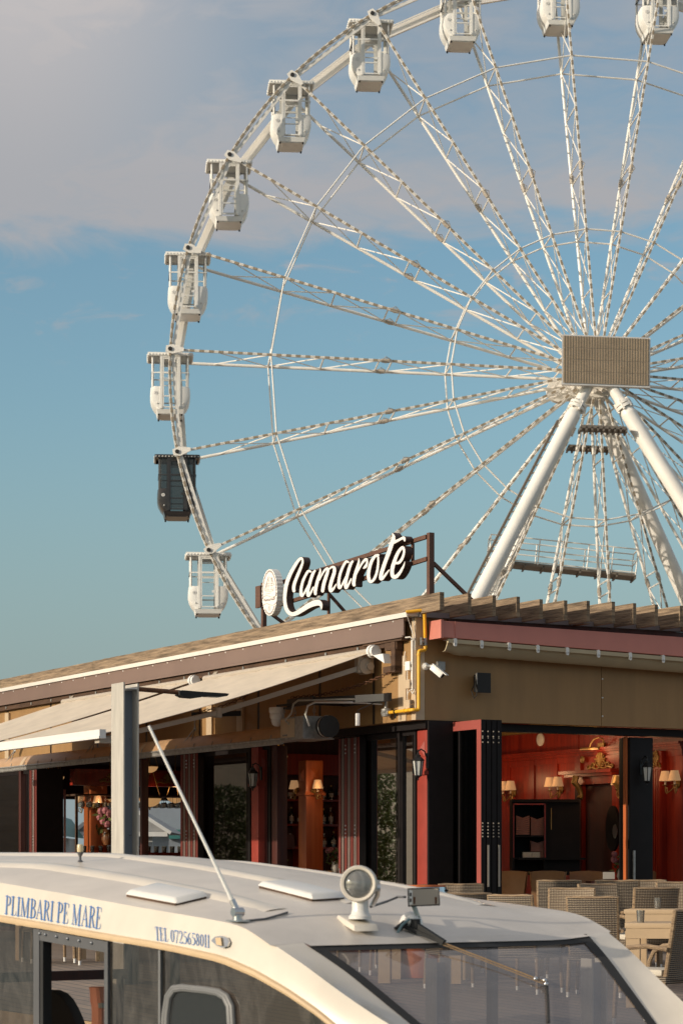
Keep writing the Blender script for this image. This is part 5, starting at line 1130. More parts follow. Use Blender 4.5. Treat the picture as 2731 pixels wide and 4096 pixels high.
for i, (u, v, Y, s, lab) in enumerate(((174, 3134, 44, 1.0, 'large bowl lamp beside the green exit panel'), (229, 3107, 46, .75, 'small bowl lamp right of the green exit panel'), (600, 3194, 42, 1.05, 'large bowl lamp over the bar just right of the grey post'), (702, 3186, 43, .85, 'bowl lamp over the bar close to the folded doors'), (601, 3067, 40, .7, 'small bowl lamp highest right of the grey post'), (440, 3198, 43, .8, 'bowl lamp mostly hidden behind the grey post'), (1122, 3026, 36, .55, 'small bowl lamp left of the orange column'), (585, 3090, 44, .8, 'bowl lamp behind the highest small one by the grey post'))):
    place(bw0, i == 0, P(u, v, Y), i, lab, (s, s, s))
    if i in (0, 2, 3, 6): glow(P(u, v - 8, Y) + V((0, 0, .05)), 1.5)
for a, b, lab in ((2.6, 3.1, 'added bowl lamp, out of view above the opening, lighting the red panelled wall, left'), (4.6, 3.0, 'added bowl lamp, out of view above the opening, lighting the red panelled wall, right')):
    p = WB(a, b, 2.16); place(bw0, False, p, a, lab, (.8, .8, .25)); glow(p - V((0, 0, .12)), 13, .12, (1.0, .62, .34))  # unseen lamps added to wash the red wall with light
# exit panel
ex = T('exit_panel', 'hanging panel with green arrow and running figure above the left opening', 'exit sign', P(185, 3120, 46)); k = F / 46
mb = MB(); c = P(188, 3102, 46.03); mb.box(c, 66 / k, .06, 7 / k); mb.build('bar', M['galv'], ex, smooth=False)
mb = MB()
def exq(pts, Y=46): mb.prism([P(u, v, Y) for u, v in pts], V((0, .01, 0)))
exq([(172, 3107), (178, 3107), (178, 3114), (182, 3111), (182, 3116), (175, 3122), (168, 3116), (168, 3111), (172, 3114)]); exq([(194, 3107), (206, 3106), (206, 3125), (200, 3125), (200, 3121), (196, 3124), (194, 3119)])
mb.build('symbol', M['exit'], ex, smooth=False)
mb = MB(); mb.tube([P(188, 3102, 46), P(188, 3060, 46)], .01, 5); mb.build('rod', M['galv'], ex)
# bottles and glasses
def bottle(m, h, r):
    g = T('bottle', 'bottle', 'bottle', group='bottles on the bar shelves'); MINV[g.name] = Matrix.Identity(4)
    mb = MB(); mb.lathe((0, 0, 0), [(r, 0), (r, h * .6), (r * .9, h * .66), (r * .36, h * .76), (r * .34, h * .94)], 12); mb.build('glass_body', m, g)
    mb = MB(); mb.lathe((0, 0, h * .9), [(r * .4, 0), (r * .4, h * .1)], 10); mb.build('cap', M['gold'] if m == M['bottle'] else M['paper'], g)
    mb = MB(); mb.lathe((0, 0, h * .18), [(r * 1.02, 0), (r * 1.02, h * .28)], 12); mb.build('label', M['paper'], g); return g
random.seed(11); b1_, b2_ = bottle(M['bottle'], .30, .04), bottle(M['bottleb'], .27, .045); k = 0
for zi, z in enumerate(SHZ):
    for j in range(14):
        b = 3.12 + j * .155; bb_ = (b1_, b2_)[(j * 3 + zi) % 2]; first = k < 2 and ((k == 0 and bb_ is b1_) or (k == 1 and bb_ is b2_))
        o = place(bb_, bb_.get('used', 0) == 0, WB(AB_ - .14 - random.random() * .06, b + random.uniform(-.02, .02), z + .001), j, None, (1, 1, random.uniform(.8, 1.1))); bb_['used'] = 1
        o['label'] = '%s bottle with pale label among the rows on the bar shelves' % ('dark' if bb_ is b1_ else 'amber')
for o in (b1_, b2_): del o['used']
for o in [q for q in bpy.data.objects if 'used' in q.keys()]: del o['used']
gm = MB(); gm.lathe((0, 0, 0), [(.03, 0), (.032, .004), (.038, .11), (.036, .11), (.03, .01)], 12); gl0 = tag(gm.build('tumbler', M['tumbler']), 'clear tumbler standing in the rows on the bar counter', 'glass', 'tumblers on the bar counter'); first = True
for r in range(3):
    for j in range(13):
        o = gl0 if first else gl0.copy(); first or COL.objects.link(o); first = False; o.location = WB(13.12 + r * .13, 1.05 + j * .15 + r * .05, zc_ + .001)
gm = MB(); gm.lathe((0, 0, 0), [(.03, .19), (.004, .185), (.004, .10), (.035, .07), (.036, .0), (.034, .0), (.03, .07)], 12); gh = tag(gm.build('wine_glass', M['tumbler']), 'stemmed glass hanging upside down in the rack over the bar', 'glass', 'glasses hanging over the bar'); first = True
for r in range(3):
    for j in range(14):
        o = gh if first else gh.copy(); first or COL.objects.link(o); first = False; o.location = WB(13.18 + r * .16, 1.05 + j * .14 + r * .04, zh - .001)
# tan leather chairs
def lchair():
    g = T('leather_chair', 'tan chair', 'chair', group='tan leather dining chairs inside'); MINV[g.name] = Matrix.Identity(4)
    rows = [[(x * (1 + .12 * t), -.22 - .10 * t - .05 * (1 - (x / .22) ** 2), .42 + .55 * t - (.02 * (x / .22) ** 2 if t == 1 else 0)) for x in (-.21, -.14, -.07, 0, .07, .14, .21)] for t in (0, .33, .66, 1)]
    mb = MB(); mb.slab(rows, V((0, .06, 0))); bk = mb.build('backrest', M['leather'], g, bevel=.006)
    mb = MB()
    for r in rows[1:]:
        for p in (r[0], r[-1]): mb.ball(V(p) + V((0, -.002, 0)), .008, 5)
    for i in range(11): x = -.23 + i * .046; mb.ball((x, -.325 - .05 * (1 - (x / .24) ** 2), .945), .007, 5)
    for i in range(10):
        t = i / 9
        for s in (-1, 1): mb.ball((s * .205 * (1 + .12 * t), -.222 - .10 * t, .44 + .5 * t), .007, 5)
    mb.tube([(-.205, -.222, .44), (-.235, -.322, .94), (-.12, -.362, .95), (0, -.372, .95), (.12, -.362, .95), (.235, -.322, .94), (.205, -.222, .44)], .003, 4); mb.build('nailhead_trim', M['gold'], bk)
    mb = MB(); mb.bb(-.24, .24, -.24, .26, .40, .48); mb.build('seat', M['leather'], g, bevel=.015)
    for x in (-.2, .2):
        for y in (-.2, .22): mb = MB(); mb.bar((x, y, .40), (x * 1.05, y * 1.05, 0), .035, .035); mb.build('leg', M['darkwood'], g, smooth=False)
    return g
lc = lchair(); zfl = EYE + ZF
for i, (u, Y, rz, lab) in enumerate(((2155, 31.5, 2.6, 'tan leather chair turned sideways with a sunlit top left corner'), (2215, 32.4, 3.4, 'tan leather chair peeking out right behind the sideways one'), (2338, 32.6, 2.95, 'tan leather chair with its back to the terrace near the rose vase'), (2012, 33, 2.7, 'tan leather chair half hidden behind the folded red doors'), (2668, 32.5, 3.3, 'tan leather chair beyond the dark column at the right edge'), (1330, 33.5, 1.9, 'tan leather chair next to the folded door stack on the left front'), (1140, 35, 2.2, 'leftmost tan leather chair under the bar shelves'), (1186, 35.2, 2.2, 'second tan leather chair from the left under the bar shelves'), (1232, 35.4, 2.2, 'third tan leather chair from the left under the bar shelves'), (1268, 35.8, 2.6, 'tan leather chair at the foot of the orange column'), (1500, 31.3, 2.9, 'pale chair seen behind the big corner glass'))):
    p = P(u, 3480, Y); p.z = zfl; place(lc, i == 0, p, rz, lab)
# red sofa at the right, cabinet with folded napkins, vases
sf = T('red_sofa', 'dark red padded sofa behind the right edge chair', 'sofa', P(2690, 3480, 34)); c = P(2690, 3480, 34.2); c.z = zfl
mb = MB(); mb.box(c + V((0.2, 0, .25)), 1.4, .7, .45); mb.build('seat', M['maroon'], sf, bevel=.03)
mb = MB()
for i in range(5): mb.box(c + V((-.35 + i * .28, .33, .62)), .27, .2, .66)
mb.build('backrest', M['maroon'], sf, bevel=.04)
cbn = T('black_cabinet', 'tall black open cabinet filled with folded napkins in front of the red wall', 'cabinet', P(2180, 3480, 33.6)); Yc = 33.6
def CBX(x0, x1, y0, y1, d0, d1, m):      # box from zoomed-photo corners, facing the camera
    p, q = P(2000 + x0 * .4662, 2880 + y1 * .4662, Yc), P(2000 + x1 * .4662, 2880 + y0 * .4662, Yc); m.bb(p.x, q.x, Yc + d0, Yc + d1, p.z, q.z)
mb = MB(); CBX(100, 680, 680, 706, -.02, .5, mb); CBX(100, 122, 707, 1330, 0, .5, mb); CBX(372, 400, 707, 1330, 0, .5, mb); CBX(401, 680, 707, 1330, .03, .5, mb); CBX(123, 371, 990, 1004, 0, .5, mb); CBX(123, 371, 1180, 1194, 0, .5, mb); CBX(123, 371, 707, 1330, .42, .5, mb); CBX(150, 720, 1182, 1200, -.15, .5, mb)
mb.build('carcass', M['frame'], cbn, smooth=False)
mb = MB(); CBX(434, 440, 755, 940, .01, .03, mb); mb.build('brass_bar', M['gold'], cbn, smooth=False)
mb = MB(); CBX(108, 118, 720, 1180, -.012, .0, mb); CBX(376, 388, 720, 1180, -.012, .0, mb); CBX(110, 385, 716, 728, -.012, .0, mb); mb.build('moulding', M['redwood'], cbn, smooth=False)
nq = 0; nap0 = None
for x0, x1, y0, y1, n, fan in ((135, 250, 832, 985, 9, 1), (262, 372, 845, 990, 11, 1), (262, 375, 1048, 1128, 8, 2), (192, 268, 1134, 1180, 5, 0), (270, 340, 1134, 1180, 5, 0), (342, 515, 1130, 1180, 5, 0)):
    st = T('napkin_pile', {0: 'pile of flat folded napkins on the counter of the black cabinet', 1: 'tall pile of folded napkins in the black cabinet', 2: 'short fanned pile of napkins on the lower cabinet shelf'}[fan] + [', left', ', right', '', ', leftmost', ', middle', ', long one at right'][nq], 'napkins', P(2000 + (x0 + x1) / 2 * .4662, 2880 + y1 * .4662, Yc + .1), group='folded napkins'); nq += 1
    for i in range(n):
        f0, f1 = y1 - (y1 - y0) * (i + 1) / n, y1 - (y1 - y0) * (i + .12) / n; dy = 14 * (fan > 0) * (i / n); p = [P(2000 + x * .4662, 2880 + y * .4662, Yc + .05) for x, y in ((x0, f0 - dy), ((x0 + x1) / 2, f0 + dy * .6), (x1, f0 - dy), (x1, f1 - dy), ((x0 + x1) / 2, f1 + dy * .6), (x0, f1 - dy))]
        mb = MB(); mb.prism(p, V((0, .3 if fan else .2, 0))); mb.build('napkin', M['napkin'] if fan or x0 > 300 else M['paper'], st, smooth=False)
def roses(p, lab, s=1.0, vase='paper'):
    g = T('flower_vase', lab, 'flowers', p, group='vases of pink roses'); mb = MB(); mb.lathe(p, [(.03 * s, 0), (.05 * s, .05 * s), (.035 * s, .11 * s), (.045 * s, .13 * s)], 12); mb.build('vase', M[vase], g)
    mb = MB()
    for i in range(11): mb.ball(p + V((random.uniform(-.09, .09), random.uniform(-.07, .07), .17 + random.uniform(0, .12))) * s, .034 * s, 7)
    mb.build('blossom', M['rose'], g); mb = MB()
    for i in range(40):
        c = p + V((random.uniform(-.1, .1), random.uniform(-.08, .08), random.uniform(.1, .27))) * s; d = V((random.uniform(-1, 1), random.uniform(-1, 1), random.uniform(-.5, 1))).normalized() * .04 * s; e = d.orthogonal().normalized() * .016 * s; mb.add([c - d, c + e, c + d, c - e], [(0, 1, 2, 3)])
    mb.build('leaf', M['leafg'], g)
tb_ = T('dining_table', 'low dark dining table under the rose vase inside the right opening', 'table', P(2480, 3580, 32)); ct = P(2490, 3530, 31.6)
mb = MB(); mb.box(ct, .9, .8, .04); mb.build('tabletop', M['darkred'], tb_, smooth=False); mb = MB(); mb.cyl(ct + V((0, 0, -.02)), V((ct.x, ct.y, zfl)), .05, 12); mb.build('leg', M['darkwood'], tb_)
roses(ct + V((-.02, 0, .02)), 'pink rose vase just left of the orange door jamb', 1.25)
mb = MB(); c = P(2433, 3502, 31.3); mb.box(c, .15, .03, .09); mb.build('holder', M['paper'], T('menu_holder', 'cream menu holder left of the rose vase', 'menu holder', c), smooth=False)
roses(P(1340, 3490, 34.0), 'pink roses low behind the folded door stack by the searchlight', 1.2); roses(P(1109, 3488, 33.9), 'pink roses at the left jamb of the bar opening', 1.2)
roses(P(430, 3380, 40.5), 'faded pink bouquet left beside the grey post', 2.0, 'bottleb')
# smoke detector, picture lamp, lit disc on the red wall
u, v = 2000 + 348 * .4662, 2880 + 168 * .4662; c = LP(u, v, BI - .002)
mb = MB(); mb.lathe(c, [(.095, 0), (.095, .018), (.075, .032), (.03, .036), (.01, .04)], 22, -BD); solo(mb, 'smoke_detector', M['white'], 'round white disc detector high on the red panelled wall', 'smoke detector')
pl_ = T('picture_lamp', 'brass picture lamp with an arched arm over the carved chimney piece', 'picture lamp', LP(2408, 2985, BI - .01))
def p4(x, y, b): return LP(2000 + x * .4662, 2880 + y * .4662, b)
mb = MB(); a, z = L4(878, 224); mb.ab(a - .075, a + .075, BI - .04, BI - .002, z - .045, z + .045); mb.build('plate', M['gold'], pl_, smooth=False)
mb = MB(); mb.tube([p4(886, 210, BI - .05), p4(880, 165, BI - .10), p4(845, 148, BI - .16), p4(800, 165, BI - .2), p4(772, 205, BI - .22), p4(766, 238, BI - .22)], .010, 6); mb.tube([p4(688, 250, BI - .22), p4(845, 242, BI - .22)], .018, 8); mb.build('arm', M['gold'], pl_)
glow(p4(770, 262, BI - .24), 2.5, .12)
# framed notice, mirror
mb = MB(); c = P(1158, 3362, 36.5); k = F / 36.5; mb.prism([P(u, v, 36.5) for u, v in ((1132, 3337), (1174, 3337), (1181, 3394), (1138, 3394))], V((0, .02, 0))); solo(mb, 'notice_board', M['darkred'], 'dark framed notice under the bar shelves', 'notice', smooth=False)
mr_ = T('oval_mirror', 'black oval mirror frame standing in the dark recess of the chimney piece', 'mirror', p4(955, 1100, BI - .3)); mb = MB(); cc = p4(955, 930, BI - .34); k = .4662 / (F / cc.y)
mb.prism([cc + AD * (48 * k * math.cos(t) * 2.0) + V((0, 0, 195 * k * math.sin(t))) for t in [i * 2 * math.pi / 28 for i in range(28)]], BD * .04); mb.build('frame', M['frame'], mr_); mb = MB(); c2 = p4(980, 955, BI - .352); mb.prism([c2 + AD * (18 * k * math.cos(t) * 2.0) + V((0, 0, 62 * k * math.sin(t))) for t in [i * 2 * math.pi / 20 for i in range(20)]], BD * .004); mb.build('looking_glass', M['steel'], mr_)

# ================================================================== what stands beyond the far side: cottages seen through the rooms
hs = T('cottage', 'pale grey gabled cottage with white eaves seen through the restaurant', 'house', P(560, 3560, 72)); Yh = 72.0
def hp(u, v, d=0): return P(u, v, Yh + d)
mb = MB(); x0, x1 = hp(380, 3400).x, hp(609, 3400).x; ze, zg = hp(0, 3320).z, EYE - 1.3; mb.bb(x0, x1, Yh, Yh + 7, zg, ze); mb.build('wall', M['houseg'], hs, smooth=False)
xm = hp(470, 0).x; zr = hp(0, 3200).z
mb = MB(); mb.prism([V((x0 - .5, Yh - .5, ze - .05)), V((x1 + .5, Yh - .5, ze - .05)), V((xm, Yh - .5, zr))], V((0, 8, 0))); rf_ = mb.build('roof', M['skyglass'], hs, smooth=False)
mb = MB(); mb.bar(V((x1 + .6, Yh - .56, ze - .1)), V((xm, Yh - .56, zr + .06)), .1, .22, V((0, 1, 0))); mb.bar(V((x0 - .6, Yh - .56, ze - .1)), V((xm, Yh - .56, zr + .06)), .1, .22, V((0, 1, 0))); mb.bb(x0 - .5, x1 + .5, Yh - .6, Yh - .52, ze - .2, ze - .06); mb.bb(x1 - .16, x1 + .02, Yh - .06, Yh - .01, zg, ze - .2); mb.build('eaves_trim', M['housew'], rf_, smooth=False)
h2 = T('cottage', 'white cottage with tall paired windows and a teal side roof at the left opening', 'house', P(175, 3560, 66)); Yh = 66.0
mb = MB(); xa, xb = hp(60, 0).x, hp(205, 0).x; mb.bb(xa, xb, Yh, Yh + 6, zg, hp(0, 3345).z); mb.build('wall', M['housew'], h2, smooth=False)
mb = MB(); mb.bb(hp(145, 0).x, hp(197, 0).x, Yh - .08, Yh - .01, hp(0, 3325).z, hp(0, 3335).z); mb.prism([hp(100, 3330, -.5), hp(206, 3330, -.5), hp(146, 3240, -.5)], V((0, 6, 0))); mb.build('roof', M['skyglass'], h2, smooth=False)
mb = MB(); mb.prism([hp(206, 3330, -.6), hp(260, 3345, -.6), hp(205, 3262, -.6), hp(150, 3245, -.6)], V((0, 5, 0))); mb.build('side_roof', M['teal'], h2, smooth=False)
for u in (157, 173): mb = MB(); mb.bb(hp(u, 0).x, hp(u + 11, 0).x, Yh - .03, Yh - .01, hp(0, 3412).z, hp(0, 3360).z); mb.build('window', M['black'], h2, smooth=False)
h3 = T('wooden_building', 'blue grey boarded building behind the grey cottage', 'house', P(620, 3500, 84)); mb = MB(); mb.bb(P(560, 0, 84).x, P(760, 0, 84).x, 84, 92, zg, P(0, 3215, 84).z); mb.build('wall', M['postblue'], h3, smooth=False)
mb = MB(); Yh = 83; mb.prism([hp(615, 3318), hp(660, 3355), hp(720, 3355), hp(720, 3318)], V((0, .9, 0))); mb.build('porch_roof', M['teal'], h3, smooth=False)
rd = T('red_door', 'open red framed glass door standing on the far side of the rooms', 'door', P(225, 3420, 50)); Yh = 50.0
mb = MB()
for u0, u1, v0, v1 in ((206, 213, 3158, 3425), (256, 264, 3158, 3425), (214, 255, 3158, 3180)): mb.bb(hp(u0, 0).x, hp(u1, 0).x, Yh, Yh + .06, hp(0, v1).z, hp(0, v0).z)
mb.build('frame', M['awnred'], rd, smooth=False)
mb = MB(); mb.bb(hp(198, 0).x, hp(203, 0).x, Yh - .05, Yh, hp(0, 3425).z, hp(0, 3170).z); mb.build('brass_edge', M['gold'], rd, smooth=False)
mb = MB(); mb.add([hp(214, 3425, .03), hp(255, 3425, .03), hp(255, 3181, .03), hp(214, 3181, .03)], [(0, 1, 2, 3)]); mb.build('pane', M['shopglass'], rd, smooth=False)

# ================================================================== terrace furniture
def wchair(m):
    g = T('wicker_chair', 'wicker armchair', 'chair', group='wicker armchairs on the terrace'); MINV[g.name] = Matrix.Identity(4)
    rows = [[(x * (1 + .05 * t), -.235 - .10 * t - .03 * (1 - (x / .222) ** 2), .37 + .55 * t + (.010 * (x / .22) ** 2 if t == 1 else 0)) for x in (-.218, -.165, -.11, -.055, 0, .055, .11, .165, .218)] for t in (0, .25, .5, .75, 1)]
    mb = MB(); mb.slab(rows, V((0, .045, .0))); bk = mb.build('backrest', m, g)
    mb = MB(); mb.tube([V(p) + V((0, .022, 0)) for p in [r[0] for r in rows] + rows[-1][1:-1] + [r[-1] for r in rows[::-1]]], .021, 8); mb.build('rim', M['wick2'], bk)
    mb = MB(); mb.bb(-.25, .25, -.24, .26, .34, .40); mb.build('seat', m, g, bevel=.015)
    mb = MB(); mb.bb(-.235, .235, -.19, .255, .402, .455); mb.build('cushion', M['cushion'], g, bevel=.018)
    for s in (-1, 1):
        mb = MB(); mb.tube([(s * .262, -.26, .62), (s * .28, -.08, .645), (s * .285, .1, .63), (s * .285, .19, .58), (s * .275, .225, .50), (s * .265, .23, .38)], .020, 8); mb.build('armrest', M['wick2'], g)
        for y in (-.215, .235):
            mb = MB(); mb.tube([(s * .235, y, .36), (s * .245, y * 1.06, .05)], .019, 8); lg = mb.build('leg', M['wick2'], g); f_ = MB(); f_.cyl((s * .245, y * 1.06, 0), (s * .245, y * 1.06, .055), .015, 8); f_.build('foot_cap', M['alu'], lg)
    return g
wc = wchair(M['wicker']); wl_ = wchair(M['wickerl']); used = set()
def topY(v): # depth where a chair top (0.92 m) on the terrace shows at row v
    lo, hi = 18.0, 34.0
    for _ in range(40):
        m = (lo + hi) / 2; t = VH - (ter(m) + .92 - EYE) / m * F
        if t > v: lo = m
        else: hi = m
    return m
CH = [(2622, 19.8, R(52), wc, 'wicker armchair nearest the right edge, seen from behind with its cushion'), (2391, 22.6, R(-16), wc, 'grey wicker armchair with its back to us, between the pale one and the table'), (2105, 23.0, R(-34), wc, 'dark backed wicker armchair leftmost of the right hand group'), (2272, 24.6, R(168), wl_, 'pale sunlit wicker armchair behind the leftmost dark one'), (2232, 27.0, R(-4), wc, 'wicker armchair farthest back, just before the doorway'), (2448, 25.8, R(205), wl_, 'pale sunlit wicker armchair tucked behind the big grey one'), (2470, 27.0, R(-8), wc, 'wicker armchair with only its top rim visible behind the pale one'), (2578, 24.8, R(14), wc, 'wicker armchair with a slanting shadow on its back behind the table'), (2602, 27.0, R(185), wl_, 'pale sunlit wicker armchair behind the shadowed one, only its top in view'), (2722, 26.4, R(178), wl_, 'pale sunlit wicker armchair cut by the right edge of the picture'),
      (1838, 25.8, R(175), wl_, 'pale sunlit wicker armchair by the folded red doors behind the work light'), (1826, 23.4, R(15), wc, 'grey wicker armchair right behind the small work light'), (-1, 0, 0, None, '')]
for u, Y, rz, pr, lab in CH:
    if pr is None: continue
    p = P(u, 3480, Y); p.z = ter(Y); place(pr, pr.name not in used, p, rz, lab); used.add(pr.name)
for u, Y, rz, lab in ((196, 27.3, R(20), 'wicker armchair left of the table leg seen through the open boat window'), (318, 27.0, R(-40), 'wicker armchair right of the table leg seen through the open boat window'), (1475, 26.0, R(30), 'wicker armchair seen only through the windscreen at left'), (1600, 25.4, R(160), 'second wicker armchair from the left through the windscreen')):
    p = P(u, 3480, Y); p.z = ter(Y); o = place(wc, False, p, rz, lab); 
def table(w, d):
    g = T('terrace_table', 'beige table', 'table', group='beige slab tables on the terrace'); MINV[g.name] = Matrix.Identity(4)
    mb = MB(); mb.bb(-w / 2, w / 2, -d / 2, d / 2, .70, .745); mb.build('tabletop', M['tablew'], g, bevel=.004)
    mb = MB(); mb.bb(-w / 2 + .01, w / 2 - .01, -d / 2 + .004, -d / 2 + .03, .61, .698); mb.bb(-w / 2 + .01, w / 2 - .01, d / 2 - .03, d / 2 - .004, .61, .698); mb.build('apron', M['tablew'], g, smooth=False)
    for x in (-1, 1):
        for y in (-1, 1): mb = MB(); mb.box((x * (w / 2 - .07), y * (d / 2 - .07), .304), .12, .12, .608); mb.build('leg', M['tablew'], g, smooth=False)
    return g
tb0 = table(.85, .85)
for i, (u, Y, rz, lab) in enumerate(((2705, 21.6, R(-12), 'beige slab table beside the nearest wicker armchair'), (2680, 24.2, R(-12), 'beige slab table behind the nearer one at the right'), (250, 27.8, R(28), 'beige table whose leg shows through the open boat window'), (1700, 24.4, R(-10), 'beige table seen through the windscreen, under the work light'))):
    p = P(u, 3480, Y); p.z = ter(Y); place(tb0, i == 0, p, rz, lab)
for k_, (u, Y, zz, lab) in enumerate(((2560, 21.5, .747, 'clear tumbler on the near edge of the closer beige table'), (2628, 24.2, .747, 'clear tumbler on the farther beige table at the right'))):
    p = P(u, 3480, Y); o = gl0.copy(); COL.objects.link(o); o.location = (p.x, p.y, ter(Y) + zz); o['label'] = lab; del o['group']
br = T('barrel_table', 'barrel table with orange wood top and riveted steel band behind the work light', 'table', P(1678, 3550, 25)); c = P(1678, 3542, 25.0); k = F / 25
mb = MB(); mb.lathe(V((c.x, c.y, ter(25))), [(.22, 0), (.27, .3), (.28, .5), (.26, c.z - ter(25) - .10)], 24); mb.build('staves', M['orangewood'], br)
mb = MB(); mb.lathe(c + V((0, 0, -.10)), [(112 / k, 0), (113 / k, .0), (106 / k, .085), (104 / k, .085)], 36); bd = mb.build('steel_band', M['steel'], br)
mb = MB(); mb.lathe(c + V((0, 0, -.03)), [(103 / k, 0), (103 / k, .035)], 36); mb.build('top', M['orangewood'], br)
mb = MB()
for t in (-.35, -.25, -1.3): mb.ball(c + V((112 / k * math.cos(t), 112 / k * math.sin(t), -.05)), .012, 6)
mb.build('rivet', M['rubber'], bd)
pb_ = T('planter', 'pale square planter panel left of the barrel table', 'planter', P(1540, 3560, 26.5)); c = P(1540, 3560, 26.5); mb = MB(); mb.bb(c.x - .11, c.x + .11, 26.5, 26.9, ter(26.5), P(0, 3530, 26.5).z); mb.build('box', M['paper'], pb_, smooth=False)
mb = MB(); mb.bb(c.x - .09, c.x + .09, 26.53, 26.87, P(0, 3530, 26.5).z - .05, P(0, 3530, 26.5).z + .004); mb.build('soil', M['bark'], pb_, smooth=False)
# potted hedges left of the picture, mirrored in the glass doors
def hedge(w, h, lab):
    g = T('potted_hedge', lab, 'hedge'); MINV[g.name] = Matrix.Identity(4)
    mb = MB(); mb.bb(-w / 2, w / 2, -.25, .25, 0, .4); mb.build('pot', M['tablew'], g, smooth=False)
    mb = MB(); rnd = random.Random(5)
    for i in range(5200):
        while True:
            q = V((rnd.uniform(-1, 1), rnd.uniform(-1, 1), rnd.uniform(-1, 1)))
            if abs(q.x) ** 4 + abs(q.y) ** 4 + abs(q.z) ** 4 < 1 and q.length > .45 and (math.sin(q.x * 9 + 1) * math.sin(q.z * 11) * math.sin(q.y * 7 + 2) < .35): break
        c = V((q.x * w * .62, q.y * .42, .4 + (q.z * .5 + .5) * h)); d = V((rnd.uniform(-1, 1), rnd.uniform(-1, 1), rnd.uniform(-.6, 1))).normalized() * rnd.uniform(.03, .06); e = d.orthogonal().normalized() * .022
        mb.add([c - d, c + e, c + d, c - e], [(0, 1, 2, 3)])
    mb.build('foliage', M['leafg'], g, smooth=False)
    mb = MB()
    for i in range(7): x = -w * .4 + i * w * .13; mb.tube([(x, 0, .3), (x + .05, .05, h * .6), (x - .04, -.04, h)], .015, 5)
    mb.build('stem', M['bark'], g); return g
hd = hedge(1.1, 2.3, 'tall potted hedge outside the left edge, mirrored in the corner glass')
for i, (u, dist, sc3, lab) in enumerate(((1488, 8.8, (.62, 1, 1), None), (890, 12.5, (.9, 1.1, 1), 'wide potted hedge farther along outside the left edge, mirrored in the second glass door'))):
    p = LP(u, 3480, .23); d = (p - V((0, 0, EYE))).normalized(); r = d - BD * (2 * d.dot(BD)); q = p + r * dist; q.z = ter(q.y); place(hd, i == 0, q, .5, lab, sc3)

nbld = T('neighbour_building', 'brown boarded building beyond the left edge, seen only mirrored in the glass', 'building', (-22, 52, EYE - 1.1)); mb = MB(); mb.bb(-32, -13, 46, 62, EYE - 1.2, EYE + 4.6); mb.build('wall', wood('brown_boards', (.20, .15, .10), (.155, .115, .075), (.5, .5, 3), 2), nbld, smooth=False)
mb = MB(); mb.bb(-32.4, -12.6, 45.6, 62.4, EYE + 4.61, EYE + 5.2); mb.build('roof', M['fascia'], nbld, smooth=False)
# ================================================================== excursion boat moored at the quay
BW = 2.5
boat = T('excursion_boat', 'cream cabin boat with blue lettering and dark plastic side windows moored in the foreground', 'boat', BT(-1.5, 1.25, -3.0))
taper = lambda x: .15 * max(0.0, x + .3) ** 1.4
def lin(pts, x):
    if x <= pts[0][0]: return pts[0][1]
    for (a, b), (c, d) in zip(pts, pts[1:]):
        if x <= c: return b + (d - b) * (x - a) / (c - a)
    (a, b), (c, d) = pts[-2:]; return d + (d - b) / (c - a) * (x - c)
def rail(pix, y0):
    o = []
    for u, v in pix:
        y = y0
        for _ in range(12): x, z = BP(u, v, y); y = y0 + taper(x)
        o.append((x, z))
    return o
KP = [(-6.2, -.02), (-4.5, -.035)] + rail([(0, 3530), (255, 3574), (574, 3632), (800, 3670), (912, 3690), (983, 3711), (1091, 3775), (1219, 3861), (1346, 3957), (1474, 4046)], .06); KP.append((1.5, KP[-1][1] - .45 * (1.5 - KP[-1][0])))
LPz = [(-6.2, -.10)] + rail([(0, 3683), (150, 3708), (421, 3756), (638, 3791), (829, 3832), (900, 3850), (1027, 3905), (1155, 3978), (1283, 4065)], .0); LPz.append((1.2, LPz[-1][1] - .62 * (1.2 - LPz[-1][0])))
CR = [(-6.2, .112), (-4.5, .107), (-3.0, .095), (-2, .018), (-1.2, -.068), (-.7, -.138), (-.38, -.20), (-.1, -.315), (0, -.362), (.3, -.45)]
Kz = lambda x: lin(KP, x); Lz = lambda x: lin(LPz, x); Cz = lambda x: lin(CR, x)
def smoothz(f, x, w=.12): return (f(x - w) + 2 * f(x) + f(x + w)) / 4
def roof(x, y):
    k = smoothz(Kz, x, .06) + rollz(y); q = min(1.0, abs((y - BW / 2) / (BW / 2 - .06))); return k + (smoothz(Cz, x) - k) * (1 - q ** 2.2)
def hit(u, v, f=roof):
    d = V(((u - CX) / F, 1, -(v - VH) / F)); last = None
    Y = 10.5
    while Y < 19:
        p = d * Y; r = V((p.x - S0.x, p.y - S0.y, 0)); x, y = r.dot(HD), r.dot(PD)
        if p.z < f(x, y): return x, y, p.z
        Y += .01
    return x, y, p.z
ROLL = .035
rollz = lambda y: ROLL * min(1, max(0, (y - 2.0) / .44))
MIR = lambda x, y, z: BT(x, BW - y, z + rollz(BW - y))
xs = [-6.2 + i * .2 for i in range(30)] + [-.3, -.22, -.15, -.08, 0.0]
ys = [.06 + (BW - .12) * (0.5 - .5 * math.cos(math.pi * i / 22)) for i in range(23)]
mb = MB(); mb.grid([[BT(x, y, roof(x, y)) for y in ys] for x in xs]); mb.grid([[BT(x, y, roof(x, y) - .05) for y in ys] for x in xs if x < -.25])
for q in (0,): mb.grid([[BT(xs[0], y, roof(xs[0], y) - .05) for y in ys], [BT(xs[0], y, roof(xs[0], y)) for y in ys]])
rf_ = mb.build('roof', M['gelroof'], boat)
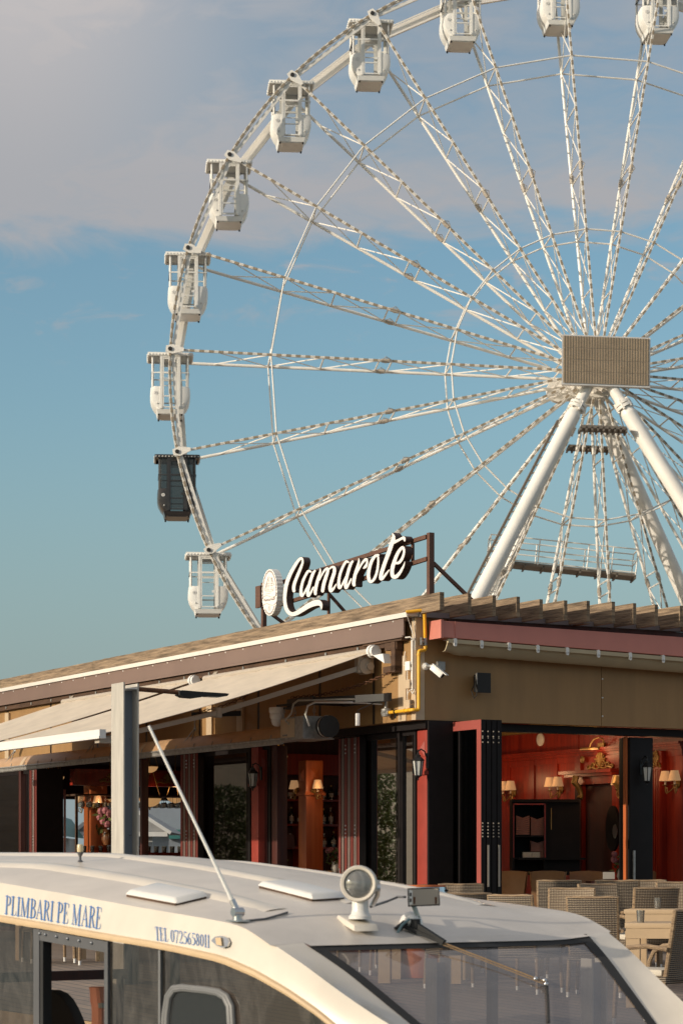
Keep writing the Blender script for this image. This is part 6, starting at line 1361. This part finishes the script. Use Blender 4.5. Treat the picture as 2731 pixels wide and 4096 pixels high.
# rails moulded along the roof
for y in (.45, 1.0, 1.95):
    rows = []
    for x in [-6.1 + i * .16 for i in range(36)]:
        h = .020 * min(1, max(0, (-.36 - x) / .55)); rows.append([BT(x, y + o * (.085 - .01), roof(x, y + o * .075) + h * e - .002) for o, e in ((-1, 0), (-.62, .8), (-.2, 1), (.2, 1), (.62, .8), (1, 0))])
    mb = MB(); mb.grid(rows); mb.build('roof_rail', M['gel'], rf_)
# side bands curving down into the front pillars
def band(fn, nm):
    xx = [-6.2 + i * .2 for i in range(30)] + [-.3 + i * .06 for i in range(26)]
    rows = [[fn(x, taper(x) + .06 * f ** 1.6, smoothz(Lz, x, .05) + (smoothz(Kz, x, .06) - smoothz(Lz, x, .05)) * f) for f in (.16, .3, .5, .7, .85, .94, 1)] for x in xx]
    mb = MB(); mb.grid(rows); o = mb.build(nm, M['gel'], boat)
    mb = MB(); rows = [[fn(x, taper(x) + a, smoothz(Lz, x, .05) + (smoothz(Kz, x, .06) - smoothz(Lz, x, .05)) * f) for f, a in ((-.02, .02), (-.02, -.016), (.05, -.02), (.13, -.014), (.165, .004))] for x in xx]; mb.grid(rows); mb.build('rub_strip', M['gelband'], o); return o
M['gelband'] = mat('tan_gelcoat_edge', (0.62, 0.45, 0.27), .4, var=.06)
bs_ = band(BT, 'side_band'); band(MIR, 'side_band')
# windscreen edge curve and the pillars
WL = []
for u, v in ((1235, 3786), (1310, 3836), (1391, 3893), (1510, 3990), (1640, 4096)):
    x = 0
    for _ in range(12): y = .26 + .26 * max(0, x); x, z = BP(u, v, y)
    WL.append((x, y, z))
x0, y0, z0 = WL[0]; dx = [(WL[-1][i] - WL[-2][i]) for i in range(3)]; s = (1.05 - WL[-1][0]) / dx[0]; WL.append(tuple(WL[-1][i] + dx[i] * s for i in range(3)))
def wl(x):
    for p, q in zip(WL, WL[1:]):
        if x <= q[0] or q is WL[-1]: t = (x - p[0]) / (q[0] - p[0]); return tuple(p[i] + (q[i] - p[i]) * t for i in range(3))
for fn in (BT, MIR):
    rows = []
    rows.append([fn(-.004, y, (roof(0, y) if fn is BT else roof(0, BW - y) - rollz(BW - y)) + .0005) for y in [.06 + (WL[0][1] - .06) * t for t in (0, .25, .5, .75, 1)]])
    for i in range(25):
        x = .015 + (1.05 - .015) * i / 24; a = (x, taper(x) + .06, smoothz(Kz, x, .06)); b = wl(x); rows.append([fn(*[a[k] + (b[k] - a[k]) * t - (.010 * min(1, i / 10) * math.sin(math.pi * t) if k == 2 else 0) for k in range(3)]) for t in (0, .25, .5, .75, 1)])
    mb = MB(); mb.grid(rows); mb.build('front_pillar', M['gel'], boat)
# brow between the roof and the windscreen
yy = [WL[0][1] + (BW - 2 * WL[0][1]) * i / 20 for i in range(21)]; x0, y0, z0 = WL[0]
rows = [[BT(x0 + (1 - t) * (0.0 - x0) , y, roof(0, y) * (1 - t) + z0 * t) for y in yy] for t in (0, .5, 1)]
mb = MB(); mb.grid([[BT(0.0, y, roof(0, y)) for y in yy], [BT(x0 + .015, y, z0 + .004 + rollz(y)) for y in yy]])
mb.build('brow', M['gelroof'], boat)
# windscreen: black surround and glass
E_ = [WL[0], wl(.35), WL[-1]]
def wpt(i, t, off=0): # i along the edge 0..1, t across
    x = WL[0][0] + (WL[-1][0] - WL[0][0]) * i; p = wl(x); yq = p[1] + (BW - 2 * p[1]) * t; return BT(p[0], yq, p[2] + off + rollz(yq))
ws = MB(); mb = MB(); n = 14
for i in range(n):
    for t0, t1 in ((0, .036), (.964, 1)): mb.add([wpt(i / n, t0, .003), wpt((i + 1) / n, t0, .003), wpt((i + 1) / n, t1, .006), wpt(i / n, t1, .006)], [(0, 1, 2, 3)])
for t in range(12): mb.add([wpt(0, t / 12, .005), wpt(0, (t + 1) / 12, .005), wpt(.055, (t + 1) / 12, .005), wpt(.055, t / 12, .005)], [(0, 1, 2, 3)])
sr = mb.build('windscreen_seal', M['rubber'], boat, smooth=False)
mb = MB(); mb.grid([[wpt(i / n, t / 8, -.004) for t in range(9)] for i in range(n + 1)]); mb.build('windscreen', M['wind'], boat)
# side glazing of scratched plastic
ZS = -1.25
def side(fn, u0, u1, nm, m, y=.012, zlo=ZS, par=boat, drop=.0):
    xa, xb = BP(u0, 3800, 0)[0], BP(u1, 3800, 0)[0]; n = max(2, int((xb - xa) / .08)); mb = MB()
    mb.grid([[fn(xa + (xb - xa) * i / n, taper(xa + (xb - xa) * i / n) + y, z) for z in (zlo, smoothz(Lz, xa + (xb - xa) * i / n, .05) - .012 - drop)] for i in range(n + 1)]); return mb.build(nm, m, par)
M['grey'] = mat('grey_window_frame', (.10, .10, .105), .5, var=.1)
M['greyl'] = mat('light_grey_rubber', (.17, .17, .17), .5, var=.1)
side(BT, -700, 139, 'side_window', M['plast']); side(BT, 432, 638, 'side_window', M['plast']); sw = side(BT, 644, 1330, 'side_window', M['plast'])
for u0, u1, m in ((137, 160, 'grey'), (420, 434, 'grey'), (636, 644, 'greyl')):
    xa, xb = BP(u0, 3800, 0)[0], BP(u1, 3800, 0)[0]; mb = MB(); mb.bb(xa, xb, -.004, .03, ZS, Lz(xa) - .014, BT); mb.build('window_post', M[m], boat, smooth=False)
xa, xb = BP(158, 3800, 0)[0], BP(172, 3800, 0)[0]; mb = MB(); mb.bb(xa, xb, .002, .06, ZS, Lz(xa) - .07, BT); mb.build('opening_edge', M['rubber'], boat, smooth=False)
xa, xb = BP(160, 3800, 0)[0], BP(422, 3800, 0)[0]; mb = MB(); n = 8
mb.slab([[BT(xa + (xb - xa) * i / n, -.002, Lz(xa + (xb - xa) * i / n) - d) for i in range(n + 1)] for d in (.012, .075)], PD * .02); hb = mb.build('window_header', M['grey'], boat, smooth=False)
mb = MB()
for u in (165, 187, 231, 276, 322, 371): x = BP(u, 3740, 0)[0]; mb.ball(BT(x, -.006, Lz(x) - .035), .010, 7)
mb.build('snap_fastener', M['steel'], hb)
# small rounded window set in the forward panel
R_ = [BP(u, v, 0) for u, v in ((655, 4180), (660, 4060), (672, 3985), (695, 3952), (730, 3947), (830, 3957), (880, 3966), (912, 3985), (930, 4025), (934, 4100), (934, 4180))]
mb = MB(); rows = []
pts = [BT(x, taper(x) - .004, z) for x, z in R_]; mb.tube(pts, .016, 8); cen = sum((p for p in pts), V()) / len(pts); mb.tube([p + (cen - p) * .09 for p in pts], .018, 8); mb.build('small_window_frame', M['greyl'], sw)
mb = MB(); mb.prism([p + (cen - p) * .13 + PD * .004 for p in pts], PD * .002); mb.build('small_window_pane', M['dglass'], sw, smooth=False)
# far side posts, stern rail, floor, seats, hull
for x in (-1.1, -2.9, -4.6):
    mb = MB(); mb.bb(x, x + .05, BW - .05, BW - .0, ZS, Lz(x), BT); mb.build('window_post', M['grey'], boat, smooth=False)
mb = MB(); mb.bar(BT(-5.2, .05, -.77), BT(-5.2, BW - .05, -.77), .05, .07); 
for y in (.1, 1.2, 2.4): mb.bar(BT(-5.2, y, -.78), BT(-5.2, y, -1.3), .05, .05)
mb.build('stern_rail', M['darkred'], boat, smooth=False)
mb = MB(); mb.tube([BT(-2.85, .85, -2.1), BT(-2.85, .85, roof(-2.85, .85) - .03)], .022, 10); mb.build('grab_pole', M['steel'], boat)
sec = [(-6.3, 1.10), (-4, 1.25), (-1, 1.27), (.6, 1.2), (1.8, .95), (2.9, .5), (3.7, .03)]
mb = MB(); rows = []
for x, w in sec: rows.append([BT(x, 1.25 + s * w * k, z) for s, k, z in ((-1, 1, ZS), (-1, 1.04, ZS - .12), (-1, .93, -2.5), (-1, .75, -3.1), (0, 0, -3.4), (1, .75, -3.1), (1, .93, -2.5), (1, 1.04, ZS - .12), (1, 1, ZS))])
mb.grid(rows); mb.add([p for p in rows[0]], [tuple(range(9))]); mb.build('hull', M['gelw'], boat)
mb = MB(); mb.grid([[BT(x, 1.25 - w * .97, ZS - .02), BT(x, 1.25 + w * .97, ZS - .02)] for x, w in sec[3:]]); mb.build('foredeck', M['gelw'], boat)
mb = MB(); mb.grid([[BT(x, .1, -2.15), BT(x, 2.4, -2.15)] for x in (-6.2, -2, .6)]); mb.grid([[BT(.62, y, z) for y in (.05, 2.45)] for z in (-2.15, ZS)]); mb.build('cabin_floor', M['grey'], boat)
def bseat(x, y, w, h, t):
    mb = MB(); pr = [(-w / 2, -.8), (-w / 2, h - .2), (-w / 2 + .05, h - .07), (-w / 2 + .14, h - .01), (0, h), (w / 2 - .12, h - .03), (w / 2 - .04, h - .12), (w / 2, h - .3), (w / 2 + .05, -.8)]
    mb.prism([BT(x, y, -.8) + V((px, 0, pz)) * 1 for px, pz in pr], V((0, t, 0))); mb.build('seat_back', M['rubber'], boat, bevel=.02)
p = P(215, 3960, 15.2); mb = MB(); kk = F / 15.2
mb.prism([P(u, v, 15.2) for u, v in ((150, 4300), (150, 3970), (172, 3962), (205, 3963), (235, 3976), (258, 4000), (278, 4035), (296, 4075), (312, 4120), (330, 4300))], V((.05, .12, 0))); mb.build('seat_back', M['rubber'], boat, bevel=.012)
# life vest hung on the pole
q = BT(-2.85, .85, 0); Yv = q.y - .06; lv = T('life_vest', 'faded orange life vest with a grey reflective band hung inside the open boat window', 'life vest', P(390, 4000, Yv))
def vest(rows_, nm, m, par, dy=0.0):
    mb = MB(); rr = []
    for u0, u1, v in rows_: rr.append([P(u0 + (u1 - u0) * t, v, Yv + dy - .07 * math.sin(math.pi * t)) for t in (0, .2, .4, .6, .8, 1)])
    mb.slab(rr, V((0, .12, 0))); return mb.build(nm, m, par)
vs0 = vest([(356, 420, 3950), (360, 425, 3962), (362, 430, 4005), (366, 432, 4020), (368, 434, 4050), (366, 436, 4180)], 'vest_body', M['orange'], lv)
vest([(371, 434, 4012), (373, 435, 4032)], 'reflective_band', M['lifegrey'], vs0, -.006)
# lettering on the side band
def bandpt(u, v, off=0.0):
    y = .02
    for _ in range(10):
        x, z = BP(u, v, y); f = min(1, max(0, (z - smoothz(Lz, x, .05)) / (smoothz(Kz, x, .06) - smoothz(Lz, x, .05)))); y = taper(x) + .06 * f ** 1.6
    return BT(x, y - .004 - off, z)
def lettering(s, bl, br, tl, tr, nm, k=1.0):
    st, w = text_strokes(s); st = [[(p[0], p[1], p[2] * k) for p in q] for q in st]; fl = field(st, .017)
    def fn(x, y, d):
        t = x / w; b = [bl[i] + (br[i] - bl[i]) * t for i in (0, 1)]; a = [tl[i] + (tr[i] - tl[i]) * t for i in (0, 1)]; return bandpt(b[0] + (a[0] - b[0]) * y, b[1] + (a[1] - b[1]) * y)
    mb = ink(MB(), fl, 0, fn, 0); return mb.build(nm, M['blueink'], bs_, smooth=False)
lettering('PLIMBARI PE MARE', (22, 3655), (407, 3716), (26, 3583), (414, 3632), 'lettering', .9)
lettering('TEL 0725658011', (625, 3759), (843, 3791), (622, 3707), (843, 3741), 'lettering', .85)
nv = MB(); c = [bandpt(u, v, .004) for u, v in ((856, 3762), (872, 3747), (898, 3743), (920, 3751), (928, 3768), (922, 3785), (902, 3791), (880, 3783))]; nv.prism(c, -PD * .012); no = nv.build('side_light', M['steel'], boat, smooth=False)
nv = MB(); c = [bandpt(u, v, .018) for u, v in ((880, 3750), (902, 3750), (906, 3782), (884, 3778))]; nv.prism(c, -PD * .008); nv.build('amber_lens', M['gelband'], no, smooth=False)
# roof fittings, each its own thing
def hatch(pix, h, lab):
    q = [hit(u, v) for u, v in pix]; g = T('roof_hatch', lab, 'hatch', BT(*q[0]), group='white vents on the boat roof'); mb = MB(); cx_, cy_ = sum(p[0] for p in q) / 4, sum(p[1] for p in q) / 4
    lo = [BT(x, y, roof(x, y) + .008) for x, y, z in q]; hi = [BT(x + (cx_ - x) * .10, y + (cy_ - y) * .16, roof(x, y) + h) for x, y, z in q]; mb.hexa(lo + hi); lid = mb.build('lid', M['gelw'], g, bevel=.012)
    mb = MB(); mb.hexa([BT(x + (cx_ - x) * .06, y + (cy_ - y) * .06, roof(x, y) - .004) for x, y, z in q] + [BT(x + (cx_ - x) * .06, y + (cy_ - y) * .06, roof(x, y) + .01) for x, y, z in q]); mb.build('gasket', M['darkwood'], g, smooth=False)
def hq(u, v, lx, ly):
    x, y, z = hit(u, v); return [(x - lx, y - ly), (x + lx, y - ly), (x + lx, y + ly), (x - lx, y + ly)]
def hatch2(u, v, lx, ly, h, lab):
    x0, y0, _ = hit(u, v); q = [(x0 + a * lx, y0 + b * ly) for a, b in ((-1, -1), (1, -1), (1, 1), (-1, 1))]; g = T('roof_hatch', lab, 'hatch', BT(x0, y0, roof(x0, y0)), group='white vents on the boat roof')
    def rp(x, y, k, dz): xx, yy_ = x0 + (x - x0) * k, y0 + (y - y0) * k; return BT(xx, yy_, roof(xx, yy_) + dz)
    mb = MB(); mb.hexa([rp(x, y, 1, .012) for x, y in q] + [rp(x, y, .86, h) for x, y in q]); mb.build('lid', M['gelw'], g, bevel=.014)
    mb = MB(); mb.hexa([rp(x, y, .93, -.006) for x, y in q] + [rp(x, y, .93, .013) for x, y in q]); mb.build('gasket', M['darkwood'], g, smooth=False)
hatch2(665, 3588, .27, .11, .042, 'white vent hatch on the boat roof left of the aerial'); hatch2(1205, 3572, .27, .12, .042, 'white vent hatch on the boat roof left of the searchlight')
# aerial
x, y, z = hit(951, 3686); base = BT(x, y, roof(x, y)); an = T('radio_aerial', 'long white aerial leaning left from a steel ratchet mount on the boat', 'aerial', base)
top = P(596, 2903, base.y + .05); mb = MB(); st = base + V((0, 0, .05)); d = (top - st).normalized(); mb.tube([st + d * .03, st + d * .14, st + d * .5, top], .01, 8, rs=[.013, .011, .008, .0075]); mb.build('whip', M['white'], an)
mb = MB(); mb.box(base + V((0, 0, .003)), .12, .07, .008, HD, PD); mb.cyl(base, base + V((0, 0, .035)), .026, 12); mb.cyl(st - PD * .03, st + PD * .03, .024, 12); mb.tube([st, st + d * .07], .017, 8); mb.build('mount', M['steel'], an)
mb = MB(); pp = [hit(u, v) for u, v in ((985, 3688), (1060, 3682), (1110, 3668), (1150, 3655))]; mb.tube([BT(a, b, roof(a, b) + .006) for a, b, c in pp], .006, 6); mb.build('cable', M['grey'], an)
# masthead lamp
x, y, z = hit(322, 3447); c = BT(x, y, roof(x, y)); nl = T('navigation_lamp', 'small lamp with yellowed glass on a dark stem at the back of the boat roof', 'lamp', c); k = F / c.y
mb = MB(); mb.lathe(c, [(12 / k, 0), (10 / k, 3 / k), (5 / k, 8 / k), (5 / k, 20 / k), (9 / k, 28 / k), (14 / k, 36 / k), (14 / k, 39 / k)], 14); mb.build('stem', M['grey'], nl)
mb = MB(); mb.lathe(c + V((0, 0, 39 / k)), [(12 / k, 0), (13 / k, 8 / k), (13 / k, 22 / k), (11 / k, 30 / k), (8 / k, 31 / k)], 14); mb.build('lamp_glass', mat('yellowed_glass', (.62, .50, .30), .3, var=.15, scale=30), nl)
# searchlight
x, y, z = hit(1420, 3712); c = BT(x, y, roof(x, y)); k = F / c.y; se = T('searchlight', 'big round cream searchlight on a pedestal on the boat roof', 'searchlight', c)
hx = V((1, 0, 0)); fw = V((0, -1, 0)); up = V((0, 0, 1)); px = lambda dx_, dz_, dy=0: c + V((dx_ / k, dy, dz_ / k))
mb = MB(); mb.hexa([px(-82, 28, .10), px(-4, -16, -.12), px(98, -14, -.06), px(60, 26, .14), px(-70, 52, .10), px(-6, 12, -.09), px(88, 14, -.03), px(52, 44, .12)]); mb.build('base', M['gel'], se, bevel=.012)
mb = MB(); bc = px(20, 34); mb.lathe(bc, [(46 / k, 0), (46 / k, 12 / k), (38 / k, 18 / k), (33 / k, 36 / k), (32 / k, 88 / k)], 20); mb.build('pedestal', M['gelw'], se)
hc = px(17, 174, -.02); ax = V((-.16, -1, .04)).normalized(); rr = 74 / k
mb = MB(); mb.lathe(hc, [(.03, -.13), (rr * .62, -.125), (rr * .86, -.07), (rr * .93, -.0), (rr, .012), (rr * 1.0, .035), (rr * .93, .048), (rr * .78, .045), (rr * .77, .03)], 36, ax); hd_ = mb.build('housing', M['gel'], se)
mb = MB(); mb.lathe(hc, [(.001, -.06), (rr * .4, -.045), (rr * .66, -.005), (rr * .76, .03)], 30, ax); mb.build('reflector', mat('lamp_reflector', (.66, .66, .66), .22, .55), hd_)
mb = MB(); mb.lathe(hc + ax * .034, [(rr * .77, 0), (rr * .6, .012), (rr * .3, .02), (.001, .022)], 30, ax); mb.build('lens', M['lens'], hd_)
mb = MB(); mb.cyl(hc - ax * .03, hc + ax * .01, .012, 10); mb.build('bulb', M['gold'], hd_)
mb = MB(); s_ = hc + hx * rr * .98 - V((0, 0, .02)); mb.tube([s_ + V((0, .03, .04)), s_ + V((-.0, .03, -.04)), s_ + V((-.03, .03, -.10))], .014, 7); mb.cyl(s_ - hx * .02, s_ + hx * .015, .02, 10); mb.build('tilt_knob', M['steel'], se)
# work light with rusty streaks on a bent bracket
wl0 = T('work_light', 'rectangular black rimmed work light with rust streaks facing us on the boat roof', 'work light', P(1690, 3640, 13.0)); Yw = 13.0
def wq(pts, d0, d1, nm, m, par): mb = MB(); mb.prism([P(u, v, Yw + d0) for u, v in pts], V((.004, d1, 0))); return mb.build(nm, m, par, smooth=False)
fr_ = wq([(1629, 3553), (1754, 3549), (1757, 3622), (1631, 3627)], 0, .03, 'rim', M['rubber'], wl0)
wq([(1634, 3558), (1750, 3554), (1752, 3617), (1636, 3622)], -.003, .002, 'lamp_glass', M['armgrey'], fr_); wq([(1635, 3559), (1646, 3562), (1646, 3617), (1636, 3621)], -.007, .003, 'white_edge', M['white'], fr_)
for u in (1652, 1738): wq([(u, 3588), (u + 6, 3588), (u + 5, 3616), (u + 1, 3616)], -.006, .002, 'rust_streak', M['rust'], fr_)
for v in (3571, 3594): wq([(1638, v), (1642, v), (1642, v + 14), (1638, v + 14)], -.011, .002, 'slot', M['rubber'], fr_)
mb = MB(); mb.bar(P(1652, 3622, Yw + .03), P(1668, 3660, Yw + .02), .03, .012); mb.tube([P(1662, 3628, Yw), P(1670, 3650, Yw - .02), P(1676, 3668, Yw - .04)], .006, 6); mb.build('bracket', mat('teal_bracket', (.30, .36, .35), .5), wl0)
mb = MB(); pp = [(1620, 3588, 13.1), (1590, 3588, 13.2), (1550, 3605, 13.15), (1510, 3618, 13.0), (1482, 3627, 12.9)]; mb.tube([P(*q) for q in pp], .007, 6); mb.build('cable', M['grey'], wl0)
# wiper with its white motor cover
wp = T('wiper', 'windscreen wiper with white motor cover and a long thin tan arm across the boat windscreen', 'wiper', P(1650, 3700, 12.9))
x, y, z = hit(1650, 3712); c = BT(x, y, roof(x, y)); k = F / c.y
mb = MB(); mb.lathe(c + V((-.01, .02, 0)), [(48 / k, 0), (50 / k, 20 / k), (40 / k, 45 / k), (22 / k, 60 / k), (4 / k, 66 / k)], 9); cv = mb.build('motor_cover', M['gelw'], wp)
mb = MB(); mb.ball(c + V((-.006, -.055, 28 / k)), 26 / k, 12); mb.build('front_cap', M['white'], cv)
def winplane(u, v, off=.02):
    a, b, c_ = wpt(.02, .1), wpt(.02, .9), wpt(.8, .5); n = (b - a).cross(c_ - a).normalized(); n = n if n.z > 0 else -n; d = V(((u - CX) / F, 1, -(v - VH) / F)); o = V((0, 0, EYE)); return o + d * ((a + n * off - o).dot(n) / d.dot(n))
mb = MB(); p0 = c + V((.01, -.07, .02)); p1 = winplane(1775, 3772, .035); mb.bar(p0, p1, .035, .03); mb.bar(p0 + V((-.06, -.01, -.01)), p1, .02, .02); mb.cyl(p0 - V((0, 0, .02)), p0 + V((0, 0, .03)), .03, 12); mb.bar(p0 + V((-.1, -.02, -.03)), p0 + V((-.05, 0, .01)), .03, .03); mb.build('arm_root', M['rubber'], wp)
mb = MB(); p2 = winplane(2180, 3928, .03); mb.tube([p1, p2], .0042, 7); mb.tube([winplane(1760, 3775, .028), winplane(2170, 3934, .024)], .003, 6); mb.build('arm_rod', mat('tan_rod', (.36, .23, .115), .6), wp)
mb = MB()
for u, v in ((2140, 3915), (2176, 3922), (2182, 3936)): mb.ball(winplane(u, v, .03), .013, 8)
mb.build('arm_joint', M['steel'], wp)
mb = MB(); mb.tube([winplane(2185, 3930, .02), winplane(2190, 4000, .015), winplane(2193, 4090, .012)], .007, 6); mb.build('blade', M['rubber'], wp)
mb = MB(); mb.tube([p0 + V((-.03, -.03, .03)), p0 + V((-.07, -.05, 0)), p0 + V((-.10, -.06, -.05)), p0 + V((-.12, -.05, -.09))], .007, 6); mb.build('wire', mat('teal_wire', (.16, .25, .27), .5), wp)
# low steel mooring posts at the quay, seen through the windscreen
for u, Yq, lab in ((1740, 17.6, 'short beige steel post seen through the windscreen left of centre'), (2365, 17.2, 'short dark steel post seen through the right of the windscreen')):
    p = P(u, 3480, Yq); p.z = ter(Yq); g = T('short_post', lab, 'post', p, group='short posts along the quay'); zt = EYE - (3835 - VH) / F * Yq; mb = MB()
    for b in (0, .12): mb.hexa([V((p.x, p.y, z)) + AD * a + BD * bb_ for z in (p.z - .3, zt) for a, bb_ in ((0, b), (.14, b), (.14, b + .014), (0, b + .014))])
    mb.build('flange', M['post'], g, smooth=False); mb = MB(); mb.hexa([V((p.x, p.y, z)) + AD * a + BD * bb_ for z in (p.z - .3, zt - .03) for a, bb_ in ((.06, .0145), (.075, .0145), (.075, .1195), (.06, .1195))]); mb.build('web', M['postblue'], g, smooth=False)  # web takes the same painted shade colour
